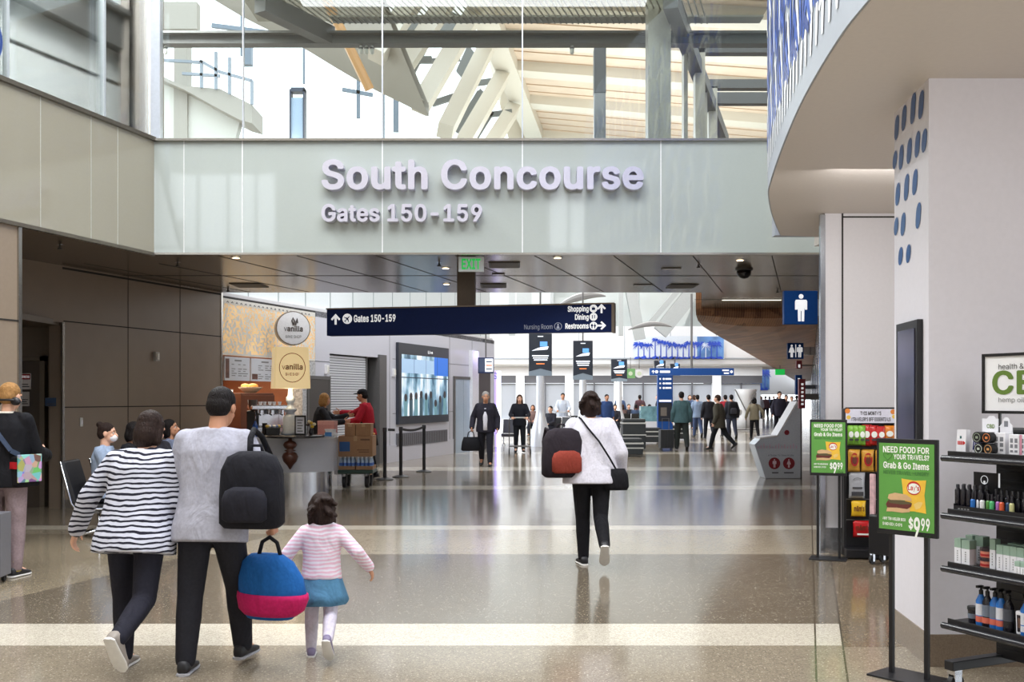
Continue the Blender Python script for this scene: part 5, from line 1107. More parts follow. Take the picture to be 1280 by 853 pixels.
# ---------------------------------------------------------------- green poster stands
PG = mat('poster_green', c(98, 160, 76), .25, var=.12, nscale=3)
CREAMT = mat('poster_white', c(246, 248, 240), .5, var=0)
def sandwich_and_bag(bm, u, ox, oz, y):
    def P(pts): return [(ox+a*u, oz-b*u) for a, b in pts]
    poly_y(bm, P([(235, 340), (330, 350), (425, 343), (412, 450), (425, 582), (330, 572), (290, 575), (250, 470)]), y, 1)
    disc_y(bm, ox+330*u, oz-405*u, 54*u, y-.0006, mi=2, rz=50*u); disc_y(bm, ox+330*u, oz-408*u, 48*u, y-.0009, mi=0, rz=38*u)
    add_text(bm, "Lay's", ox+330*u, oz-420*u, 34*u, y-.0012, 86*u, .03, align='CENTER', mi=2)
    poly_y(bm, P([(330, 520), (370, 500), (400, 505), (380, 545), (345, 560)]), y-.0007, 5)
    poly_y(bm, P([(115, 590), (125, 550), (200, 545), (300, 545), (300, 580), (240, 590), (160, 586)]), y-.0010, 3)
    poly_y(bm, P([(122, 560), (112, 535), (130, 505), (230, 510), (318, 515), (310, 540), (280, 560), (200, 555)]), y-.0013, 4)
    poly_y(bm, P([(130, 515), (140, 500), (240, 500), (310, 510), (312, 522), (230, 530), (150, 525)]), y-.0016, 6)
    poly_y(bm, P([(128, 492), (135, 462), (185, 447), (270, 455), (310, 478), (315, 500), (230, 498), (150, 502)]), y-.0019, 3)
def poster_stand(loc, rz, zb, zt, w, label):
    t = thing('poster_stand', label, 'poster stand', loc, rz)
    bm = BM(); box(bm, -w/2, w/2, -.012, .012, zb, zt); 
    sub(t, 'frame', bm, BLACK, bevel=.003)
    iw = w*.455; bm = BM(); label_box(bm, -iw, iw, zb+.028, zt-.026, -.0135, 0); u = 2*iw/430; sub(t, 'poster', bm, PG, fixn=False)
    bm = BM(); y = -.0145; ox = -iw-55*u; oz = zt-.026+85*u
    def line(s, x0, x1, b, cap, mi=0, bold=.02): add_text(bm, s, ox+x0*u, oz-b*u, cap*u, y, (x1-x0)*u, bold, mi=mi)
    line('NEED FOOD FOR', 88, 447, 152, 42); line('YOUR TRAVELS?', 172, 447, 200, 34); line('Grab & Go Items', 90, 447, 268, 44); line('NEVER TRAVEL HUNGRY', 90, 447, 312, 26, 7)
    hp = [(0, -26), (-30, 2), (-34, 16), (-24, 26), (-8, 24), (0, 14), (8, 24), (24, 26), (34, 16), (30, 2)]
    tube(bm, [(ox+(125+a)*u, y, oz-(185-b)*u) for a, b in hp+hp[:2]], 1.6*u, 4, 7)
    line('ANY TRAVELER BOX', 85, 268, 650, 20); line('SANDWICH, CHIPS', 85, 240, 690, 20)
    line('$', 290, 325, 697, 70); line('9', 330, 378, 752, 132); line('99', 386, 452, 702, 82); line('+TAX', 380, 462, 754, 22, 8)
    sandwich_and_bag(bm, u, ox, oz, y)
    sub(t, 'print', bm, [CREAMT, mat('bag_yellow', c(244, 196, 66), .4), mat('logo_red', c(198, 40, 40), .4), mat('bun_tan', c(214, 176, 130), .6), mat('meat_dark', c(104, 46, 40), .6), mat('chip', c(240, 206, 120), .5), mat('lettuce', c(92, 82, 54), .6), mat('poster_dark_green', c(62, 118, 52), .5), mat('poster_black_green', c(28, 62, 26), .5)], fixn=False)
    for sx in (-1, 1):
        bm = BM(); x = sx*w*.29; box(bm, x-.012, x+.012, -.012+.02, .012+.02, .012, zb+.12); sub(t, 'post', bm, BLACK)
    bm = BM(); box(bm, -w*.5, w*.5, -.12, .14, 0, .012); sub(t, 'base_plate', bm, BLACK, bevel=.003)
poster_stand(((2.11+2.345)/2, 5.86, 0), math.atan2(-.28, .235), .805, 1.35, .366, 'green food poster on a black stand, the large near one before the white column')
poster_stand((gx(1035.5, 10.2), 10.2, 0), R(-22), .82, 1.37, .35, 'green food poster on a black stand, the smaller far one beside the snack rack')

# ---------------------------------------------------------------- silver donation kiosk
YK = 20.4
t = thing('donation_kiosk', 'silver angular donation kiosk with two dark red discs by the right wall', 'kiosk', (gx(957, YK), YK, 0))
kx = lambda px: (px-957)*YK/F
kz = lambda py: gz(py, YK)
bm = BM(); prism_y(bm, [(kx(957), 0), (kx(1001), 0), (kx(1001), kz(503)), (kx(997), kz(503)), (kx(972), kz(546)), (kx(950), kz(549)), (kx(943), kz(556))], 0, .5)
sub(t, 'body', bm, mat('kiosk_silver', c(196, 202, 210), .25, .35, var=.05), bevel=.012)
bm = BM(); obox(bm, (kx(997), .25, kz(503)+.01), (kx(972), .25, kz(546)+.01), .5, .03, up=(0, 0, 1)); obox(bm, (kx(972), .25, kz(546)+.01), (kx(950), .25, kz(549)+.01), .5, .03); sub(t, 'coin_funnel', bm, WHITE)
bm = BM(); y = -.004
for px in (968, 986): disc_y(bm, kx(px), kz(579.5), .115, y, mi=0); man_icon(bm, kx(px), kz(579.5), .17, y-.002, 1, px > 980)
disc_y(bm, kx(983.5), kz(541), .05, y, mi=0)
add_text(bm, 'A Dollar To Save A Life', kx(976), kz(570.5), .033, y, .50, .01, 'CENTER' and 0 or 0, 'CENTER', mi=2)
label_box(bm, kx(965), kx(973), kz(592), kz(590.5), y, 2); label_box(bm, kx(980), kx(992), kz(592), kz(590.5), y, 2)
for i in range(14): 
    x = kx(947+i*3.7); h = .04+.07*((i*7) % 5)/5; label_box(bm, x, x+.016, kz(561), kz(561)+h, y, 3)
sub(t, 'graphics', bm, [mat('kiosk_red', c(136, 22, 36), .4), mat('kiosk_pale', c(222, 190, 196), .5), mat('print_dark', c(60, 60, 64), .6), mat('kiosk_mauve', c(176, 130, 150), .5)], fixn=False)
bm = BM(); tube(bm, [(kx(1001)+.05, .2, 0), (kx(1001)+.05, .2, kz(480))], .03); box(bm, kx(999), kx(1001)+.05, .16, .24, kz(505), kz(500)); sub(t, 'side_post', bm, STEEL)
# ================================================================ SHOP DISPLAY
GO = Vector((2.356, 5.6)); GU = Vector((.42, -.907)); GW = Vector((.907, .42)); G_ROT = math.atan2(-.907, .42)
def gt(px, yd):
    k = (px-CX)/F
    return (k*(GO.y+GW.y*yd)-GO.x-GW.x*yd)/(GU.x-k*GU.y)
def gY(t, yd): return GO.y+GW.y*yd+GU.y*t
def gzz(py, t, yd): return EYE+(HY-py)*gY(t, yd)/F
def gp(t, yd, z=0): return Vector((GO.x+GU.x*t+GW.x*yd, GO.y+GU.y*t+GW.y*yd, z))
SD = .33; LEN = 1.25
SHZ = (1.285, .975, .69, .385)
gd = thing('display_gondola', 'black wheeled shop gondola with four shelves in front of the white column', 'shelving unit', (GO.x, GO.y, 0), G_ROT)
bm = BM(); box(bm, .02, LEN, SD, SD+.05, .16, 1.42)
for i in range(26): box(bm, .03, LEN-.02, SD-.006, SD, .2+i*.046, .215+i*.046)
sub(gd, 'back_panel', bm, BLACK)
bm = BM(); tube(bm, [(.0, SD, 1.40), (LEN, SD, 1.40)], .022, 10); sub(gd, 'top_rail', bm, BLACK)
bm = BM(); tube(bm, [(.0, SD-.03, 1.345), (LEN, SD-.03, 1.345)], .02, 10); sub(gd, 'top_rail', bm, BLACK)
for z in SHZ:
    bm = BM(); box(bm, 0, LEN, -.01, SD, z-.012, z); box(bm, -.002, LEN, -.014, -.008, z-.03, z+.012)
    sh_ = sub(gd, 'shelf', bm, BLACK, bevel=.003)
    bm = BM(); tube(bm, [(-.02, -.03, z-.028), (LEN, -.03, z-.028)], .017, 12); sub(sh_, 'price_rail', bm, mat('rail_black', c(34, 34, 40), .25), smooth=True, auto=True)
for x in (.03, LEN-.03):
    bm = BM(); box(bm, x-.03, x+.03, -.04, SD+.3, .125, .175); lg = sub(gd, 'foot_beam', bm, BLACK, bevel=.004)
    for yy in (-.01, SD+.26):
        bm = BM(); cyl = BM()
        tube(cyl, [(x-.014, yy+.02, .05), (x+.014, yy+.02, .05)], .05, 16); sub(lg, 'caster_wheel', cyl, mat('rubber', c(26, 26, 28), .6), smooth=True, auto=True)
        box(bm, x-.026, x-.018, yy-.01, yy+.04, .035, .12); box(bm, x+.018, x+.026, yy-.01, yy+.04, .035, .12); box(bm, x-.026, x+.026, yy-.012, yy+.042, .10, .126); sub(lg, 'caster_fork', bm, CHROME)
# sign card on top
cb = thing('framed_sign', 'black framed white sign card above the gondola reading CBD in green', 'sign', (gp(gt(1229, .36), .36).x, gp(gt(1229, .36), .36).y, 0), G_ROT)
Yc = gY(gt(1229, .36), .36); z0, z1 = EYE+(HY-517)*Yc/F, EYE+(HY-443)*Yc/F; hh = z1-z0; ww = .56
bm = BM()
for a in ((0, ww, z0, z0+.016), (0, ww, z1-.016, z1), (0, .016, z0, z1), (ww-.016, ww, z0, z1)): box(bm, a[0], a[1], -.012, .012, a[2], a[3])
sub(cb, 'frame', bm, BLACK)
bm = BM(); box(bm, .012, ww-.012, -.004, .004, z0+.012, z1-.012); sub(cb, 'card', bm, mat('card_white', c(244, 244, 246), .4, var=.01))
bm = BM()
add_text(bm, 'health & wellness', ww/2, z0+hh*.735, hh*.088, -.006, ww*.62, .004, align='CENTER', mi=1)
add_text(bm, 'CBD', ww*.115, z0+hh*.335, hh*.36, -.006, ww*.76, .035, mi=0)
add_text(bm, 'hemp oil products', ww/2, z0+hh*.19, hh*.08, -.006, ww*.62, 0, align='CENTER', mi=2)
sub(cb, 'lettering', bm, [mat('cbd_green', c(98, 128, 48), .5), mat('print_dark', c(60, 60, 64), .6), mat('print_grey', c(140, 140, 140), .6)], fixn=False)
bm = BM(); x = .11; box(bm, x-.006, x+.006, -.006, .006, 1.425, z0+.01); sub(cb, 'stem', bm, BLACK)

def put(name, label, cat, t, yd, z, group=None): return thing(name, label, cat, gp(t, yd, z+.001), G_ROT, group)
SAGE = mat('sage_green', c(150, 176, 160), .45); CART = mat('carton_white', c(232, 232, 238), .45, var=.02)
def sage_carton(t, yd, z, w, h, d, label, group, top=.36):
    o = put('carton', label, 'carton', t, yd, z, group)
    bm = BM(); box(bm, 0, w, 0, d, 0, h*(1-top)); b = sub(o, 'carton_body', bm, CART)
    bm = BM(); box(bm, -.0008, w+.0008, -.0008, d+.0008, h*(1-top), h); sub(o, 'carton_top', bm, SAGE, bevel=.002)
    bm = BM()
    for i in range(5): label_box(bm, w*.42, w*.58, h*(.12+.09*i), h*(.17+.09*i), -.001, 0)
    sub(o, 'print', bm, mat('print_grey', c(140, 140, 140), .6), fixn=False)
z3 = SHZ[2]
sage_carton(gt(1193, .03), .03, z3, .042, .135, .05, 'tall sage-topped carton at the left end of the third shelf', None)
sage_carton(gt(1202, .03), .03, z3, .052, .132, .05, 'tall sage-topped carton second from the left on the third shelf', None)
sage_carton(gt(1207, .13), .13, z3, .045, .145, .05, 'sage-topped carton standing behind the second front carton', None)
sage_carton(gt(1219, .12), .12, z3, .05, .148, .05, 'sage-topped carton behind the two stacked red tubs', None)
sage_carton(gt(1237, .05), .05, z3, .034, .155, .04, 'tallest sage-topped carton right of the stacked red tubs', None)
x = gt(1245.5, .03)
for i in range(5): sage_carton(x+i*.041, .03, z3, .038, .135, .045, 'slim sage-topped carton in the front row right of the tallest one', 'slim sage-topped cartons')
for i in range(5): sage_carton(x+.01+i*.041, .10, z3, .038, .14, .045, 'slim sage-topped carton in the back row of the third shelf', 'slim sage-topped cartons behind')
for i in range(2): sage_carton(gt(1268, -.005)+i*.034, -.004, z3, .03, .07, .028, 'short sage-topped carton at the front right of the third shelf', 'short sage-topped cartons')
tb = gt(1221, .04)
for k, lab in enumerate(('lower of two stacked red and peach tubs between sage cartons', 'upper of two stacked red and peach tubs between sage cartons')):
    o = put('tub', lab, 'tub', tb+.036, .075, z3+k*.052)
    bm = BM(); lathe(bm, [(.030, 0), (.034, .004), (.034, .034)], 20); sub(o, 'jar', bm, mat('tub_peach', c(222, 138, 116), .35), smooth=True, auto=True)
    bm = BM(); lathe(bm, [(.0345, .008), (.0345, .02)], 20); sub(o, 'label_band', bm, mat('tub_red', c(176, 40, 44), .4), smooth=True, auto=True)
    bm = BM(); lathe(bm, [(.036, .034), (.036, .049), (.034, .051)], 20); sub(o, 'lid', bm, mat('tub_lid', c(54, 36, 44), .35), smooth=True, auto=True)
# first shelf
z1s = SHZ[0]
o = put('carton', 'white leaning card with red print at the left end of the top shelf', 'carton', gt(1195, .03), .03, z1s)
bm = BM(); prism_y(bm, [(0, 0), (.062, 0), (.068, .125), (.008, .125)], 0, .03); sub(o, 'card', bm, CART)
bm = BM()
for i in range(4): label_box(bm, .012+i*.011, .020+i*.011, .045, .065, -.001, 0)
disc_y(bm, .055, .055, .006, -.001, mi=0); label_box(bm, .026, .038, .078, .092, -.001, 1); sub(o, 'print', bm, [mat('logo_red', c(198, 40, 40), .4), mat('print_teal', c(40, 92, 96), .5)], fixn=False)
o = put('display_box', 'white display box with a green logo header on the top shelf', 'display box', gt(1210, .03), .06, z1s)
bm = BM(); box(bm, 0, .10, 0, .08, 0, .10); prism_y(bm, [(0, .1), (.10, .1), (.10, .185), (.085, .185), (.075, .20), (.045, .20), (.03, .185), (0, .185)], .075, .08); sub(o, 'box', bm, CART)
bm = BM()
for i in range(7): poly_y(bm, [(.004+i*.013, .02), (.012+i*.013, .02), (.02+i*.012, .10), (.012+i*.012, .10)], -.001, 0)
add_text(bm, 'CBD', .03, .135, .02, .074, .05, .02, mi=1); sub(o, 'print', bm, [mat('print_indigo', c(64, 70, 128), .4), mat('cbd_green', c(98, 128, 48), .5)], fixn=False)
for i, (dx, dz, lab, cc) in enumerate(((.03, .03, 'black roll with a pale ring, lower left of four on the top shelf', c(190, 200, 190)), (.09, .03, 'black roll with an orange ring, lower right of four on the top shelf', c(206, 150, 90)), (.02, .089, 'black roll with a grey ring, upper left of four on the top shelf', c(150, 160, 140)), (.08, .089, 'black roll with a bright orange ring, upper right of four on the top shelf', c(220, 130, 70)))):
    o = put('roll_tube', lab, 'tube', gt(1217, .0)+dx, .0, z1s+dz)
    bm = BM(); cyl_y(bm, 0, 0, .029, 0, .055, 20); sub(o, 'tube_body', bm, BLACK)
    bm = BM()
    P = [(.021*math.cos(a*PI/10), -.001, .021*math.sin(a*PI/10)) for a in range(22)]; tube(bm, P, .0016, 5, 0)
    label_box(bm, -.008, .008, -.006, .006, -.001, 0); sub(o, 'ring_print', bm, mat('ring_%d' % i, cc, .4), fixn=False)
def printed_carton(t, yd, z, w, h, d, lab, side=None, grp=None):
    o = put('carton', lab, 'carton', t, yd, z, grp)
    bm = BM(); box(bm, 0, w, 0, d, 0, h); sub(o, 'carton_body', bm, CART, bevel=.002)
    bm = BM()
    for cx_ in (.28, .72):
        for (a, b) in ((.62, .82), (.38, .55), (.18, .28)): label_box(bm, w*(cx_-.14), w*(cx_+.14), h*a, h*b, -.001, 0)
    sub(o, 'print', bm, mat('print_mid', c(120, 122, 130), .6), fixn=False)
    return o
printed_carton(gt(1241, .04), .04, z1s, .075, .115, .06, 'white printed carton left of the middle on the top shelf')
printed_carton(gt(1261, .02), .02, z1s, .06, .11, .05, 'white printed carton right of the middle on the top shelf')
o = printed_carton(gt(1275, .02), .02, z1s, .05, .11, .05, 'pink-edged white carton at the right end of the top shelf')
bm = BM(); box(bm, -.001, .012, -.0015, 0, 0, .11); sub(o, 'pink_edge', bm, mat('carton_pink', c(204, 140, 160), .4))
o = put('header_card', 'white arched header card standing behind the printed cartons', 'card', gt(1250, .12), .12, z1s)
bm = BM(); prism_y(bm, [(0, 0), (.075, 0), (.075, .15)]+[(.0375+.0375*math.cos(a*PI/8)*.6, .165+.03*math.sin(a*PI/8)) for a in range(9)]+[(0, .15)], 0, .004); sub(o, 'card', bm, CART)
bm = BM(); label_box(bm, .026, .05, .145, .175, -.001, 0); sub(o, 'print', bm, mat('print_mid', c(120, 122, 130), .6), fixn=False)
# second shelf: dark tubes and coloured bottles in a tray
z2s = SHZ[1]
o = put('shelf_tray', 'low black counter tray on the second shelf', 'tray', gt(1192, .0), .0, z2s)
bm = BM(); box(bm, 0, .6, 0, .12, 0, .006); box(bm, 0, .6, 0, .004, 0, .03); box(bm, 0, .004, 0, .12, 0, .04); box(bm, 0, .6, .116, .12, 0, .05); sub(o, 'tray_body', bm, BLACK)
bm = BM()
for i in range(4): label_box(bm, .03+i*.02, .042+i*.02, .012, .018, -.001, 0)
sub(o, 'print', bm, mat('print_grey', c(140, 140, 140), .6), fixn=False)
def small_bottle(t, yd, z, r, h, body, capc, lab, grp, ch=.3, band=None):
    o = put('bottle', lab, 'bottle', t, yd, z, grp)
    hb = h*(1-ch)
    bm = BM(); lathe(bm, [(r*.9, 0), (r, .003), (r, hb*.9), (r*.6, hb)], 14); sub(o, 'bottle_body', bm, body, smooth=True, auto=True)
    bm = BM(); lathe(bm, [(r*.62, hb-.001), (r*.62, h-.003), (r*.5, h)], 12); sub(o, 'cap', bm, capc, smooth=True, auto=True)
    if band:
        bm = BM(); lathe(bm, [(r+.0006, hb*.2), (r+.0006, hb*.7)], 14); sub(o, 'label_band', bm, band, smooth=True, auto=True)
TUBE = mat('tube_black', c(30, 28, 36), .25)
for row in range(2):
    for i in range(5): small_bottle(gt(1196.5, .03)+i*.037, .035+row*.045, z2s+.007, .0155, .135, TUBE, mat('tube_cap', c(46, 46, 54), .3), 'slim black tube standing at the left of the second shelf', 'slim black tubes', .15)
for i, (cc, nm) in enumerate(((c(40, 110, 190), 'blue'), (c(226, 228, 236), 'white'), (c(240, 240, 244), 'pure white'), (c(90, 150, 70), 'grass green'), (c(84, 186, 120), 'mint green'), (c(178, 110, 190), 'violet'), (c(220, 96, 60), 'orange'), (c(40, 70, 110), 'dark blue'), (c(206, 206, 150), 'pale yellow'))):
    small_bottle(gt(1217, .025)+.0+i*.030, .02+.01*(i % 2), z2s+.007, .0125, .10, mat('bottle_'+nm.replace(' ', '_'), cc, .3), TUBE, 'small %s bottle with black cap in the tray on the second shelf' % nm, None, .35)
o = put('display_card', 'black display card with a white ring emblem behind the tubes', 'card', gt(1217, .16), .16, z2s)
bm = BM(); box(bm, 0, .17, 0, .004, .0, .205); sub(o, 'card', bm, BLACK)
bm = BM(); tube(bm, [(.072+.022*math.cos(a*PI/10), -.002, .165+.022*math.sin(a*PI/10)) for a in range(22)], .0018, 5); label_box(bm, .066, .078, .145, .16, -.002, 0); box(bm, .163, .17, -.004, 0, .13, .205); sub(o, 'emblem', bm, LETTER, fixn=False)
for i in range(6): small_bottle(gt(1246, .09)+i*.034, .085, z2s+.007, .014, .12, TUBE, mat('tube_cap', c(46, 46, 54), .3), 'black bottle in the rear row at the right of the second shelf', 'black bottles in the rear row', .3)
# fourth shelf
z4s = SHZ[3]
o = put('jar', 'squat black jar at the left end of the lowest shelf', 'jar', gt(1215, .05), .06, z4s)
bm = BM(); lathe(bm, [(.024, 0), (.028, .07)], 18); sub(o, 'jar_body', bm, TUBE, smooth=True, auto=True)
bm = BM(); lathe(bm, [(.031, .07), (.031, .085), (.029, .088)], 18); sub(o, 'lid', bm, BLACK, smooth=True, auto=True)
bm = BM(); lathe(bm, [(.0272, .025), (.0282, .05)], 18); sub(o, 'label_band', bm, mat('label_grey', c(110, 120, 136), .4), smooth=True, auto=True)
BLUE = mat('bottle_blue', c(28, 66, 170), .25); PEA = mat('label_coral', c(206, 104, 84), .4)
def pump(t, yd, col, lab, band):
    o = put('pump_bottle', lab, 'bottle', t, yd, z4s)
    bm = BM(); lathe(bm, [(.024, 0), (.026, .006), (.026, .13), (.014, .155), (.010, .165)], 18); sub(o, 'bottle_body', bm, col, smooth=True, auto=True)
    bm = BM(); lathe(bm, [(.011, .163), (.011, .185), (.006, .187), (.006, .20)], 12); box(bm, -.008, .008, -.03, .01, .198, .21); sub(o, 'pump_head', bm, BLACK)
    bm = BM(); lathe(bm, [(.0265, .02), (.0265, .05)], 18, mi=0); lathe(bm, [(.0265, .055), (.0265, .115)], 18, mi=1); sub(o, 'label_band', bm, band, smooth=True, auto=True)
LW = mat('label_white', c(214, 216, 224), .4)
pump(gt(1225.5, .04), .045, BLUE, 'blue pump bottle next to the squat black jar', [PEA, LW]); pump(gt(1233.5, .04), .045, TUBE, 'black pump bottle between blue pump bottles on the lowest shelf', [PEA, mat('label_grey', c(110, 120, 136), .4)])
pump(gt(1242, .04), .05, BLUE, 'blue pump bottle third from the jar on the lowest shelf', [PEA, mat('label_grey', c(110, 120, 136), .4)]); pump(gt(1250, .04), .05, BLUE, 'blue pump bottle fourth from the jar on the lowest shelf', [PEA, LW])
pump(gt(1259, .04), .05, TUBE, 'plain black pump bottle beside the white labelled pouch', [TUBE, mat('label_dim', c(70, 74, 84), .4)])
o = put('pouch', 'white-bordered dark pouch at the right of the lowest shelf', 'pouch', gt(1267, .02), .03, z4s)
bm = BM(); prism_y(bm, [(.004, 0), (.06, 0), (.064, .12), (.0, .12)], 0, .03); sub(o, 'pack', bm, CART, bevel=.008)
bm = BM(); poly_y(bm, [(.014, .016), (.05, .016), (.053, .1), (.011, .1)], -.0015, 0); poly_y(bm, [(.02, .035), (.044, .035), (.046, .085), (.018, .085)], -.002, 1); sub(o, 'print', bm, [TUBE, mat('print_umber', c(96, 70, 60), .5)], fixn=False)
pump(gt(1279, .03), .05, BLUE, 'blue pump bottle right of the white-bordered pouch', [LW, LW])
o = put('price_strip', 'thin grey cable bundle lying across the gondola foot', 'cable', .1, .1, .18)
bm = BM(); tube(bm, [(0, .1, .0), (.2, .02, .0), (.4, .06, .0), (.6, .1, .0)], .006); sub(o, 'cable', bm, BLACK)
bpy.data.objects.remove(o.children[0]); bpy.data.objects.remove(o)

# ---------------------------------------------------------------- snack rack
YR = 10.28
rk = thing('snack_rack', 'tall black snack rack with hanging bags and a printed header', 'rack', (gx(1088, YR), YR, 0), R(-6))
rx = lambda px: (px-1088)*YR/F
rz_ = lambda py: gz(py, YR)
xl, xr = rx(1056), rx(1120)
bm = BM(); box(bm, xl, xr, .06, .1, .06, rz_(511)); sub(rk, 'back_board', bm, BLACK)
for x in (xl, xr-.02):
    bm = BM(); box(bm, x, x+.02, .0, .1, .02, rz_(511)); sub(rk, 'side_rail', bm, BLACK, bevel=.003)
bm = BM(); box(bm, xl, xr, -.12, .14, 0.01, .1); sub(rk, 'base', bm, BLACK, bevel=.01)
bm = BM(); prism_y(bm, [(xl, rz_(530)), (xr, rz_(530)), (xr, rz_(512)), (xr-.02, rz_(509.5)), (xl+.02, rz_(509.5)), (xl, rz_(512))], -.012, .03); hd = sub(rk, 'header', bm, BLACK)
bm = BM(); label_box(bm, xl+.012, xr-.012, rz_(529), rz_(511.5), -.014, 0)
add_text(bm, "THIS MONTH'S", 0, rz_(519), .034, -.016, .20, .015, align='CENTER', mi=1); add_text(bm, "#TRAVELER'S BFF ESSENTIALS", 0.0, rz_(526.5), .034, -.016, .38, .015, align='CENTER', mi=1)
for x_, z_, r_, m_ in ((xl+.03, rz_(514), .025, 2), (xl+.04, rz_(522), .02, 3), (xr-.04, rz_(515), .025, 2), (xr-.03, rz_(521), .02, 3)): disc_y(bm, x_, z_, r_, -.0155, mi=m_)
sub(hd, 'print', bm, [mat('header_lilac', c(222, 222, 236), .4), mat('print_dark', c(60, 60, 64), .6), mat('fruit_orange', c(232, 140, 60), .5), mat('fruit_yellow', c(240, 200, 80), .5)], fixn=False)
for py in (533, 561, 591, 625, 651):
    bm = BM(); tube(bm, [(xl+.02, .04, rz_(py)), (xr-.02, .04, rz_(py))], .005, 6); sub(rk, 'peg_bar', bm, STEEL)
def pillow(bm, w, h, d, mi=0, nx=8, nz=10):
    for sgn in (-1, 1):
        g = []
        for j in range(nz+1):
            row = []
            for i in range(nx+1):
                u_, v_ = i/nx, j/nz
                e = max(0, math.sin(PI*u_))**.6*max(0, math.sin(PI*min(1, max(0, (v_-.06)/.88))))**.5
                x = (u_-.5)*w*(1-.06*math.sin(PI*v_)); row.append(bm.verts.new((x, sgn*d*.5*e+.004*math.sin(9*u_+7*v_)*e, v_*h)))
            g.append(row)
        for j in range(nz):
            for i in range(nx):
                f = bm.faces.new((g[j][i], g[j][i+1], g[j+1][i+1], g[j+1][i])); f.material_index = mi
    bmesh.ops.remove_doubles(bm, verts=bm.verts, dist=.0004)
def snack(px0, px1, py0, py1, yd, m, label, art, grp=None, rz=0):
    w = (px1-px0)*YR/F; h = (py1-py0)*YR/F; px = (px0+px1)/2
    th = R(-6); lx_, lz = rx(px), rz_(py1)
    o = thing('snack_bag', label, 'snack bag', (gx(1088, YR)+lx_*math.cos(th)-yd*math.sin(th), YR+lx_*math.sin(th)+yd*math.cos(th), lz), th+rz, grp)
    bm = BM(); pillow(bm, w, h, .05); sub(o, 'pouch', bm, m, smooth=True)
    bm = BM(); art(bm, w, h, -.030); 
    sub(o, 'print', bm, [CREAMT, mat('bag_red', c(186, 34, 38), .35), mat('bag_yellow', c(244, 196, 66), .4), mat('print_dark', c(60, 60, 64), .6), mat('bag_brown', c(110, 52, 34), .4)], fixn=False)
def art_blob(bm, w, h, y):
    disc_y(bm, 0, h*.55, w*.3, y, 16, 0, h*.16); label_box(bm, -w*.25, w*.25, h*.25, h*.33, y, 3)
def art_warn(bm, w, h, y): 
    disc_y(bm, 0, h*.55, w*.32, y, 18, 1, h*.3); disc_y(bm, 0, h*.52, w*.2, y-.002, 16, 4, h*.18); add_text(bm, 'HUSKS', 0, h*.66, h*.1, y-.003, w*.5, .02, align='CENTER', mi=2)
def art_grey(bm, w, h, y): 
    tube(bm, [(w*.25*math.cos(a*PI/6), y, h*.72+h*.08*math.sin(a*PI/6)) for a in range(7)], .003, 4, 3); label_box(bm, -w*.3, w*.3, h*.38, h*.44, y, 3); label_box(bm, -w*.36, w*.36, h*.1, h*.26, y, 3)
def art_m(bm, w, h, y): add_text(bm, "m&m's", 0, h*.36, h*.32, y, w*.7, .05, align='CENTER', mi=4)
def art_mr(bm, w, h, y): add_text(bm, "m&m's", 0, h*.45, h*.3, y, w*.76, .05, align='CENTER', mi=4); label_box(bm, -w*.3, w*.3, h*.16, h*.26, y, 0)
SG = mat('bag_green', c(120, 176, 60), .3, var=.2); SR = mat('bag_red_glossy', c(190, 40, 40), .3, var=.2); SO = mat('bag_orange', c(222, 130, 40), .3, var=.2)
for i in range(3): snack(1059.5+i*6, 1069+i*6, 532, 557, -.02-.012*i, SG, 'bright green snack bag hanging %s in the top row' % ('leftmost', 'second from the left', 'third from the left')[i], art_blob, None, R(-14+8*i))
for i in range(3): snack(1077+i*8, 1089+i*8, 531+i, 558-i, -.02-.012*i, SR, 'red snack bag hanging %s in the top row' % ('beside the green ones', 'in the middle', 'beside the orange one')[i], art_blob, None, R(-10+10*i))
snack(1103, 1117, 532, 555, -.02, SO, 'orange snack bag at the right end of the top row', art_blob)
WR = mat('bag_gold_red', c(216, 160, 60), .35, var=.2)
snack(1060, 1075, 562, 590, -.02, WR, 'gold bag with a red shield, left one of the second row', art_warn); snack(1076, 1092, 562, 590, -.02, WR, 'gold bag with a red shield, right of its twin in the second row', art_warn); snack(1093, 1108, 562, 590, -.02, WR, 'gold bag half hidden behind the near green poster', art_warn)
snack(1061, 1081, 591, 623, -.02, mat('bag_grey', c(176, 178, 184), .35, var=.1), 'grey pouch with dark lettering in the third row of the rack', art_grey)
snack(1064, 1082, 626, 646, -.02, mat('bag_bright_yellow', c(240, 190, 40), .35, var=.1), 'yellow chocolate bag in the fourth row of the rack', art_m)
snack(1066, 1089, 651, 672, -.02, mat('bag_scarlet', c(190, 22, 28), .35, var=.1), 'scarlet chocolate bag in the lowest row of the rack', art_mr)
# second, lower rack beside it
t = thing('side_rack', 'low black wheeled rack with pink and white packs beside the snack rack', 'rack', (gx(1104, 9.75), 9.75, 0), R(-55))
bm = BM(); box(bm, -.17, .30, .0, .22, .1, .48); sub(t, 'bin', bm, BLACK, bevel=.02)
bm = BM(); box(bm, -.17, .3, .2, .22, .4, 1.0); sub(t, 'back_board', bm, BLACK)
for i, x in enumerate((-.165, -.1)):
    bm = BM(); box(bm, x, x+.05, .02+.05*i, .05+.05*i, .46, .86-.05*i); sub(t, 'side_card', bm, mat('card_pink', c(206, 170, 174), .4, var=.25, nscale=20) if i == 0 else CART, bevel=.004)
for x in (-.14, .27):
    for yy in (.03, .19):
        bm = BM(); tube(bm, [(x-.012, yy, .045), (x+.012, yy, .045)], .042, 14); w_ = sub(t, 'caster', bm, mat('rubber', c(26, 26, 28), .6))
        bm = BM(); box(bm, x-.02, x-.014, yy-.015, yy+.015, .03, .105); box(bm, x+.014, x+.02, yy-.015, yy+.015, .03, .105); sub(w_, 'fork', bm, CHROME)
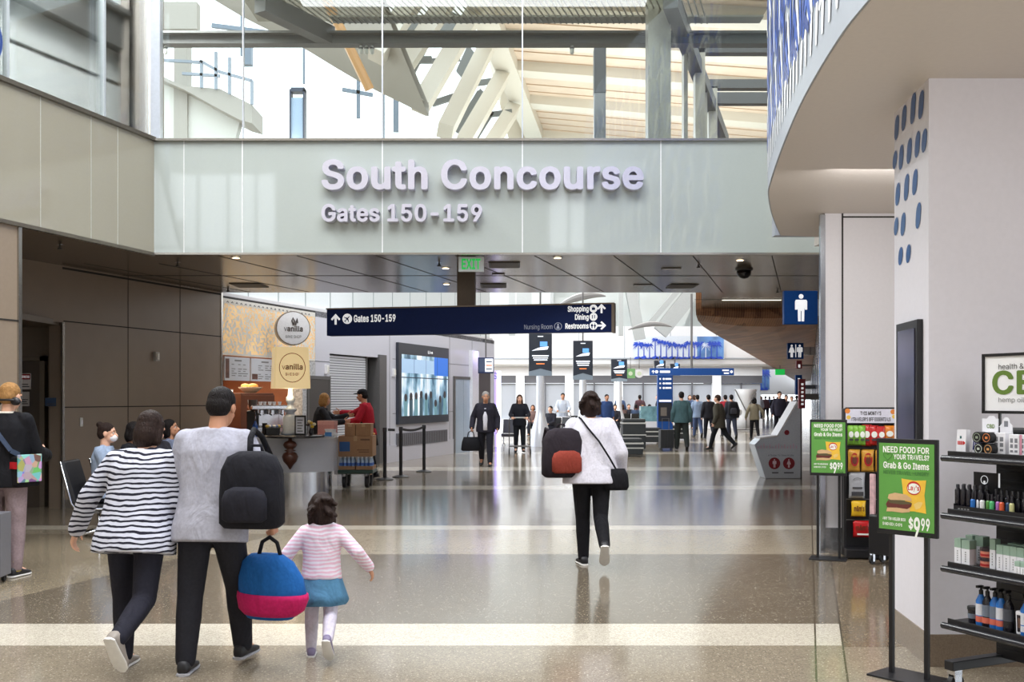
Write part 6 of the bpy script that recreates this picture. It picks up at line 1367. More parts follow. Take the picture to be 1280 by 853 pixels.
for i in range(3):
    p = Vector((gx(1104, 9.75), 9.75)); th = R(-55); a, b = .02+i*.09, .08
    o = thing('snack_bag', 'red packet standing in the low side rack', 'snack bag', (p.x+a*math.cos(th)-b*math.sin(th), p.y+a*math.sin(th)+b*math.cos(th), .485), th, 'red packets in the side rack')
    bm = BM(); pillow(bm, .085, .13, .04); sub(o, 'pouch', bm, SR, smooth=True)
# ================================================================ CAFE CORNER
def wobj(name, label, cat, s, d, z, group=None): p = wpt(s, d); return thing(name, label, cat, (p.x, p.y, z), wl_rot, group)
def swp(px, d=0):                       # wall parameter of the point d in front of the wall seen at px
    k = (px-CX)/F; ax, ay = WA.x+WD.y*d, WA.y-WD.x*d
    return (k*ay-ax)/(WD.x-k*WD.y)
def szp(py, s, d=0): return EYE+(HY-py)*(WA.y-WD.x*d+WD.y*s)/F
def lace_mat():
    m, nt, p, out = base_mat('lace_panel'); L = nt.links.new
    tc = node(nt, 'ShaderNodeTexCoord'); 
    vo = node(nt, 'ShaderNodeTexVoronoi'); vo.inputs['Scale'].default_value = 20; L(tc.outputs['Object'], vo.inputs['Vector'])
    wv = node(nt, 'ShaderNodeTexMagic'); wv.turbulence_depth = 3; wv.inputs['Scale'].default_value = 17; wv.inputs['Distortion'].default_value = 2; L(tc.outputs['Object'], wv.inputs['Vector'])
    nz = node(nt, 'ShaderNodeTexNoise'); nz.inputs['Scale'].default_value = 1.6; L(tc.outputs['Object'], nz.inputs['Vector'])
    a = node(nt, 'ShaderNodeMath', operation='LESS_THAN'); a.inputs[1].default_value = .55; L(vo.outputs['Distance'], a.inputs[0])
    b = node(nt, 'ShaderNodeMath', operation='GREATER_THAN'); b.inputs[1].default_value = .36; L(wv.outputs['Fac'], b.inputs[0])
    g = node(nt, 'ShaderNodeMath', operation='MULTIPLY'); L(a.outputs[0], g.inputs[0]); L(b.outputs[0], g.inputs[1])
    mx = node(nt, 'ShaderNodeMix', data_type='RGBA'); mx.inputs[6].default_value = c(228, 224, 216); mx.inputs[7].default_value = c(190, 150, 86); L(g.outputs[0], mx.inputs[0]); L(mx.outputs[2], p.inputs['Base Color'])
    rp = node(nt, 'ShaderNodeMath', operation='MULTIPLY'); L(g.outputs[0], rp.inputs[0]); L(nz.outputs['Fac'], rp.inputs[1])
    st = node(nt, 'ShaderNodeMath', operation='MULTIPLY'); st.inputs[1].default_value = 1.1; L(rp.outputs[0], st.inputs[0])
    p.inputs['Emission Color'].default_value = c(255, 206, 130); L(st.outputs[0], p.inputs['Emission Strength'])
    p.inputs['Roughness'].default_value = .45
    return m
LACE = lace_mat()
sc0, sc1 = s2+.03, s3
t = wobj('lace_panel', 'backlit white and gold lace-patterned panel above the cafe menu', 'wall panel', sc0, 0, 2.36)
bm = BM(); box(bm, 0, sc1-sc0-.02, 0, .08, 0, 1.02); sub(t, 'panel', bm, LACE)
bm = BM(); box(bm, 0, sc1-sc0-.02, -.004, 0, .0, .04); box(bm, 0, sc1-sc0-.02, -.004, 0, .93, 1.02); 
for i in range(22):
    x = .12+i*.15
    if x < sc1-sc0-.2: tube(bm, [(x, -.006, .95), (x+.03, -.006, .975), (x+.06, -.006, .95)], .006, 4, 1)
sub(t, 'border', bm, [mat('lace_border', c(226, 222, 214), .45), mat('print_dark', c(60, 60, 64), .6)])
# patterned pier at the end, plain filler above
bm = BM(); box(bm, sc1-.55, sc1, .0, .3, 0, 2.35); struct('wall_cafe_pier', bm, mat('pier_damask', c(218, 216, 210), .4, var=.55, nscale=22), (WA.x, WA.y, 0), wl_rot)
# niche
NW = mat('cafe_wood', c(150, 92, 62), .5, var=.12, nscale=4)
bm = BM(); box(bm, s2-.3, sc1+.2, 2.2, 2.3, 0, 2.4); box(bm, s2-.3, s2-.1, .3, 2.3, 0, 2.4); box(bm, sc1, sc1+.1, .3, 2.3, 0, 2.4); box(bm, s2-.3, sc1+.1, .09, 2.3, 2.37, 2.42)
struct('wall_cafe', bm, NW, (WA.x, WA.y, 0), wl_rot)
area('cafe_luminaire', tuple(wpt((s2+sc1)/2, -1.1)+Vector((0, 0, 2.34))), 1.5, 60, (1, .82, .6))
# menu boards
MB = mat('menu_white', c(222, 224, 230), .4, var=.01)
for i, (px0, px1, nm, pic) in enumerate(((281, 313, 'first cafe menu board, with a brown photograph at its left', 0), (314, 347, 'second cafe menu board, partly behind the giant lamp shade', 1), (348, 378, 'third cafe menu board, hidden behind the lamp shade', 0))):
    a, b = swp(px0, .04), swp(px1, .04); z0, z1 = 1.90, 2.33
    t = wobj('menu_board', nm, 'menu board', a, .04, z0); w = b-a-.02; h = z1-z0
    bm = BM(); box(bm, 0, w, 0, .03, 0, h); sub(t, 'board', bm, MB, bevel=.003)
    bm = BM()
    if pic == 0: label_box(bm, .02, w*.17, h*.1, h*.92, -.002, 1)
    else: label_box(bm, .03, w*.24, h*.08, h*.32, -.002, 1); label_box(bm, w*.8, w*.98, h*.2, h*.92, -.002, 1)
    label_box(bm, w*.38, w*.66, h*.82, h*.89, -.002, 0)
    for cx_ in (.26, .52, .72):
        for k in range(7):
            if (k*3+i) % 5: label_box(bm, w*cx_, w*(cx_+.10+.05*((k+i) % 3)), h*(.1+.095*k), h*(.135+.095*k), -.002, 0)
    sub(t, 'print', bm, [mat('print_grey', c(140, 140, 140), .6), mat('photo_brown', c(110, 70, 56), .4, var=.5, nscale=14)], fixn=False)
# round cafe sign
s_ = swp(368, .35); t = wobj('round_sign', 'white oval cafe sign with a grey rim above the giant lamp', 'sign', swp(361, .34), .34, szp(412, s_, .34))
t.rotation_euler = (0, 0, R(22))
r_ = .33
bm = BM(); cyl_y(bm, .05, 0, r_, -.2, .0, 32); sub(t, 'rim', bm, mat('rim_bronze', c(140, 128, 116), .3, .6), smooth=True, auto=True)
bm = BM(); cyl_y(bm, .05, 0, r_*.94, -.215, -.19, 32); sub(t, 'face', bm, mat('sign_face', c(240, 240, 244), .4), smooth=True, auto=True)
bm = BM(); add_text(bm, 'vanilla', .05, -.06, .10, -.22, .36, .045, align='CENTER'); add_text(bm, 'BAKE SHOP', .05, -.19, .055, -.22, .30, .0, align='CENTER', mi=1)
tube(bm, [(.05, -.22, .06), (.02, -.22, .14), (.04, -.22, .2), (.07, -.22, .14), (.06, -.22, .06)], .015, 5); tube(bm, [(.09, -.22, .06), (.10, -.22, .12), (.12, -.22, .19), (.13, -.22, .1)], .013, 5)
sub(t, 'lettering', bm, [mat('print_umber_dark', c(78, 70, 68), .5), mat('print_grey', c(140, 140, 140), .6)], fixn=False)
# counter
def rounded(P, n=6, k=.35):
    out = []
    m = len(P)
    for i in range(m):
        p0, p1, p2 = Vector(P[i-1]), Vector(P[i]), Vector(P[(i+1) % m])
        a = p1+(p0-p1)*k; b = p1+(p2-p1)*k
        if i in (0, m-1): out.append(tuple(p1)); continue
        for j in range(n+1):
            q = j/n; out.append(tuple(a*(1-q)**2+p1*2*q*(1-q)+b*q*q))
    return out
CW = mat('counter_white', c(196, 198, 206), .3, var=.02)
ct = thing('cafe_counter', 'white curved cafe counter on a mirrored steel plinth', 'counter', (-4.0, 17.8, 0))
P = [(-1.15, .1), (-.7, -.25), (.35, -.38), (.95, -.1), (.95, .55), (-1.05, .75)]
O = rounded(P)
bm = BM(); prism_z(bm, O, .33, .88); sub(ct, 'counter_body', bm, CW, smooth=True, auto=True)
bm = BM(); prism_z(bm, [(x*1.012, y*1.015-.01) for x, y in O], .88, .915); sub(ct, 'worktop', bm, mat('counter_top', c(214, 214, 218), .15))
bm = BM(); prism_z(bm, [(x*.93-.02, (y-.2)*.9+.22) for x, y in O], 0, .33); sub(ct, 'plinth', bm, CHROME, smooth=True, auto=True)
ct2 = thing('cafe_counter', 'straight white service counter behind the carton trolley', 'counter', (-2.95, 19.35, 0), R(8))
bm = BM(); box(bm, -.35, .30, 0, .7, .16, .82); sub(ct2, 'counter_body', bm, CW, bevel=.01)
bm = BM(); box(bm, -.37, .32, -.02, .72, .82, .86); sub(ct2, 'worktop', bm, mat('counter_top', c(214, 214, 218), .15))
bm = BM(); box(bm, -.3, .26, .05, .65, 0, .16); sub(ct2, 'plinth', bm, CHROME)
t = thing('counter_tray', 'orange wooden counter tray before the worker in red', 'tray', (-2.82, 19.5, .862), R(8))
bm = BM(); box(bm, -.28, .16, 0, .4, 0, .02); box(bm, -.28, .16, 0, .02, .02, .2); sub(t, 'tray_board', bm, mat('tray_orange', c(206, 146, 84), .4), bevel=.004)
for i in range(5):
    o = thing('pastry', 'golden pastry lying on the orange wooden tray', 'pastry', (-3.02+i*.1, 19.62+.03*(i % 2), .885), 0, 'pastries on the orange tray')
    bm = BM(); ell(bm, (0, 0, .022), (.04, .03, .022), n=12, m=6); sub(o, 'crust', bm, mat('pastry', c(226, 166, 90), .5), smooth=True)
# round dark table top hung on the counter with a turned finial
t = thing('round_table', 'dark round table top jutting from the counter with a turned finial below', 'table', (gx(368, 17.45), 17.45, 0))
bm = BM(); lathe(bm, [(.44, .918), (.5, .93), (.5, .955), (.48, .965)], 40); sub(t, 'table_top', bm, mat('table_dark', c(34, 28, 28), .25), smooth=True, auto=True)
fz = lambda py: gz(py, 17.1)
bm = BM(); lathe(bm, [(.03, fz(548)+.02), (.03, fz(551)), (.09, fz(553)), (.115, fz(556.5)), (.09, fz(560)), (.05, fz(562)), (.10, fz(563.5)), (.055, fz(565)), (.11, fz(567)), (.135, fz(571)), (.11, fz(577)), (.05, fz(582)), (.012, fz(587))], 24, cy=-.34); sub(t, 'finial', bm, mat('walnut', c(82, 48, 36), .3), smooth=True)
# giant lamp
LX, LY = gx(363, 17.5), 17.5
t = thing('giant_lamp', 'oversized lamp with a glowing cream shade standing on the round dark table', 'lamp', (LX, LY, .967), R(18))
SHM = emis('lamp_shade_cream', c(242, 214, 160), .55)
zs0, zs1 = gz(486, LY)-.967, gz(435, LY)-.967
bm = BM(); rings = []
for q in range(3):
    k = q/2; a = .300-.025*k; z = zs0+(zs1-zs0)*k
    rings.append([(x*a, y*a, z) for x, y in ((-1, -.92), (-.92, -1), (.92, -1), (1, -.92), (1, .92), (.92, 1), (-.92, 1), (-1, .92))])
ring_loft(bm, rings); sh_ = sub(t, 'lamp_shade', bm, SHM)
bm = BM(); tube(bm, [(.0+.21*math.cos(a*PI/16), -.302+.008*math.sin(a*PI/16), (zs0+zs1)/2+.24*math.sin(a*PI/16)) for a in range(33)], .006, 5)
add_text(bm, 'vanilla', .0, (zs0+zs1)/2-.03, .09, -.304, .34, .03, align='CENTER'); add_text(bm, 'BAKE SHOP', .0, (zs0+zs1)/2-.13, .045, -.306, .22, .02, align='CENTER')
sub(sh_, 'print', bm, mat('shade_print', c(150, 112, 70), .5), fixn=False)
bm = BM(); lathe(bm, [(.15, 0), (.155, .03), (.13, .06), (.125, .30), (.09, .33), (.06, .36), (.10, .40), (.11, .43), (.055, .46), (.05, .52), (.075, .56), (.075, .62), (.045, .66), (.035, zs0+.06)], 28); sub(t, 'lamp_base', bm, mat('lamp_porcelain', c(196, 204, 216), .2), smooth=True)
l = bpy.data.lights.new('lamp_bulb', 'POINT'); l.energy = 7; l.color = (1, .84, .6); l.shadow_soft_size = .12; lo = bpy.data.objects.new('lamp_bulb', l); COL.objects.link(lo); lo.location = (LX, LY-.1, .967+zs0-.06)
# things on the round table
def at_(px, Y, z): return Vector((gx(px, Y), Y, z))
t = thing('picture_frame', 'small black framed card leaning on the round table beside the lamp', 'picture frame', at_(375.5, 17.15, .967), R(-14))
bm = BM(); prism_y(bm, [(-.10, 0), (.10, 0), (.10, .33), (-.10, .33)], -.012, .012); sub(t, 'frame', bm, BLACK, bevel=.004)
bm = BM(); label_box(bm, -.075, .075, .03, .30, -.0135, 0)
for k in range(5): label_box(bm, -.05, .05-.02*(k % 2), .06+.045*k, .08+.045*k, -.015, 1)
sub(t, 'card', bm, [CART, mat('print_grey', c(140, 140, 140), .6)], fixn=False)
t = thing('flower_vase', 'small vase of yellow and dark flowers right of the framed card', 'vase', at_(389, 17.3, .967))
bm = BM(); lathe(bm, [(.03, 0), (.045, .05), (.03, .1), (.035, .11)], 14); sub(t, 'vase', bm, mat('vase_dark', c(60, 56, 60), .3), smooth=True)
for i, (dx, dz, m_) in enumerate(((0, .2, 'flower_yellow'), (-.05, .17, 'flower_dark'), (.05, .18, 'flower_cream'), (.02, .14, 'flower_yellow'), (-.03, .22, 'flower_cream'))):
    bm = BM(); ell(bm, (dx, -.02*(i % 2), dz), (.032, .032, .026), n=10, m=6); tube(bm, [(0, 0, .09), (dx, -.02*(i % 2), dz)], .004, 5)
    sub(t, 'flower', bm, mat(m_, {'flower_yellow': c(222, 186, 60), 'flower_dark': c(54, 40, 40), 'flower_cream': c(232, 222, 190)}[m_], .6), smooth=True)
t = thing('pastry_case', 'low black pastry tray heaped with treats left of the lamp base', 'tray', at_(341.5, 17.45, .967), R(10))
bm = BM(); box(bm, -.11, .11, -.12, .12, 0, .10); box(bm, -.12, .12, -.14, .14, .10, .115); sub(t, 'tray_box', bm, BLACK, bevel=.004)
for i in range(7):
    o = thing('pastry', 'pale treat heaped on the black pastry tray', 'pastry', at_(341.5, 17.45, 1.083)+Vector((-.09+.03*i, .03*((i*5) % 4)-.05, 0)), 0, 'treats on the black pastry tray')
    bm = BM(); ell(bm, (0, 0, .025), (.036, .036, .025), n=10, m=6); sub(o, 'crust', bm, mat(('treat_yellow', 'treat_white', 'treat_blue')[i % 3], (c(216, 186, 90), c(226, 226, 232), c(110, 130, 190))[i % 3], .5), smooth=True)
def bottle(nm, lab, p, r, h, m, capm):
    o = thing(nm, lab, 'bottle', p); bm = BM(); lathe(bm, [(r, 0), (r, h*.62), (r*.4, h*.8), (r*.36, h*.92)], 14); sub(o, 'bottle_body', bm, m, smooth=True, auto=True)
    bm = BM(); lathe(bm, [(r*.42, h*.9), (r*.42, h)], 12); sub(o, 'cap', bm, capm); return o
bottle('bottle', 'blue cleaning bottle standing on the counter left of the treats', at_(319, 17.9, .916), .05, .30, mat('blue_liquid', c(40, 80, 160), .2), BLACK)
t = thing('cup_stack', 'dark stack of cups beside the blue bottle on the counter', 'cups', at_(331, 17.6, .916))
bm = BM()
for i in range(6): lathe(bm, [(.036, .03*i), (.047, .03*i+.09), (.049, .03*i+.092)], 14)
sub(t, 'cups', bm, mat('cup_dark', c(40, 34, 36), .4), smooth=True, auto=True)
t = thing('gift_box', 'dusty pink box on the counter before the customer in black', 'box', at_(409.5, 18.15, .916), R(-6))
bm = BM(); box(bm, -.15, .15, -.1, .1, 0, .27); sub(t, 'box_body', bm, mat('box_pink', c(190, 132, 130), .5, var=.1), bevel=.004)
bm = BM(); box(bm, -.152, .152, -.102, .102, .20, .272); sub(t, 'lid', bm, mat('box_pink_lid', c(204, 150, 146), .5))
t = thing('paper_bag', 'crumpled white and blue paper bag hanging over the counter end', 'paper bag', at_(413, 17.6, .916), R(-20))
bm = BM(); ring_loft(bm, [[(x*k+.01*math.sin(9*x+z*30), y*k, z) for x, y in ((-.10, -.05), (.10, -.04), (.11, .05), (-.09, .06))] for z, k in ((0, .9), (.05, 1), (.1, .8), (.14, .9))]); sub(t, 'bag', bm, mat('paper_white', c(220, 222, 230), .7))
bm = BM(); label_box(bm, -.07, .06, .02, .09, -.062, 0); sub(t, 'print', bm, mat('print_blue', c(70, 130, 200), .5), fixn=False)
# inside the niche: cabinet, bowl, espresso machine
t = thing('cabinet', 'dark brown cabinet inside the cafe with a bread bowl on top', 'cabinet', at_(313, 20.6, 0), R(40))
bm = BM(); box(bm, -.35, .35, -.3, .3, 0, 1.68); sub(t, 'carcass', bm, mat('cabinet_brown', c(96, 60, 46), .45), bevel=.01)
bm = BM(); box(bm, -.36, .36, -.32, -.3, .9, 1.64); d_ = sub(t, 'door', bm, mat('cabinet_door', c(112, 70, 52), .4), bevel=.004)
bm = BM(); box(bm, .28, .3, -.35, -.32, 1.2, 1.35); sub(d_, 'handle', bm, CHROME)
t = thing('bread_bowl', 'pale bowl of bread on top of the brown cabinet', 'bowl', at_(313, 20.6, 1.681))
bm = BM(); lathe(bm, [(.1, 0), (.22, .09), (.24, .12), (.21, .11)], 20); sub(t, 'bowl', bm, mat('bowl_cream', c(224, 214, 190), .4), smooth=True)
bm = BM()
for dx, dy in ((-.1, 0), (.05, .06), (.06, -.08)): ell(bm, (dx, dy, .14), (.09, .06, .05), n=10, m=6)
sub(t, 'bread', bm, mat('pastry', c(226, 166, 90), .5), smooth=True)
t = thing('light_panel', 'small bright white panel at the left corner of the cafe niche', 'light panel', at_(284, 19.75, 1.42), wl_rot)
bm = BM(); box(bm, -.1, .2, 0, .05, 0, .33); sub(t, 'casing', bm, WHITE); bm = BM(); label_box(bm, -.08, .18, .02, .31, -.003, 0); sub(t, 'diffuser', bm, emis('lit_white', c(255, 244, 226), 2.2), fixn=False)
t = thing('espresso_machine', 'chrome and black espresso machine behind the counter', 'coffee machine', at_(335, 19.5, .95), R(25))
bm = BM(); box(bm, -.32, .32, -.2, .25, 0, .1); box(bm, -.32, .32, .05, .25, .1, .42); box(bm, -.34, .34, -.22, .26, .42, .5); sub(t, 'machine_body', bm, CHROME, bevel=.015)
for x in (-.2, 0, .2):
    bm = BM(); lathe(bm, [(.035, .33), (.045, .36), (.045, .42)], 14, cx=x, cy=-.1); hd_ = sub(t, 'group_head', bm, CHROME, smooth=True, auto=True)
    bm = BM(); tube(bm, [(x, -.13, .34), (x, -.3, .32)], .014, 8); sub(hd_, 'handle', bm, BLACK)
for x in (-.28, .28):
    bm = BM(); tube(bm, [(x, -.18, .4), (x, -.25, .3), (x, -.24, .12)], .008, 6); sub(t, 'steam_wand', bm, CHROME)
for i in range(6):
    o = thing('cup', 'white cup stacked on top of the espresso machine', 'cup', at_(335, 19.5, 1.452)+Vector((-.24+.09*i, -.02+.05*(i % 2), 0)), 0, 'cups on the espresso machine')
    bm = BM(); lathe(bm, [(.022, 0), (.038, .06), (.038, .062)], 12); sub(o, 'cup_body', bm, WHITE, smooth=True, auto=True)
t = thing('coffee_grinder', 'tall black coffee grinder left of the espresso machine', 'grinder', at_(316, 19.35, .95))
bm = BM(); box(bm, -.09, .09, -.12, .12, 0, .4); sub(t, 'grinder_body', bm, BLACK, bevel=.02)
bm = BM(); lathe(bm, [(.05, .4), (.09, .55), (.09, .6)], 16); sub(t, 'hopper', bm, mat('hopper_smoke', c(90, 80, 76), .15), smooth=True, auto=True)
bt = thing('back_bar', 'wooden back bar carrying the espresso machine inside the cafe', 'counter', at_(330, 19.5, 0), R(20))
bm = BM(); box(bm, -.55, .5, -.3, .4, 0, .9); sub(bt, 'bar_body', bm, mat('cabinet_brown', c(96, 60, 46), .45), bevel=.01)
bm = BM(); box(bm, -.57, .52, -.32, .42, .9, .949); sub(bt, 'bar_top', bm, mat('bar_top', c(176, 160, 150), .3))
# door next to the cafe
t = wobj('door_2', 'narrow dark door in the grey wall right of the cafe', 'door', swp(398), 0, 0); t['kind'] = 'structure'
bm = BM(); box(bm, -.45, .45, -.02, .02, 0, 1.98); sub(t, 'door_leaf', bm, mat('door_dark', c(74, 70, 68), .5)); bm = BM(); box(bm, -.5, .5, -.03, 0, 1.98, 2.05); box(bm, -.5, -.45, -.03, 0, 0, 2.0); box(bm, .45, .5, -.03, 0, 0, 2.0); sub(t, 'door_frame', bm, STEEL)

# carton trolley
TX, TY = gx(447, 18.55), 18.55
t = thing('platform_trolley', 'dark green platform trolley loaded with cartons and water packs', 'trolley', (TX, TY, 0))
bm = BM(); box(bm, -.31, .31, -.3, .3, .25, .32); sub(t, 'deck', bm, mat('trolley_green', c(34, 62, 54), .4), bevel=.015)
for x in (-.2, .2):
    for y in (-.2, .2):
        bm = BM(); tube(bm, [(x-.03, y, .1), (x+.03, y, .1)], .1, 18); wv_ = sub(t, 'wheel', bm, mat('rubber', c(26, 26, 28), .6), smooth=True, auto=True)
        bm = BM(); box(bm, x-.045, x-.035, y-.03, y+.03, .08, .25); box(bm, x+.035, x+.045, y-.03, y+.03, .08, .25); sub(wv_, 'fork', bm, STEEL)
CB = mat('cardboard', c(158, 122, 92), .75, var=.06)
for i, x in enumerate((-.155, .155)):
    o = thing('water_pack', 'shrink-wrapped tray of water bottles, %s one on the trolley' % ('left', 'right')[i], 'water pack', (TX+x, TY, .321), 0)
    bm = BM(); box(bm, -.145, .145, -.25, .25, 0, .06); sub(o, 'tray', bm, CB)
    WMm = mat('water_plastic', c(176, 200, 226), .12, var=.1); BL = mat('bottle_label_blue', c(70, 110, 190), .4)
    for a in range(4):
        for b in range(3):
            bm = BM(); cx_, cy_ = -.108+.072*a, -.2+.08*b
            lathe(bm, [(.032, .01), (.034, .1), (.03, .15), (.014, .20), (.012, .205)], 10, cx=cx_, cy=cy_); bb = sub(o, 'water_bottle', bm, WMm, smooth=True)
            bm = BM(); lathe(bm, [(.0355, .07), (.0355, .12)], 10, cx=cx_, cy=cy_); sub(bb, 'label', bm, BL); bm = BM(); lathe(bm, [(.014, .203), (.014, .225)], 8, cx=cx_, cy=cy_); sub(bb, 'cap', bm, WHITE)
def carton(x0, x1, y0, y1, z0, z1, lab, logo=False):
    o = thing('carton', lab, 'carton', (TX+(x0+x1)/2, TY+(y0+y1)/2, z0)); w, d, h = (x1-x0)/2, (y1-y0)/2, z1-z0
    bm = BM(); box(bm, -w, w, -d, d, 0, h); sub(o, 'box', bm, CB, bevel=.004)
    bm = BM(); box(bm, -.03, .03, -d-.001, d, h-.0005, h+.001); box(bm, -.03, .03, -d-.0015, -d, h*.75, h+.001); sub(o, 'tape', bm, mat('packing_tape', c(176, 146, 110), .3))
    if logo:
        bm = BM(); label_box(bm, -w*.93, -w*.32, h*.25, h*.72, -d-.002, 0); label_box(bm, w*.3, w*.85, h*.78, h*.86, -d-.002, 1); label_box(bm, w*.1, w*.8, h*.3, h*.34, -d-.002, 1); label_box(bm, w*.2, w*.8, h*.2, h*.24, -d-.002, 1)
        sub(o, 'print', bm, [mat('carton_blue', c(40, 90, 150), .5), mat('carton_ink', c(110, 80, 60), .6)], fixn=False)
carton(-.30, .30, -.27, .25, .553, .915, 'large carton with a blue panel on top of the water packs', True)
carton(-.19, -.005, -.25, .1, .916, 1.13, 'small carton, left one on top of the large carton'); carton(.005, .27, -.25, .1, .916, 1.13, 'small carton, right one on top of the large carton')

# belt stanchions
def stanchion(px, Y, lab):
    o = thing('stanchion', lab, 'stanchion', (gx(px, Y), Y, 0))
    bm = BM(); lathe(bm, [(.17, 0), (.17, .012), (.12, .03), (.04, .045)], 24); sub(o, 'base', bm, BLACK, smooth=True, auto=True)
    bm = BM(); lathe(bm, [(.034, .03), (.034, .93)], 16); sub(o, 'post', bm, BLACK, smooth=True, auto=True)
    bm = BM(); lathe(bm, [(.042, .93), (.042, 1.0), (.036, 1.01)], 16); sub(o, 'belt_head', bm, mat('head_black', c(40, 40, 44), .3), smooth=True, auto=True); return o
sp_ = [(481, 20.15, 'black belt post nearest the carton trolley'), (501, 20.8, 'black belt post in the middle of three'), (530, 22.3, 'black belt post nearest the video wall')]
so = [stanchion(*q) for q in sp_]
for i in (1,):
    a, b = so[i].location, so[i+1].location; d = b-a
    bm = BM(); n = 10
    for k in range(n):
        p0 = d*((k)/n); p1 = d*((k+1)/n); sg0 = .05*math.sin(PI*k/n); sg1 = .05*math.sin(PI*(k+1)/n)
        obox(bm, (p0.x, p0.y, .965-sg0), (p1.x, p1.y, .965-sg1), .004, .05)
    sub(so[i], 'belt', bm, mat('belt_black', c(28, 28, 32), .7))
bm = BM(); d = Vector((gx(501, 20.8)-gx(481, 20.15), .65, 0)); obox(bm, (d.x*.2, d.y*.2, .965), (d.x*.62, d.y*.62, .95), .004, .05); sub(so[0], 'belt', bm, mat('belt_black', c(28, 28, 32), .7))

# video wall
a, b = swp(497, .05), swp(560, .05); z0, z1 = szp(531, a), szp(428, a)
t = wobj('video_wall', 'large black framed video wall showing travellers and blue panels', 'screen', a, .06, z0); w, h = b-a, z1-z0
bm = BM(); box(bm, 0, w, -.02, .06, 0, h); sub(t, 'frame', bm, mat('frame_charcoal', c(44, 48, 58), .35), bevel=.01)
def video_mat():
    m, nt, p, out = base_mat('video_picture'); L = nt.links.new
    tc = node(nt, 'ShaderNodeTexCoord'); mp = node(nt, 'ShaderNodeMapping'); mp.inputs['Scale'].default_value = (1.1, 1, .45); L(tc.outputs['Object'], mp.inputs[0])
    nz = node(nt, 'ShaderNodeTexNoise'); nz.inputs['Scale'].default_value = 2.2; nz.inputs['Detail'].default_value = 5; L(mp.outputs[0], nz.inputs['Vector'])
    rp = node(nt, 'ShaderNodeValToRGB'); e = rp.color_ramp.elements; e[0].position = .36; e[0].color = c(60, 90, 110); e[1].position = .62; e[1].color = c(226, 234, 240)
    x = e.new(.47); x.color = c(130, 164, 184)
    L(nz.outputs['Fac'], rp.inputs[0]); L(rp.outputs[0], p.inputs['Emission Color']); L(rp.outputs[0], p.inputs['Base Color'])
    p.inputs['Emission Strength'].default_value = .8; p.inputs['Roughness'].default_value = .15
    return m
bm = BM(); X0, X1, Z0, Z1 = w*.05, w*.975, h*.10, h*.86
label_box(bm, X0, X1, Z0, Z1, -.022, 0); label_box(bm, X0, X0+(X1-X0)*.68, Z1-(Z1-Z0)*.30, Z1-(Z1-Z0)*.07, -.023, 1); label_box(bm, X0+(X1-X0)*.68, X1, Z1-(Z1-Z0)*.32, Z1, -.023, 2)
rnd = random.Random(5)
for i in range(9):
    x = X0+(X1-X0)*(.08+.105*i); hh_ = (Z1-Z0)*rnd.uniform(.22, .4); m_ = 3 if i % 2 else 4
    label_box(bm, x-.11, x+.11, Z0, Z0+hh_*.8, -.024, m_); disc_y(bm, x, Z0+hh_*.9, .1, -.0245, 12, 5)
sub(t, 'picture', bm, [video_mat(), emis('video_pale_blue', c(150, 178, 206), .7), emis('video_blue', c(40, 100, 190), .8), emis('video_figure', c(60, 84, 96), .5), emis('video_teal', c(100, 140, 150), .6), emis('video_head', c(50, 46, 48), .4)], fixn=False)
bm = BM()
for k in (1, 2, 3): box(bm, X0+(X1-X0)*k/4-.006, X0+(X1-X0)*k/4+.006, -.027, -.0255, Z0, Z1)
box(bm, X0, X1, -.027, -.0255, Z0+(Z1-Z0)*.62, Z0+(Z1-Z0)*.635); sub(t, 'screen_joints', bm, mat('joint_dark', c(40, 60, 84), .4), fixn=False)
bm = BM(); add_text(bm, 'Live', w*.55, h*.90, h*.035, -.024, w*.1, .02); sub(t, 'lettering', bm, LETTER, fixn=False)
bm = BM(); box(bm, 0, w, -.03, 0, z0*0-.55, -.22); 
for i in range(40): box(bm, i*w/40, i*w/40+.02, -.035, -.03, -.53, -.24, 1)
o = wobj('wall_grille', 'long dark ventilation grille under the video wall', 'grille', a, .005, z0); mk('grille', bm, [mat('grille_mid', c(120, 120, 128), .5), GRILLE], o)
# lift doors
a, b = swp(567.5, .0), swp(588.5, .0); t = wobj('lift_door', 'pair of polished steel lift doors in the grey wall', 'lift door', a, .02, 0); w = b-a; h = szp(474, a)
for k in range(2):
    bm = BM(); box(bm, k*w/2+.006, (k+1)*w/2-.006, -.01, .02, 0, h); sub(t, 'door_panel', bm, mat('lift_steel', c(190, 206, 222), .25, .5))
bm = BM(); box(bm, -.08, 0, -.03, .02, 0, h+.08); box(bm, w, w+.08, -.03, .02, 0, h+.08); box(bm, 0, w, -.03, .02, h, h+.08); sub(t, 'door_frame', bm, STEEL)
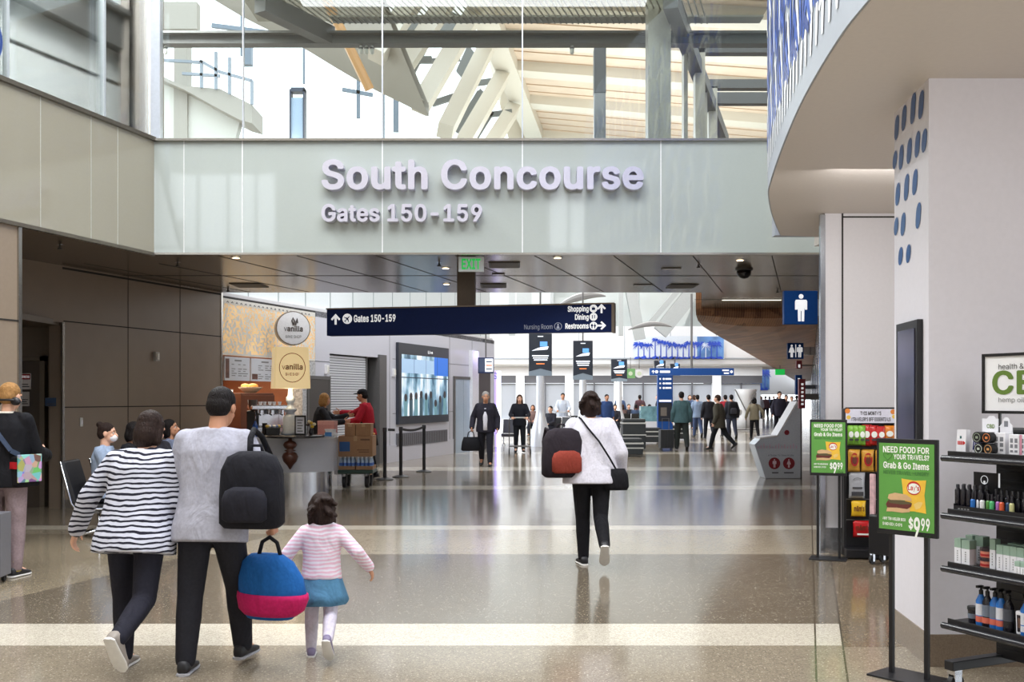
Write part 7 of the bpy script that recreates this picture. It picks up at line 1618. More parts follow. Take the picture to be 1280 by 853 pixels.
# flight screen and violet fin
def screen_box(px0, px1, py0, py1, Y, label, face, name='flight_screen', rod=None, d=.12):
    w = (px1-px0)*Y/F; h = (py1-py0)*Y/F; t = thing(name, label, 'screen', (gx((px0+px1)/2, Y), Y, gz(py1, Y)))
    bm = BM(); box(bm, -w/2, w/2, 0, d, 0, h); sub(t, 'casing', bm, mat('screen_case', c(30, 44, 84), .35), bevel=.01)
    bm = BM(); label_box(bm, -w*.44, w*.46, h*.1, h*.92, -.003, 0)
    face(bm, w, h); sub(t, 'display', bm, [emis('screen_white', c(232, 236, 246), 1.0), emis('screen_dark', c(60, 70, 96), .3), emis('screen_orange', c(230, 130, 70), .8)], fixn=False)
    if rod:
        bm = BM(); tube(bm, [(0, .06, h), (0, .06, rod-t.location.z)], .02); sub(t, 'hanger', bm, STEEL)
    return t
def fids(bm, w, h):
    label_box(bm, -w*.12, w*.46, h*.14, h*.16, -.006, 1); label_box(bm, -w*.12, -w*.05, h*.1, h*.92, -.006, 1); label_box(bm, -.02, w*.44, h*.48, h*.52, -.006, 1); label_box(bm, -w*.44, -w*.12, h*.1, h*.92, -.0055, 1)
    for i in range(3): label_box(bm, w*.02, w*.4, h*(.24+.22*i), h*(.32+.22*i), -.006, 2 if i == 1 else 1)
screen_box(597.5, 617, 447, 467, 30.6, 'small blue-cased flight screen hanging over the portal', fids, rod=ZC)
VIO = emis('violet_glow', c(178, 158, 250), .7)
t = thing('lit_fin', 'tall violet-lit glass fin with a dark S at the wall end', 'lit panel', (gx(617, 33.6), 33.6, 0))
bm = BM(); box(bm, -.22, .1, 0, .06, .0, gz(464, 33.6)); sub(t, 'violet_panel', bm, VIO, bevel=.01)
bm = BM(); box(bm, .1, .24, -.02, .1, 0, gz(464, 33.6)); sub(t, 'white_edge', bm, emis('white_glow', c(240, 242, 255), .9))
bm = BM(); add_text(bm, 'S', -.02, gz(474, 33.6), .2, -.004, .13, .0); sub(t, 'lettering', bm, mat('print_dark', c(60, 60, 64), .6), fixn=False)
area('violet_wash', (gx(608, 31.5), 31.0, 3.0), .5, 5, (.55, .45, 1), (R(0), 0, 0))
# ================================================================ PEOPLE
SKIN = [mat('skin_light', c(226, 176, 148), .5, var=.04, spec=.35), mat('skin_tan', c(190, 138, 108), .5, var=.04, spec=.35), mat('skin_deep', c(120, 80, 60), .5, var=.04, spec=.35)]
HAIRS = {'black': hairmat('hair_black', c(30, 26, 26)), 'brown': hairmat('hair_brown', c(66, 46, 36)), 'darkbrown': hairmat('hair_dark_brown', c(46, 34, 30)),
         'blond': hairmat('hair_blond', c(166, 124, 76)), 'grey': hairmat('hair_grey', c(150, 146, 142))}
EYEW = mat('eye_white', c(236, 232, 226), .2, var=0); IRIS = mat('iris_dark', c(40, 28, 22), .2, var=0); LIP = mat('lip', c(176, 96, 90), .45)
def rx_(a): return Matrix.Rotation(a, 3, 'X')
def ry_(a): return Matrix.Rotation(a, 3, 'Y')
def rzm(a): return Matrix.Rotation(a, 3, 'Z')
def ikk(S, T, L1, L2, pole):
    d = T-S; D = min(d.length, (L1+L2)*.998); d.normalize()
    a = (L1*L1-L2*L2+D*D)/(2*D); h = math.sqrt(max(0, L1*L1-a*a))
    p = Vector(pole); p = (p-d*p.dot(d))
    p.normalize()
    return S+d*a+p*h, S+d*D
class Pose: pass
def skeleton(H, lean=5, twist=0, legs=((8, 5), (-12, 30)), splay=2, arms=None, head=(0, 0), hip=None, kid=False, wide=1.0, shw=1.0, toe=(None, None)):
    """local frame: facing +y, x right. legs: (thigh forward deg, knee flex deg) for left, right"""
    s = Pose(); s.H = H; s.kid = kid; s.wide = wide; s.shw = shw
    hs = 1.42 if kid else 1.0; s.hs = hs
    T = rx_(-R(lean)); s.T = T; s.tw = rzm(R(twist))
    s.P = Vector((0, 0, 0))
    th, sh = (.225, .215) if kid else (.245, .232)
    s.hipj, s.knee, s.ank, s.foot = [], [], [], []
    for i, sd in enumerate((-1, 1)):
        a, k = R(legs[i][0]), R(legs[i][1]); sp = R(splay)*sd
        hj = Vector((sd*.052*H*wide, 0, 0))
        d1 = Vector((math.sin(sp), math.sin(a)*math.cos(sp), -math.cos(a)*math.cos(sp)))
        b = a-k; d2 = Vector((math.sin(sp)*.4, math.sin(b), -math.cos(b))).normalized()
        kn = hj+d1*th*H; an = kn+d2*sh*H
        ft = b if toe[i] is None else R(toe[i])
        if toe[i] is None:
            ft = b if b < 0 else 0
        M = rzm(-R(6)*sd) @ rx_(ft if toe[i] is not None else ft*.9)
        s.hipj.append(hj); s.knee.append(kn); s.ank.append(an); s.foot.append(M)
    low = 9
    for i in (0, 1):
        for y in (-.035, .105): low = min(low, (s.ank[i]+s.foot[i] @ Vector((0, y*H*(1.1 if kid else 1), -.042*H))).z)
    dz = Vector((0, 0, -low if hip is None else hip))
    for L in (s.hipj, s.knee, s.ank):
        for i in (0, 1): L[i] = L[i]+dz
    s.P = dz
    tl = .285 if not kid else .262
    def sp_(f): return s.P+T @ Vector((0, 0, f*H))       # f: height above the hip joints along the spine
    s.spine = sp_; s.shz = tl
    s.sho, s.elb, s.wri, s.hand = [], [], [], []
    A = arms or (dict(t=(-.05, .02, -.30)), dict(t=(.05, .02, -.30)))
    for i, sd in enumerate((-1, 1)):
        S = s.P+T @ (s.tw @ Vector((sd*.100*H*shw, 0, tl*H)))
        a = A[i]; Tt = S+Vector(a['t'])*H
        E, W = ikk(S, Tt, .172*H, .148*H, a.get('pole', (sd*.5, -1, -.3)))
        s.sho.append(S); s.elb.append(E); s.wri.append(W)
        d = Vector(a['d']).normalized() if 'd' in a else (W-E).normalized()
        n = Vector(a.get('n', (-sd, .15, 0))); n = (n-d*n.dot(d)).normalized()
        th_ = Vector(a.get('th', (0, 1, .2))); th_ = (th_-d*th_.dot(d)); th_ = (th_-n*th_.dot(n)).normalized()
        s.hand.append((d, n, th_, a.get('curl', 22)))
    nk = s.P+T @ (s.tw @ Vector((0, .006*H, (tl+.036)*H))); s.neck = nk
    HM = s.tw @ rzm(R(-head[0])) @ rx_(-R(head[1])-R(lean)*.4); s.HM = HM
    s.hc = nk+HM @ Vector((0, .014*H, (.092*hs if not kid else .10)*H))
    return s
def hd(s, v): return s.hc+s.HM @ (Vector(v)*s.H*s.hs)
def head_prims(bm, s):
    H = s.H*s.hs; M = s.HM
    ell(bm, hd(s, (0, -.006, .012)), (.045*H, .057*H, .054*H), M)
    ell(bm, hd(s, (0, .018, -.026)), (.036*H, .040*H, .042*H), M)
    ell(bm, hd(s, (0, .032, -.052)), (.018*H, .018*H, .014*H), M, 10, 6)
    capsule(bm, hd(s, (0, .050, .004)), hd(s, (0, .064, -.018)), .006*H, .0095*H, 8)
    for sd in (-1, 1):
        ell(bm, hd(s, (sd*.046, -.004, -.006)), (.006*H, .014*H, .020*H), M, 8, 6)
        capsule(bm, hd(s, (sd*.010, .049, .014)), hd(s, (sd*.032, .040, .012)), .006*H, .005*H, 8)
        ell(bm, hd(s, (sd*.024, .034, -.016)), (.014*H, .014*H, .012*H), M, 8, 6)
    capsule(bm, hd(s, (-.012, .052, -.036)), hd(s, (.012, .052, -.036)), .006*H, .006*H, 8)
def hand_prims(bm, s, i):
    d, n, t, curl = s.hand[i]; W = s.wri[i]; H = s.H*(1.05 if s.kid else 1)
    pl = .052*H
    for k in (-1.2, -.4, .4, 1.2):
        a = W+t*k*.008*H; b = W+d*pl+t*k*.0125*H
        capsule(bm, a, b, .0095*H, .0085*H, 8)
    for q, (k, L) in enumerate(((1.35, .043), (.45, .049), (-.45, .046), (-1.3, .036))):
        p = W+d*pl+t*k*.0135*H; dd = d.copy(); sp = t*(k*.06); c_ = R(curl)*(1+.12*q)
        dd = (dd+sp).normalized()
        ax = dd.cross(n).normalized()
        for j, f in enumerate((.44, .32, .24)):
            dd = Quaternion(ax, c_*(1 if j else .8)) @ dd
            e = p+dd*L*H*f; capsule(bm, p, e, (.0058-.0006*j)*H, (.0054-.0007*j)*H, 7); p = e
    p = W+d*.010*H+t*.012*H; dd = (d*.65+t*.75+n*.25).normalized()
    for f, r0, r1 in ((.026, .0085, .0068), (.020, .0066, .0058), (.016, .0056, .0046)):
        e = p+dd*f*H; capsule(bm, p, e, r0*H, r1*H, 7); p = e
        dd = (dd+d*.35+n*math.sin(R(curl))*.35).normalized()
def tor_ring(s, f, rx, ry, yo=0, tw=0.0, n=18):
    c_ = s.spine(f); M = s.T @ (rzm(0) if tw == 0 else s.tw)
    H = s.H
    return [c_+M @ Vector((rx*H*math.copysign(abs(math.cos(2*PI*k/n))**.85, math.cos(2*PI*k/n)), yo*H+ry*H*math.sin(2*PI*k/n), 0)) for k in range(n)]
def torso(bm, s, rows): ring_loft(bm, [tor_ring(s, f, a*s.wide if f < .12 else a*s.shw, b, yo, 1 if f > .15 else 0) for f, a, b, yo in rows])
def body_prims(bm, s):
    H = s.H
    torso(bm, s, [(-.055, .03, .03, 0), (-.045, .085, .06, -.004), (0, .096, .066, -.006), (.06, .084, .058, 0), (.10, .076, .054, 0), (.17, .086, .060, .002), (.24, .096, .060, .002), (.275, .088, .048, 0), (.30, .055, .036, 0), (.32, .03, .03, 0)])
    capsule(bm, s.neck-Vector((0, 0, .02*H)), hd(s, (0, -.012, -.03)), .034*H*(.9 if s.kid else 1), .031*H*(1.1 if s.kid else 1))
    for i in (0, 1):
        capsule(bm, s.hipj[i], s.knee[i], .048*H, .033*H); k, a = s.knee[i], s.ank[i]
        capsule(bm, k, k+(a-k)*.35, .032*H, .033*H); capsule(bm, k+(a-k)*.3, a, .033*H, .021*H)
        capsule(bm, a, a+s.foot[i] @ Vector((0, .07*H, -.022*H)), .022*H, .016*H)
        capsule(bm, s.sho[i], s.elb[i], .029*H, .024*H); capsule(bm, s.elb[i], s.wri[i], .0245*H, .0165*H)
        hand_prims(bm, s, i)
    head_prims(bm, s)
def top_mesh(s, hem=-.06, loose=0.0, sleeve=1.0, flare=0.0, slv=0.0, collar=0, belly=0.0):
    bm = BM(); o = .010+loose
    rows = [(hem, .10+o+flare, .072+o+flare, -.004)]
    for f, a, b, yo in ((-.02, .102, .07, -.005), (.05, .092, .066+belly, belly*.5), (.11, .088, .064+belly*.6, belly*.3), (.18, .094, .066, .002), (.24, .100, .064, .002), (.272, .090, .052, 0), (.30, .060, .042, 0), (.322, .040, .038, .002)):
        if f > hem+.02: rows.append((f, a+o+flare*max(0, (.2-f))/(.2-hem), b+o+flare*max(0, (.2-f))/(.2-hem), yo))
    torso(bm, s, rows); H = s.H
    for i in (0, 1):
        capsule(bm, s.spine(.312)+(s.sho[i]-s.spine(s.shz))*.25, s.sho[i]+Vector((0, 0, .006*H)), .024*H, .026*H+o*H*.3)
        capsule(bm, s.sho[i], s.sho[i], .034*H+o*H*.3, .034*H+o*H*.3)
        r = (o*.35+slv*.6)*H
        if sleeve >= .5:
            capsule(bm, s.sho[i], s.elb[i], .031*H+r*.8, .028*H+r); e = s.elb[i]+(s.wri[i]-s.elb[i])*(sleeve-.5)*2
            capsule(bm, s.elb[i], e, .028*H+r, .021*H+r)
        else: capsule(bm, s.sho[i], s.sho[i]+(s.elb[i]-s.sho[i])*sleeve*2, .034*H+r, .033*H+r)
    if collar: capsule(bm, s.neck-Vector((0, 0, .012*H)), s.neck+Vector((0, 0, .004*H)), .046*H, .046*H)
    return bm
def trouser_mesh(s, loose=0.0, length=1.0, top=.07):
    bm = BM(); H = s.H; o = .007+loose*.5
    torso(bm, s, [(-.07, .05, .04, -.004), (-.05, .094+o, .068+o, -.005), (0, .103+o, .072+o, -.007), (top, .09+o, .064+o, 0)])
    for i in (0, 1):
        h, k, a = s.hipj[i], s.knee[i], s.ank[i]+Vector((0, 0, .006*H)); L = loose*H
        capsule(bm, h, k, .056*H+L, .040*H+L)
        e = k+(a-k)*length; capsule(bm, k, k+(e-k)*.4, .039*H+L, .038*H+L); capsule(bm, k+(e-k)*.35, e, .038*H+L, .029*H+L)
    return bm
def shoe(s, i, parent, m, sole):
    H = s.H*(1.12 if s.kid else 1); M = s.foot[i]; A = s.ank[i]
    def ring(y, w, z0, z1, x=0):
        P = []
        for k in range(14):
            a = 2*PI*k/14; cx_, sz = math.cos(a), math.sin(a)
            P.append(A+M @ Vector((x+w*cx_*(1 if sz > -.2 else 1.05), y, (z0+z1)/2+(z1-z0)/2*math.copysign(abs(sz)**.6, sz)))*1.0)
        return P
    q = lambda y, w, z0, z1: ring(y*H, w*H, z0*H, z1*H)
    bm = BM(); ring_loft(bm, [q(-.043, .012, -.034, -.008), q(-.038, .020, -.036, .008), q(-.01, .023, -.036, .014), q(.022, .024, -.036, .006), q(.05, .027, -.036, -.008), q(.08, .028, -.036, -.014), q(.10, .023, -.036, -.020), q(.112, .010, -.035, -.026)])
    o = mk('shoe', bm, m, parent, smooth=True)
    bm = BM(); ring_loft(bm, [q(-.047, .012, -.043, -.032), q(-.040, .023, -.043, -.031), q(.02, .026, -.043, -.031), (q(.07, .031, -.043, -.031)), q(.10, .026, -.043, -.031), q(.117, .011, -.042, -.031)])
    mk('sole', bm, sole, o, smooth=True, auto=True)
    return o
def hair_mesh(s, style):
    bm = BM(); H = s.H*s.hs; M = s.HM
    ell(bm, hd(s, (0, -.012, .022)), (.0495*H, .058*H, .052*H), M)
    ell(bm, hd(s, (0, -.030, -.004)), (.046*H, .040*H, .046*H), M)
    if style == 'short': pass
    if style in ('bob', 'long', 'messy'):
        ell(bm, hd(s, (0, -.030, -.03)), (.050*H, .042*H, .060*H), M)
        for sd in (-1, 1): capsule(bm, hd(s, (sd*.042, -.006, .02)), hd(s, (sd*.044, -.012, -.055)), .016*H, .018*H, 10)
    if style == 'long':
        for x in (-.03, -.01, .012, .032): capsule(bm, hd(s, (x, -.045, -.02)), hd(s, (x*1.3, -.062, -.155-.02*abs(x)/.03)), .024*H, .018*H, 10)
        for sd in (-1, 1): capsule(bm, hd(s, (sd*.044, -.008, -.04)), hd(s, (sd*.052, .012, -.125)), .018*H, .014*H, 10)
    if style == 'messy':
        r = random.Random(4)
        for k in range(26):
            a = r.uniform(0, 2*PI); e = r.uniform(-.5, 1.2); d = Vector((math.cos(a)*math.cos(e), math.sin(a)*math.cos(e)-.3, math.sin(e)))
            if d.y < .35: capsule(bm, hd(s, (d.x*.04, d.y*.05-.012, d.z*.045+.005)), hd(s, (d.x*.062, d.y*.07-.014, d.z*.06-.012)), .012*H, .010*H, 8)
    if style == 'bun': ell(bm, hd(s, (0, -.055, .055)), (.024*H, .024*H, .022*H), M, 12, 8)
    if style == 'pony': capsule(bm, hd(s, (0, -.06, .03)), hd(s, (0, -.09, -.09)), .016*H, .012*H, 10)
    return bm
VOX = .0095
def person(label, H, loc, yaw, s, skin=0, hair='black', style='short', top=None, trousers=None, shoes=None, far=False, group=None, hat=None, mask=False, extra=None, skirt=None):
    t = thing('person', label, 'person', loc, R(yaw), group)
    v = VOX if not far else .0135
    bm = BM(); body_prims(bm, s); remesh(bm, v*.72 if not far else v, SKIN[skin], 'body', t, 3)
    if top:
        m, kw = top; remesh(top_mesh(s, **kw), v, m, 'top', t, 6)
    if trousers:
        m, kw = trousers; remesh(trouser_mesh(s, **kw), v, m, 'trousers', t, 5)
    if skirt:
        m, f0, f1, a = skirt; bm = BM(); n = 28; rings = []
        for k in range(6):
            q = k/5; f = f0+(f1-f0)*q; rr = tor_ring(s, f, .098+a*q, .072+a*q, 0, 0, n)
            rings.append([p+Vector((0, 0, .012*s.H*q*math.sin(7*2*PI*j/n)))+(p-s.spine(f))*.06*q*math.sin(7*2*PI*j/n) for j, p in enumerate(rr)])
        ring_loft(bm, rings); mk('skirt', bm, m, t, smooth=True)
    if shoes:
        for i in (0, 1): shoe(s, i, t, shoes[0], shoes[1])
    if hair: remesh(hair_mesh(s, style), v*.8, HAIRS[hair], 'hair', t, 3)
    if not far:
        HH = s.H*s.hs
        for sd in (-1, 1):
            bm = BM(); ell(bm, hd(s, (sd*.0195, .0415, .002)), (.0075*HH, .0075*HH, .006*HH), s.HM, 10, 8); e = mk('eye', bm, EYEW, t, smooth=True)
            bm = BM(); ell(bm, hd(s, (sd*.0195, .0475, .002)), (.0034*HH, .002*HH, .0034*HH), s.HM, 8, 6); mk('iris', bm, IRIS, e, smooth=True)
            bm = BM(); capsule(bm, hd(s, (sd*.010, .0535, .018)), hd(s, (sd*.031, .044, .018)), .0026*HH, .0018*HH, 6); mk('eyebrow', bm, HAIRS[hair or 'black'], t, smooth=True)
        bm = BM(); capsule(bm, hd(s, (-.013, .0565, -.036)), hd(s, (.013, .0565, -.036)), .0032*HH, .0032*HH, 6); mk('lips', bm, LIP, t, smooth=True)
    if hat:
        bm = BM(); M = s.HM; ell(bm, hd(s, (0, -.006, .034)), (.052*s.H, .062*s.H, .040*s.H), M)
        o = remesh(bm, v, hat, 'cap', t, 3)
        bm = BM(); ell(bm, hd(s, (0, .066, .030)), (.042*s.H, .038*s.H, .005*s.H), s.HM, 16, 6); mk('visor', bm, hat, o, smooth=True)
    if mask:
        bm = BM(); ell(bm, hd(s, (0, .036, -.032)), (.036*s.H, .034*s.H, .027*s.H), s.HM, 14, 10); mk('face_mask', bm, WHITE, t, smooth=True)
    return t
def part_bm(t, name, bm, m, **kw): return mk(name, bm, m, t, **kw)
BLK = fab(c(26, 26, 30)); DKN = fab(c(34, 36, 46)); WHT = fab(c(214, 212, 222)); GRY = fab(c(128, 128, 134)); CHAR = fab(c(58, 58, 64)); NVY = fab(c(40, 54, 88)); TEAL = fab(c(58, 84, 88)); OLV = fab(c(74, 70, 62)); KHK = fab(c(120, 114, 96)); DENIM = fab(c(62, 76, 104)); REDS = fab(c(140, 28, 44)); MAUV = fab(c(146, 128, 130))
SH_B = mat('shoe_black', c(30, 30, 34), .5); SH_W = mat('shoe_white', c(214, 212, 210), .5); SH_G = mat('shoe_grey', c(150, 142, 134), .6); SOLE = mat('sole_white', c(226, 224, 220), .6); SOLE_B = mat('sole_black', c(36, 34, 34), .7)
def P_(px, py): Y = fy(py); return (gx(px, Y), Y, 0)

# 1 striped-top walker, left foreground
s = skeleton(1.53, lean=12, legs=((8, 6), (-16, 48)), splay=1.5, arms=(dict(t=(-.16, .0, -.27), d=(-.35, .1, -1)), dict(t=(.03, .05, -.305), d=(.1, .15, -1))), head=(8, 14), wide=1.12, shw=1.08)
STR = stripes('striped_jersey', c(206, 208, 222), c(38, 38, 50), 34, .60)
p1 = person('person walking away in a navy-striped white top and dark trousers', 1.53, P_(170, 838), -6, s, 0, 'darkbrown', 'bob', (STR, dict(hem=-.075, loose=.012, flare=.022, slv=.010)), (fab(c(38, 38, 48)), dict(loose=.004)), (SH_G, SOLE))
# 2 grey shirt walker with a dark bag
s = skeleton(1.67, lean=9, legs=((-4, 4), (20, 10)), splay=3.5, arms=(dict(t=(-.02, .10, -.28)), dict(t=(.10, .0, -.27), d=(.1, .1, -1), curl=62)), head=(4, 18), shw=1.04, toe=(0, 0))
p2 = person('person walking away in a pale grey shirt with a dark bag on the shoulder', 1.67, P_(264, 838), -3, s, 1, 'black', 'short', (fab(c(168, 168, 180)), dict(hem=-.07, loose=.014, slv=.010, flare=.008)), (fab(c(40, 40, 46)), dict(loose=.006)), (SH_B, mat('sole_pale', c(170, 170, 176), .5)))
man_s = s; man_loc = Vector(P_(264, 838))
# 3 child
s = skeleton(1.02, lean=3, legs=((3, 4), (-16, 40)), splay=2, arms=(dict(t=(-.15, .06, -.24), d=(-.3, .2, -1)), dict(t=(.18, .03, -.22), d=(.4, .1, -1))), head=(-20, 6), kid=True)
PST = stripes('pink_striped_knit', c(226, 186, 204), c(232, 226, 236), 44, .5)
p3 = person('child in a pink striped top, blue skirt and pale leggings walking away', 1.02, P_(402, 820), 4, s, 1, 'darkbrown', 'messy', (PST, dict(hem=-.02, loose=.014, slv=.010)), (fab(c(206, 200, 214)), dict(loose=.004)), (mat('shoe_lilac', c(130, 120, 150), .5), SOLE), skirt=(fab(c(84, 132, 166)), .06, -.16, .06))
# 4 centre walker
s = skeleton(1.65, lean=4, legs=((5, 4), (-14, 40)), splay=-2.6, arms=(dict(t=(-.10, .10, -.24), curl=60), dict(t=(.075, .05, -.28))), head=(6, 4), wide=1.1)
p4 = person('person walking away in a loose white top and black leggings, mid floor', 1.65, P_(739, 707), 3, s, 0, 'darkbrown', 'messy', (WHT, dict(hem=-.05, loose=.02, slv=.014, flare=.022)), (BLK, dict(loose=.003)), (SH_B, SOLE))
c4 = Vector(P_(739, 707)); s4 = s
# 5 left edge person with headphones and satchel
s = skeleton(1.72, lean=2, legs=((2, 3), (-2, 4)), splay=3, arms=(dict(t=(-.07, .12, -.20), curl=40), dict(t=(.0, .20, -.19), d=(-.3, 1, .1), curl=40, pole=(.25, -.6, -1))), head=(6, 8), toe=(0, 0))
l5 = Vector((gx(7, 9.25), 9.25, 0))
p5 = person('person in a black jacket and mauve trousers with headphones, seen from behind', 1.72, l5, -4, s, 0, 'blond', 'short', (BLK, dict(hem=-.06, loose=.016, slv=.012)), (MAUV, dict(loose=.006)), (SH_B, SOLE)); s5 = s
bm = BM(); tube(bm, [s.neck+Vector((.062*math.cos(a*PI/10), -.01+.062*math.sin(a*PI/10), -.008)) for a in range(21)], .03, 8); part_bm(p5, 'fleece_collar', bm, fab(c(208, 200, 186)), smooth=True)
bm = BM()
tube(bm, [hd(s, (.054*math.cos(a*PI/12), -.028*1+.0*a, .0+.0)) for a in (0, 1)], .01, 6)
bm.clear(); tube(bm, [hd(s, (.055*math.cos(a*PI/12), -.050-.014*math.sin(a*PI/12), -.028)) for a in range(13)], .010, 8)
hp = part_bm(p5, 'headphones', bm, SH_B, smooth=True)
for sd in (-1, 1):
    bm = BM(); capsule(bm, hd(s, (sd*.049, -.03, -.03)), hd(s, (sd*.062, -.034, -.032)), .038, .034, 14); part_bm(hp, 'ear_cup', bm, SH_B, smooth=True)
for i in (0, 1):
    bm = BM(); a = s.ank[i]; tube(bm, [a+Vector((0, 0, -.02)), a+Vector((0, -.004, .07))], .052, 12); part_bm(p5, 'sock', bm, fab(c(206, 190, 60)), smooth=True)
def flapmat():
    m, nt, p, out = base_mat('flap_pattern'); tc = node(nt, 'ShaderNodeTexCoord'); vo = node(nt, 'ShaderNodeTexVoronoi'); vo.inputs['Scale'].default_value = 16
    hs = node(nt, 'ShaderNodeHueSaturation'); hs.inputs['Saturation'].default_value = .75; hs.inputs['Value'].default_value = .7
    nt.links.new(tc.outputs['Object'], vo.inputs['Vector']); nt.links.new(vo.outputs['Color'], hs.inputs['Color']); nt.links.new(hs.outputs[0], p.inputs['Base Color']); return m
sb = thing('satchel', 'black and red satchel with a colourful flap worn by the person at the left edge', 'bag', l5+Vector((.205, -.06, .80)), R(60))
bm = BM(); box(bm, -.115, .115, -.05, .05, 0, .27); part_bm(sb, 'bag_body', bm, fab(c(24, 22, 26)), bevel=.02)
bm = BM(); box(bm, -.118, .118, -.064, -.05, .04, .285); part_bm(sb, 'flap', bm, flapmat(), bevel=.006)
bm = BM(); box(bm, -.122, -.112, -.045, .045, .16, .22); part_bm(sb, 'red_strip', bm, fab(c(190, 34, 44)))
bm = BM(); R5 = Matrix.Rotation(R(-60), 3, 'Z')
bk = [Vector((.0, -.02, .28)), ]
pts = [l5+Vector((.17, -.10, 1.08)), l5+Vector((.12, -.155, 1.12)), l5+Vector((.03, -.17, 1.25)), l5+Vector((-.05, -.155, 1.37)), l5+Vector((-.11, -.10, 1.475)), l5+Vector((-.13, -.02, 1.50))]
loc = [R5 @ (p-sb.location) for p in pts]
for a, b in zip(loc, loc[1:]): obox(bm, a, b, .045, .006, up=(0, -1, .2))
part_bm(sb, 'strap', bm, fab(c(56, 66, 84)))
sc_ = thing('suitcase', 'grey hard-shell suitcase at the left edge beside the mauve trousers', 'suitcase', l5+Vector((-.02, -.36, 0)), R(5))
def suitcase(t, w, d, h, m, handle=True):
    bm = BM(); box(bm, -w/2, w/2, -d/2, d/2, .06, h)
    for i in range(5): box(bm, -w/2+.03+i*(w-.06)/4-.006, -w/2+.03+i*(w-.06)/4+.006, -d/2-.006, d/2+.006, .10, h-.04)
    part_bm(t, 'shell', bm, m, bevel=.02)
    for x in (-w*.38, w*.38):
        for y in (-d*.32, d*.32):
            bm = BM(); tube(bm, [(x-.012, y, .03), (x+.012, y, .03)], .03, 12); part_bm(t, 'wheel', bm, mat('rubber', c(26, 26, 28), .6))
    if handle:
        bm = BM(); tube(bm, [(-w*.25, d*.3, h-.02), (-w*.25, d*.3, h+.34), (w*.25, d*.3, h+.34), (w*.25, d*.3, h-.02)], .010, 8); part_bm(t, 'handle', bm, STEEL)
suitcase(sc_, .38, .24, .60, mat('case_grey', c(112, 112, 118), .4), False)
def rucksack(t, w, d, h, m, m2, straps=True):
    bm = BM(); rings = []
    for z, k in ((0, .86), (.06, 1), (.4, 1), (.75, .95), (.93, .75), (1.0, .4)):
        rings.append([(w/2*k*math.copysign(abs(math.cos(2*PI*i/20))**.5, math.cos(2*PI*i/20)), d/2*k*math.copysign(abs(math.sin(2*PI*i/20))**.6, math.sin(2*PI*i/20)), z*h) for i in range(20)])
    ring_loft(bm, rings); part_bm(t, 'pack_body', bm, m, smooth=True)
    bm = BM(); rings = []
    for z, k in ((.10, .8), (.14, 1), (.4, 1), (.5, .85), (.55, .5)):
        rings.append([(w*.36*k*math.copysign(abs(math.cos(2*PI*i/16))**.6, math.cos(2*PI*i/16)), -d/2-.012+.045*k*math.copysign(abs(math.sin(2*PI*i/16))**.7, math.sin(2*PI*i/16)), z*h) for i in range(16)])
    ring_loft(bm, rings); part_bm(t, 'front_pocket', bm, m2, smooth=True)
    if straps:
        for sd in (-1, 1):
            bm = BM(); tube(bm, [(sd*w*.25, d*.42, h*.93), (sd*w*.28, d*.42+.10, h*.98), (sd*w*.30, d*.42+.16, h*.7), (sd*w*.32, d*.42+.08, h*.25), (sd*w*.3, d*.4, h*.1)], .016, 8); part_bm(t, 'strap', bm, m, smooth=True)
    bm = BM(); tube(bm, [(-.04, d*.3, h*.97), (-.03, d*.3, h*1.07), (.03, d*.3, h*1.07), (.04, d*.3, h*.97)], .010, 8); part_bm(t, 'grab_handle', bm, m, smooth=True)
# bags of the foreground group
t = thing('shoulder_bag', 'large black soft bag slung at the right side of the grey shirt', 'bag', man_loc+Vector((.28, -.17, .85)), R(-8))
rucksack(t, .36, .20, .43, fab(c(30, 30, 36)), fab(c(38, 38, 46)), False)
bm = BM(); tube(bm, [(-.02, .02, .40), (-.05, .10, .50), (-.07, .20, .545), (-.06, .30, .50), (-.02, .34, .38)], .018, 8); part_bm(t, 'strap', bm, BLK, smooth=True)
t = thing('duffel_bag', 'blue and magenta bag hanging from the hand between adult and child', 'bag', man_loc+Vector((.335, .02, .30)), R(-20))
bm = BM(); rings = []
for z, k in ((0, .7), (.05, .95), (.14, 1.05), (.24, 1), (.33, .8), (.37, .5)):
    rings.append([(.21*k*math.cos(2*PI*i/20)+.02*math.sin(z*12), .11*k*math.sin(2*PI*i/20), z) for i in range(20)])
ring_loft(bm, rings); part_bm(t, 'bag_body', bm, fab(c(30, 92, 160)), smooth=True)
bm = BM(); ring_loft(bm, [[(.215*k*math.cos(2*PI*i/20)+.02*math.sin(z*12), .116*k*math.sin(2*PI*i/20), z) for i in range(20)] for z, k in ((.02, .80), (.05, .98), (.12, 1.08), (.15, 1.06))]); part_bm(t, 'lower_panel', bm, fab(c(190, 34, 96)), smooth=True)
bm = BM(); tube(bm, [(-.08, 0, .34), (-.05, 0, .44), (.0, 0, .47), (.05, 0, .44), (.08, 0, .34)], .012, 8); part_bm(t, 'handle', bm, BLK, smooth=True)
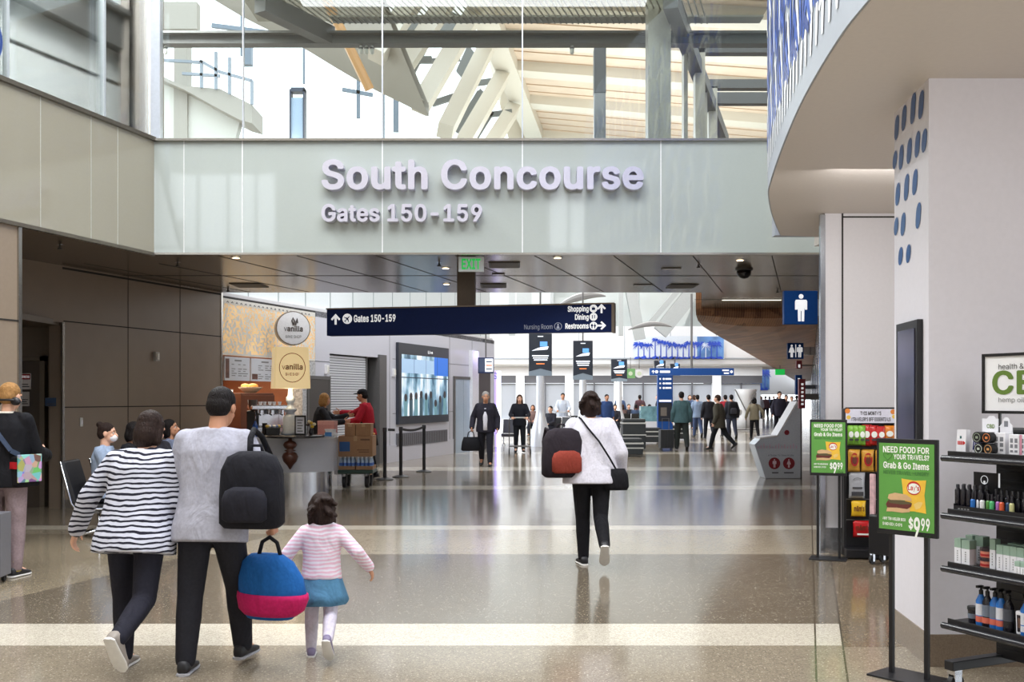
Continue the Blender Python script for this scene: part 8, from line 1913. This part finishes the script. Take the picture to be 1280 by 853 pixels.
# bags of the centre walker
t = thing('backpack', 'dark backpack with a rust red pocket carried on the left arm mid floor', 'bag', c4+Vector((-.27, -.08, .84)), R(14))
rucksack(t, .40, .22, .46, fab(c(44, 38, 44)), fab(c(140, 60, 48)))
t = thing('handbag', 'black shoulder bag at the right hip of the white top', 'bag', c4+Vector((.23, -.10, .72)), R(10))
bm = BM(); rings = [[(w*math.copysign(abs(math.cos(2*PI*i/18))**.6, math.cos(2*PI*i/18)), d*math.sin(2*PI*i/18), z) for i in range(18)] for z, w, d in ((0, .10, .04), (.03, .12, .055), (.14, .11, .05), (.2, .08, .03))]
ring_loft(bm, rings); part_bm(t, 'bag_body', bm, BLK, smooth=True)
Mi = Matrix.Rotation(R(-10), 3, 'Z'); pts = [Vector((.22, -.12, .92)), Vector((.16, -.175, 1.02)), Vector((.06, -.155, 1.18)), Vector((-.04, -.13, 1.30)), Vector((-.10, -.07, 1.385)), Vector((-.115, .0, 1.40))]
bm = BM(); tube(bm, [Mi @ (p-Vector((.23, -.10, .72))) for p in pts], .009, 6); part_bm(t, 'strap', bm, BLK, smooth=True)
# ================================================================ MORE PEOPLE
def T_(col, **kw): k = dict(hem=-.06, loose=.012, slv=.008); k.update(kw); return (fab(c(*col)), k)
def L_(col, **kw): k = dict(loose=.006); k.update(kw); return (fab(c(*col)), k)
down = dict(t=(-.05, .02, -.30)); downr = dict(t=(.05, .02, -.30))
push = (dict(t=(-.03, .19, -.20), d=(.1, 1, 0), n=(0, 0, -1), th=(1, 0, 0), curl=50), dict(t=(.03, .19, -.20), d=(-.1, 1, 0), n=(0, 0, -1), th=(-1, 0, 0), curl=50))
lap = (dict(t=(.03, .20, -.19), d=(.5, 1, -.1), n=(0, 0, -1), th=(1, 0, 0)), dict(t=(-.03, .20, -.19), d=(-.5, 1, -.1), n=(0, 0, -1), th=(-1, 0, 0)))
# cafe customer and worker
s = skeleton(1.66, lean=8, legs=((2, 4), (-3, 6)), arms=(dict(t=(.06, .27, -.06), d=(.1, 1, .1)), dict(t=(.02, .22, -.12), d=(0, 1, 0))), head=(-30, 4))
person('customer in black at the cafe counter reaching to the right', 1.66, (gx(398, 19.2), 19.2, 0), -78, s, 1, 'blond', 'bob', T_((40, 40, 44)), L_((34, 36, 44)), (SH_B, SOLE_B))
s = skeleton(1.74, lean=6, legs=((4, 6), (-4, 8)), arms=(dict(t=(-.02, .20, -.18), d=(.2, 1, 0)), dict(t=(-.03, .29, -.07), d=(0, 1, .05))), head=(14, 6))
pw = person('worker in a red shirt, black cap and black apron behind the carton trolley', 1.74, (gx(460, 20.2), 20.2, 0), 88, s, 1, 'black', 'short', (fab(c(150, 24, 40)), dict(hem=-.04, loose=.012, slv=.008, sleeve=.95)), L_((30, 30, 34)), (SH_B, SOLE_B), hat=BLK)
bm = BM(); ring_loft(bm, [tor_ring(s, f, a, b, .003, 0) for f, a, b in ((-.16, .118, .10), (0, .118, .095), (.12, .108, .088), (.2, .085, .085))]); mk('apron', bm, BLK, pw, smooth=True)
# four seated by the brown wall, with their seats
SEATM = mat('seat_black', c(30, 30, 33), .45); 
def seat_proto(label, group):
    t = thing('airport_seat', label, 'seat', (0, 0, 0), 0, group)
    bm = BM(); ring_loft(bm, [[(x, y, z+h) for x, h in ((-.25, -.03), (.25, -.03), (.25, .03), (-.25, .03))] for y, z in ((-.24, .36), (-.1, .35), (.1, .36), (.24, .375))]); mk('seat_pad', bm, SEATM, t, bevel=.012)
    bm = BM(); ring_loft(bm, [[(x, y+d, z) for x, d in ((-.25, -.025), (.25, -.025), (.25, .03), (-.25, .03))] for y, z in ((-.25, .40), (-.30, .60), (-.36, .80), (-.38, .87))]); mk('back_pad', bm, SEATM, t, bevel=.012)
    for sd in (-1, 1):
        bm = BM(); tube(bm, [(sd*.27, -.39, .87), (sd*.27, -.27, .40), (sd*.27, -.22, .34), (sd*.27, .22, .34)], .014, 8); mk('side_frame', bm, CHROME, t, smooth=True)
        bm = BM(); tube(bm, [(sd*.2, 0, .32), (sd*.2, .02, .1), (sd*.2, .26, .02)], .016, 8); tube(bm, [(sd*.2, .02, .1), (sd*.2, -.28, .02)], .016, 8); mk('leg', bm, CHROME, t, smooth=True)
    bm = BM(); box(bm, -.27, .27, -.03, .03, .29, .325); mk('beam', bm, STEEL, t)
    return t
def sit(**kw): return skeleton(kw.pop('H', 1.66), lean=kw.pop('lean', -3), legs=((84, 82), (86, 88)), splay=4, arms=kw.pop('arms', lap), head=kw.pop('head', (0, 0)), toe=(0, 0))
rowL = [(133, 11.9, 'seated person with a dark bun, pale blue collar and white face mask', -84, 'bun', 'darkbrown', (150, 166, 190), True, (0, 4)), (166, 12.55, 'seated dark-haired person in black mostly hidden behind the striped top', -88, 'bob', 'black', (30, 30, 34), False, (0, 10)),
        (195, 13.2, 'seated person with short dark hair and a dark suit facing the hall', -120, 'short', 'black', (46, 46, 54), False, (10, 0)), (214, 13.85, 'seated person with dark hair in a grey blue top, last in the row', -84, 'bob', 'black', (110, 118, 140), False, (0, -4))]
sp0 = seat_proto('black airport seat with chrome frame by the brown wall, nearest the door recess', None)
for i, (px, Y, lab, yaw, st, hc_, tc, mk_, hdg) in enumerate(rowL):
    s = sit(head=hdg); x = gx(px, Y)
    person(lab, 1.66, (x, Y, 0), yaw, s, (0, 1, 1, 1)[i], hc_, st, T_(tc, hem=-.03), L_((36, 38, 48)), (SH_B, SOLE_B), mask=mk_)
    if i == 0: sp0.location = (x-.03, Y, 0); sp0.rotation_euler = (0, 0, R(-86))
    else: ctree(sp0, (x-.03, Y, 0), R(-86), 'black airport seat with chrome frame by the brown wall, %s in its row' % ('second', 'third', 'fourth')[i-1])
# mid-distance walkers
def cart(t_label, loc, yaw, load=None):
    t = thing('hand_cart', t_label, 'cart', loc, R(yaw))
    for sd in (-1, 1):
        bm = BM(); tube(bm, [(sd*.30, -.30, .08), (sd*.30, -.28, .95), (sd*.28, -.22, 1.02)], .014, 8); tube(bm, [(sd*.30, -.29, .22), (sd*.30, .35, .20), (sd*.30, .42, .09)], .014, 8); mk('side_frame', bm, STEEL, t, smooth=True)
    bm = BM(); tube(bm, [(-.28, -.22, 1.02), (.28, -.22, 1.02)], .018, 8); mk('push_bar', bm, mat('bar_grey', c(190, 190, 190), .4), t, smooth=True)
    bm = BM(); box(bm, -.29, .29, -.28, .36, .20, .225); mk('deck', bm, STEEL, t)
    for x in (-.3, .3):
        for y in (-.3, .42):
            bm = BM(); tube(bm, [(x-.018, y, .075), (x+.018, y, .075)], .075, 14); mk('wheel', bm, mat('rubber', c(26, 26, 28), .6), t)
    return t
def walker(label, px, py, yaw, H=1.72, lean=3, legs=((12, 6), (-14, 22)), arms=None, head=(0, 0), skin=0, hair='black', style='short', top=None, tr=None, sh=None, far=True, splay=2, **kw):
    Y = fy(py); s = skeleton(H, lean=lean, legs=legs, splay=splay, arms=arms, head=head)
    return person(label, H, (gx(px, Y), Y, 0), yaw, s, skin, hair, style, top, tr, sh or (SH_B, SOLE_B), far=far, **kw), s, Vector((gx(px, Y), Y, 0))
p, s, l = walker('person in a dark jacket over a white shirt walking towards us with a bag', 607, 583, 178, 1.74, arms=(dict(t=(-.06, .02, -.29)), dict(t=(.08, .04, -.28), curl=60)), head=(-8, 6), skin=1, hair='grey', top=T_((42, 40, 50), loose=.018), tr=L_((38, 38, 46)), far=False)
bm = BM(); ring_loft(bm, [tor_ring(s, f, a, b, .052, 0) for f, a, b in ((-.03, .036, .056), (.05, .038, .053), (.16, .044, .052), (.262, .034, .034))]); mk('shirt_front', bm, WHT, p, smooth=True)
t = thing('tote_bag', 'black tote bag in the hand of the person in the dark jacket', 'bag', l+Vector((-.34, -.06, .36)), R(10))
bm = BM(); rings = [[(w*math.copysign(abs(math.cos(2*PI*i/18))**.5, math.cos(2*PI*i/18)), d*math.sin(2*PI*i/18), z) for i in range(18)] for z, w, d in ((0, .2, .08), (.03, .23, .1), (.2, .21, .09), (.32, .17, .04))]
ring_loft(bm, rings); mk('bag_body', bm, BLK, t, smooth=True); bm = BM(); tube(bm, [(-.08, 0, .3), (-.06, 0, .42), (.0, 0, .46), (.06, 0, .42), (.08, 0, .3)], .012, 8); mk('handle', bm, BLK, t, smooth=True)
p, s, l = walker('person in black with long brown hair pushing an empty hand cart', 649.5, 566, 180, 1.66, legs=((6, 8), (-6, 12)), arms=push, head=(0, 4), hair='brown', style='long', top=T_((30, 32, 40)), tr=L_((28, 30, 36)), far=False)
cart('grey metal hand cart pushed by the person in black', l+Vector((0, -.55, 0)), 180)
p, s, l = walker('person in a white and blue top pushing a loaded cart beyond the screen pole', 703.5, 547, 178, 1.76, legs=((8, 6), (-8, 14)), arms=push, top=T_((196, 204, 216)), tr=L_((70, 90, 130)), skin=1)
cart('hand cart with a blue load in front of the white and blue top', l+Vector((0, -.55, 0)), 180)
t = thing('storage_box', 'blue box with a pale lid riding on the loaded cart', 'box', l+Vector((0, -.6, .226))); bm = BM(); box(bm, -.27, .27, -.22, .22, 0, .55); mk('box_body', bm, mat('box_blue', c(52, 92, 140), .4), t, bevel=.02); bm = BM(); box(bm, -.29, .29, -.24, .24, .55, .62); mk('lid', bm, mat('lid_pale', c(206, 206, 210), .4), t, bevel=.01)
walker('person in a blue vest standing by the black gate seats', 758, 549, 190, 1.72, legs=((2, 2), (-2, 2)), top=T_((52, 74, 120)), tr=L_((50, 52, 60)), skin=1)
p, s, l = walker('person in a teal jacket with an orange back emblem walking away', 852, 563, -2, 1.76, legs=((10, 8), (-10, 16)), splay=4, top=T_((70, 96, 100), loose=.022), tr=L_((46, 50, 48), loose=.012), far=False)
bm = BM(); y = -.108*1.76; 
n_ = [s.spine(.17)+s.T @ Vector((.055*math.cos(2*PI*k/20), -.148, .06*math.sin(2*PI*k/20))) for k in range(20)]; n2 = [v+Vector((0, .05, 0)) for v in n_]; ring_loft(bm, [n_, n2]); mk('back_emblem', bm, mat('emblem_orange', c(196, 130, 96), .6), p)
t = thing('suitcase', 'dark suitcase pulled beside the teal jacket', 'suitcase', l+Vector((-.45, .1, 0)), R(8)); suitcase(t, .42, .26, .62, mat('case_dark', c(44, 46, 48), .4))
for args in (('person in a grey blue shirt and jeans leading the far group', 872, 547, 0, dict(top=T_((132, 150, 176)), tr=L_((70, 84, 116)))), ('person in black just right of the grey blue shirt', 886, 549, 4, dict(top=T_((36, 36, 42)), tr=L_((32, 34, 42)))),
             ('person in an olive coat stepping left with one leg back', 899, 562, 55, dict(top=T_((74, 70, 60), hem=-.12, loose=.018), tr=L_((30, 32, 36)), legs=((20, 6), (-24, 20)), hair='brown')), ('person in red half hidden behind the olive coat', 907, 546, 0, dict(top=T_((150, 40, 54)), tr=L_((40, 42, 54)))),
             ('person with a rounded black backpack in the far group', 914.5, 549, 0, dict(top=T_((52, 54, 62)), tr=L_((64, 68, 84)))), ('person with curly dark hair in a khaki top before the white screen stand', 943, 549, -4, dict(H=1.60, top=T_((140, 132, 112)), tr=L_((32, 32, 36)), style='messy', arms=(dict(t=(-.1, .0, -.28)), dict(t=(.13, .02, -.26))), skin=1)),
             ('tall person in dark clothes right of the white screen stand', 974, 546, 176, dict(H=1.86, top=T_((46, 44, 56)), tr=L_((36, 36, 44)))), ('person in a dark vest beside the tall person in dark clothes', 982.5, 544, 172, dict(H=1.72, top=T_((60, 58, 66)), tr=L_((44, 46, 56)), hair='brown')),
             ('person in a turquoise top behind the dark vest', 989.5, 541, 170, dict(H=1.68, top=T_((60, 150, 168)), tr=L_((40, 44, 56))))):
    p, s, l = walker(*args[:4], **args[4])
    if 'rounded black backpack' in args[0]:
        t = thing('backpack', 'rounded black backpack on a back in the far group', 'bag', l+Vector((0, -.26, .92))); rucksack(t, .36, .24, .52, BLK, CHAR, False)
# ================================================================ FAR HALL FURNITURE
def totem(px0, px1, py0, py1, Y, lab, rod=None, pole=True):
    w = (px1-px0)*Y/F; z0, z1 = gz(py1, Y), gz(py0, Y); h = z1-z0
    t = thing('display_totem', lab, 'screen', (gx((px0+px1)/2, Y), Y, 0))
    bm = BM(); box(bm, -w/2, w/2, 0, .16, z0, z1); sub(t, 'screen_case', bm, mat('case_slate', c(40, 46, 58), .3), bevel=.015)
    bm = BM(); poly_y(bm, [(-w/2, z0), (w/2, z0), (w/2, z0+h*.10), (0, z0+h*.17), (-w/2, z0+h*.10)], -.004, 0)
    a = z0+h*.62; poly_y(bm, [(-w*.38, a-.04), (w*.30, a), (w*.36, a+.1), (w*.05, a+.08), (-w*.1, a+.05)], -.005, 1); label_box(bm, -w*.02, w*.3, a+.1, a+.26, -.005, 2)
    for k in range(3): label_box(bm, -w*(.36-.04*k), w*(.36-.03*k), z0+h*(.46-.05*k), z0+h*(.485-.05*k), -.005, 1)
    label_box(bm, -w*.18, w*.18, z0+h*.27, z0+h*.295, -.005, 3); label_box(bm, -w*.12, w*.12, z0+h*.92, z0+h*.94, -.005, 1)
    sub(t, 'picture', bm, [mat('screen_foot', c(134, 148, 160), .4), emis('screen_white2', c(232, 236, 246), .9), emis('screen_blue', c(90, 150, 220), .9), emis('screen_orange', c(230, 130, 70), .8)], fixn=False)
    if pole:
        bm = BM(); lathe(bm, [(.34, 0), (.34, .02), (.30, .5), (.16, 1.0), (.13, 1.2), (.13, z0)], 24, cy=.08); sub(t, 'pole', bm, mat('pole_white', c(226, 230, 236), .2, .2), smooth=True, auto=True)
    if rod:
        bm = BM(); tube(bm, [(0, .08, z1), (0, .08, rod)], .03); sub(t, 'hanger', bm, STEEL)
    return t
totem(661, 690, 417, 470, 34, 'nearest dark advert screen on a flared white pole', 6)
totem(716.5, 741, 426, 475, 38, 'second dark advert screen, directly behind the centre walker', 6)
totem(764, 784, 449, 477, 47, 'third, smaller dark advert screen on a pole')
totem(818, 832, 451, 468, 49, 'small dark screen left of the palm artwork end', pole=False, rod=ZC+.1); totem(838, 850, 455, 470, 49.5, 'smallest dark screen above the blue sign', pole=False, rod=ZC+.1)
def far_sign(px0, px1, py0, py1, Y, rz, lab, m):
    w = (px1-px0)*Y/F; z0, z1 = gz(py1, Y), gz(py0, Y); t = thing('hanging_sign', lab, 'sign', (gx((px0+px1)/2, Y), Y, z0), R(rz)); h = z1-z0
    bm = BM(); box(bm, -w/2, w/2, -.08, .08, 0, h); sub(t, 'sign_panel', bm, m, bevel=.006)
    bm = BM(); arrow(bm, -w*.46, h*.5, h*.5, 0, -.085); disc_y(bm, -w*.42, h*.5, h*.22, -.085, 14); label_box(bm, -w*.38, -w*.26, h*.35, h*.65, -.085, 0); label_box(bm, w*.36, w*.44, h*.6, h*.8, -.085, 0); label_box(bm, w*.38, w*.44, h*.2, h*.4, -.085, 0); disc_y(bm, w*.47, h*.5, h*.2, -.085, 12)
    sub(t, 'lettering', bm, LETTER, fixn=False)
    bm = BM(); tube(bm, [(0, 0, h), (0, 0, 6.2-z0)], .05); sub(t, 'hanger', bm, STEEL)
SB = mat('sign_mid_blue', c(20, 76, 150), .35)
far_sign(812, 917, 460.5, 469.5, 46, 0, 'mid-blue hanging sign across the far concourse', SB); far_sign(895, 946, 474, 479, 74, 0, 'distant blue hanging sign beyond the mid-blue one', SB)
t = thing('directory_totem', 'blue directory pillar with a dark map panel beside the teal jacket', 'sign pillar', (gx(831.5, 37), 37, 0)); w = 19*37/F; h = gz(469, 37)
bm = BM(); box(bm, -w/2, w/2, 0, .2, .1, h); sub(t, 'pillar', bm, SB, bevel=.01)
bm = BM(); box(bm, -w/2-.02, w/2+.02, -.02, .22, 0, .1); sub(t, 'base', bm, STEEL)
bm = BM(); label_box(bm, -w*.44, w*.44, .75, 1.42, -.003, 0); label_box(bm, -w*.3, w*.1, .95, 1.25, -.005, 2); label_box(bm, -w*.4, w*.4, 1.45, 1.52, -.003, 1)
for k in range(3): disc_y(bm, -w*.1, h-.14-.16*k, .04, -.004, 10, 1); label_box(bm, 0, w*.4, h-.17-.16*k, h-.11-.16*k, -.004, 1); label_box(bm, -w*.38, -w*.28, h-.17-.16*k, h-.11-.16*k, -.004, 1)
sub(t, 'graphics', bm, [mat('map_dark', c(44, 46, 54), .3), LETTER, mat('map_brown', c(120, 112, 104), .4)], fixn=False)
t = thing('screen_stand', 'white fabric screen on a folding stand behind the khaki top', 'banner stand', (gx(932, 50), 50, 0)); w = 27*50/F
bm = BM(); ring_loft(bm, [[(-w/2, .03*math.sin(z*3), z), (0, -.08+.02*z, z), (w/2, .03*math.sin(z*3), z), (0, -.05+.02*z, z)] for z in (.12, .6, 1.2, 1.7, 2.02)]); sub(t, 'fabric', bm, mat('banner_white', c(238, 240, 244), .7), smooth=True)
for a, b in (((-w/2, .06, 2.0), (0, .06, .9)), ((w/2, .06, 2.0), (0, .06, .9)), ((0, .06, .9), (0, .06, .1)), ((-w/2, .1, .04), (w/2, .1, .04))):
    bm = BM(); tube(bm, [a, b], .02); sub(t, 'strut', bm, STEEL)
for a, b in (((-w/2, -.1, 2.0), (0, -.12, .95)), ((w/2, -.1, 2.0), (0, -.12, .95)), ((0, -.12, .95), (0, -.12, .05)), ((-w/2, -.1, .06), (w/2, -.1, .06))):
    bm = BM(); tube(bm, [a, b], .025); sub(t, 'strut', bm, STEEL)
# lounge blocks
UP = mat('upholstery_dark', c(46, 50, 52), .6, var=.1); BANDW = mat('band_pale', c(206, 206, 200), .4)
def lounge(px, Y, w, h, lab, rz=0):
    t = thing('lounge_block', lab, 'bench', (gx(px, Y), Y, 0), R(rz))
    bm = BM(); box(bm, -w/2, w/2, 0, .7, .05, h-.1); sub(t, 'base', bm, UP, bevel=.02)
    bm = BM(); box(bm, -w/2-.01, w/2+.01, -.01, .71, h-.1, h-.06); box(bm, -w/2-.01, w/2+.01, -.012, -.008, h*.5, h*.5+.03); sub(t, 'pale_band', bm, BANDW)
    bm = BM(); box(bm, -w/2+.01, w/2-.01, .02, .68, h-.06, h+.05); sub(t, 'cushion', bm, UP, bevel=.03)
lounge(785, 28, .82, .44, 'dark upholstered lounge block with pale bands, nearest to the centre walker'); lounge(793, 31.5, .7, .9, 'taller dark lounge block behind the nearest one'); lounge(812, 36, .8, .5, 'dark lounge block left of the blue directory pillar'); lounge(845, 39, .9, .5, 'dark lounge block right of the blue directory pillar')
t = thing('display_case', 'teal glass display case left of the blue directory pillar', 'display case', (gx(811, 38.5), 38.5, 0)); w = 20*38.5/F
bm = BM(); box(bm, -w/2, w/2, 0, .5, 0, .72); sub(t, 'plinth', bm, mat('case_white', c(220, 222, 226), .4)); bm = BM(); box(bm, -w/2, w/2, .0, .5, .72, 1.28); sub(t, 'glass', bm, mat('case_teal', c(120, 160, 166), .1, var=.4, nscale=4), bevel=.01)
# gate seats, each its own
g0 = seat_proto('black gate seat with steel frame in the far waiting area', 'gate seats')
first = True
SP = [(614, 34.5, 170), (637, 34.7, 172), (688, 37.6, 150), (704, 38.6, 150), (716, 42, 168), (734, 42, 168), (752, 45, 175), (769, 45, 175), (666, 43.5, 172)]
for px, Y, yaw in SP:
    if first: g0.location = (gx(px, Y), Y, 0); g0.rotation_euler = (0, 0, R(yaw)); first = False
    else: ctree(g0, (gx(px, Y), Y, 0), R(yaw))
# seated travellers (copies of three figures)
protos = []
for i, (tc, hc_) in enumerate((((44, 44, 52), 'black'), ((120, 96, 92), 'brown'), ((70, 84, 110), 'black'))):
    s = sit(); protos.append(person('traveller seated in the far waiting area', 1.66, (0, 0, 0), 0, s, i % 3, hc_, ('short', 'bob', 'short')[i], T_(tc, hem=-.03), L_((40, 42, 52)), (SH_B, SOLE_B), far=True, group='travellers seated in the far waiting area'))
SQ = [(688, 37.6, 150), (734, 42, 168), (752, 45, 175), (769, 45, 175), (666, 43.5, 172), (744, 48.2, 0), (761, 48.2, 0), (778, 48.2, 20), (795, 48.2, 0), (812, 48.2, -20), (752, 50.2, 180), (769, 50.2, 180), (786, 50.2, 180), (803, 50.2, 180)]
for i, (px, Y, yaw) in enumerate(SQ):
    q = protos[i % 3]
    if i < 3: q.location = (gx(px, Y), Y, 0); q.rotation_euler = (0, 0, R(yaw))
    else: ctree(q, (gx(px, Y), Y, 0), R(yaw))
    if i > 4: ctree(g0, (gx(px, Y), Y, 0), R(yaw))
# distant standing crowd (copies)
protos = []
for i, (tc, lc) in enumerate((((40, 40, 48), (36, 38, 46)), ((150, 150, 158), (44, 48, 60)), ((84, 60, 66), (36, 36, 44)), ((70, 86, 116), (50, 50, 60)))):
    s = skeleton(1.72, lean=2, legs=((8, 6), (-8, 14))); protos.append(person('distant traveller standing or walking far down the concourse', 1.72, (0, 0, 0), 0, s, i % 3, ('black', 'brown')[i % 2], ('short', 'bob')[i % 2], T_(tc), L_(lc), (SH_B, SOLE_B), far=True, group='distant travellers far down the concourse'))
DQ = [(935, 86, 0), (950, 78, 180), (957, 80, 0), (962, 92, 10), (967, 88, 180), (925, 72, 0), (866, 60, 0), (878, 64, 180), (892, 66, 0), (902, 70, 0), (847, 56, 20), (862, 52, 180), (824, 46, 90), (868, 53, 0), (800, 51.6, 10), (775, 51.6, -10), (836, 60, 0), (912, 78, 0), (996, 62, 0), (952, 100, 0), (944, 104, 180), (972, 108, 0)]
for i, (px, Y, yaw) in enumerate(DQ):
    q = protos[i % 4]
    if i < 4: q.location = (gx(px, Y), Y, 0); q.rotation_euler = (0, 0, R(yaw))
    else: ctree(q, (gx(px, Y), Y, 0), R(yaw))
# palm artwork panels on the far bulkhead
def palm(bm, x, z0, h, r, mi, y, seed):
    rn = random.Random(seed); k = h*.012+.02
    poly_y(bm, [(x-k, z0), (x+k, z0), (x+k*.7+.03*h*.2, z0+h), (x-k*.7+.03*h*.2, z0+h)], y, mi)
    cx_, cz_ = x+.006*h, z0+h
    for i in range(13):
        a = PI*(-.22+1.44*i/12)+rn.uniform(-.1, .1); L = r*rn.uniform(.8, 1.1); P = []; Q = []
        for j in range(6):
            q = j/5; px_, pz_ = cx_+math.cos(a)*L*q, cz_+math.sin(a)*L*q-L*.45*q*q; ww = L*.11*math.sin(PI*(.12+.83*q)); P.append((px_, pz_+ww)); Q.append((px_, pz_-ww))
        poly_y(bm, P+Q[::-1], y-.0008*(i+1), mi)
def mural(px0, px1, py0, py1, Y, lab, dense):
    x0, x1, z0, z1 = gx(px0, Y), gx(px1, Y), gz(py1, Y), gz(py0, Y); w = x1-x0; h = z1-z0
    t = thing('palm_artwork', lab, 'artwork', (x0, Y, z0)); bm = BM(); box(bm, 0, w, -.06, 0, 0, h); sub(t, 'panel', bm, mat('mural_white', c(226, 234, 248), .4))
    bm = BM(); rn = random.Random(8); label_box(bm, w*.70, w*.995, h*.02, h*.98, -.0615, 1)
    for i in range(15):
        x = w*(.05+.062*i); palm(bm, x, 0, h*rn.uniform(.58, .84), h*rn.uniform(.16, .26), 0 if i != 12 else 2, -.065-.002*i, i)
    for i in range(16): 
        x = w*(.02+.06*i); poly_y(bm, [(x-.1, 0), (x+.3, 0), (x+.2, h*rn.uniform(.05, .16)), (x, h*rn.uniform(.04, .12))], -.1, 0)
    sub(t, 'print', bm, [mat('mural_blue', c(44, 80, 200), .4, var=.2, nscale=3), mat('mural_sky', c(96, 140, 230), .4, var=.4, nscale=2), mat('mural_pale', c(214, 226, 250), .4)], fixn=False)
mural(792, 905, 420.5, 449, 49.9, 'white panel artwork printed with blue palm trees on the far bulkhead', 1); mural(886, 962, 455, 488, 96, 'second blue palm artwork much farther down the concourse', 1)
bm = BM(); box(bm, gx(880, 96), 34, 96.05, 96.3, 1.9, 6.4); struct('bulkhead', bm, FW)
# small round and square gate signs
for px, Y, m_, lab in ((788, 49.2, mat('logo_green', c(120, 170, 110), .4), 'small square green shop sign beside the third advert screen'), (799, 49.2, WHITE, 'small white round shop sign right of the green one')):
    t = thing('shop_sign', lab, 'sign', (gx(px, Y), Y, gz(473, Y))); bm = BM()
    if 'square' in lab: box(bm, -.22, .22, -.05, .05, 0, .45); 
    else: cyl_y(bm, 0, .22, .2, -.05, .05)
    sub(t, 'face', bm, m_); bm = BM(); tube(bm, [(0, 0, .44), (0, 0, ZC+.05-gz(473, Y))], .015); sub(t, 'hanger', bm, STEEL)
    bm = BM(); disc_y(bm, 0, .22, .1, -.053, 16, 0); sub(t, 'emblem', bm, mat('emblem_pale', c(206, 216, 190), .4), fixn=False)
t = thing('exit_sign', 'small green exit sign hanging under the wooden soffit far away', 'exit sign', (gx(975, 45), 45, gz(469, 45))); bm = BM(); box(bm, -.2, .2, -.04, .04, 0, .25); sub(t, 'housing', bm, GREEN); bm = BM(); tube(bm, [(0, 0, .25), (0, 0, 3.0-gz(469, 45))], .015); sub(t, 'hanger', bm, STEEL)
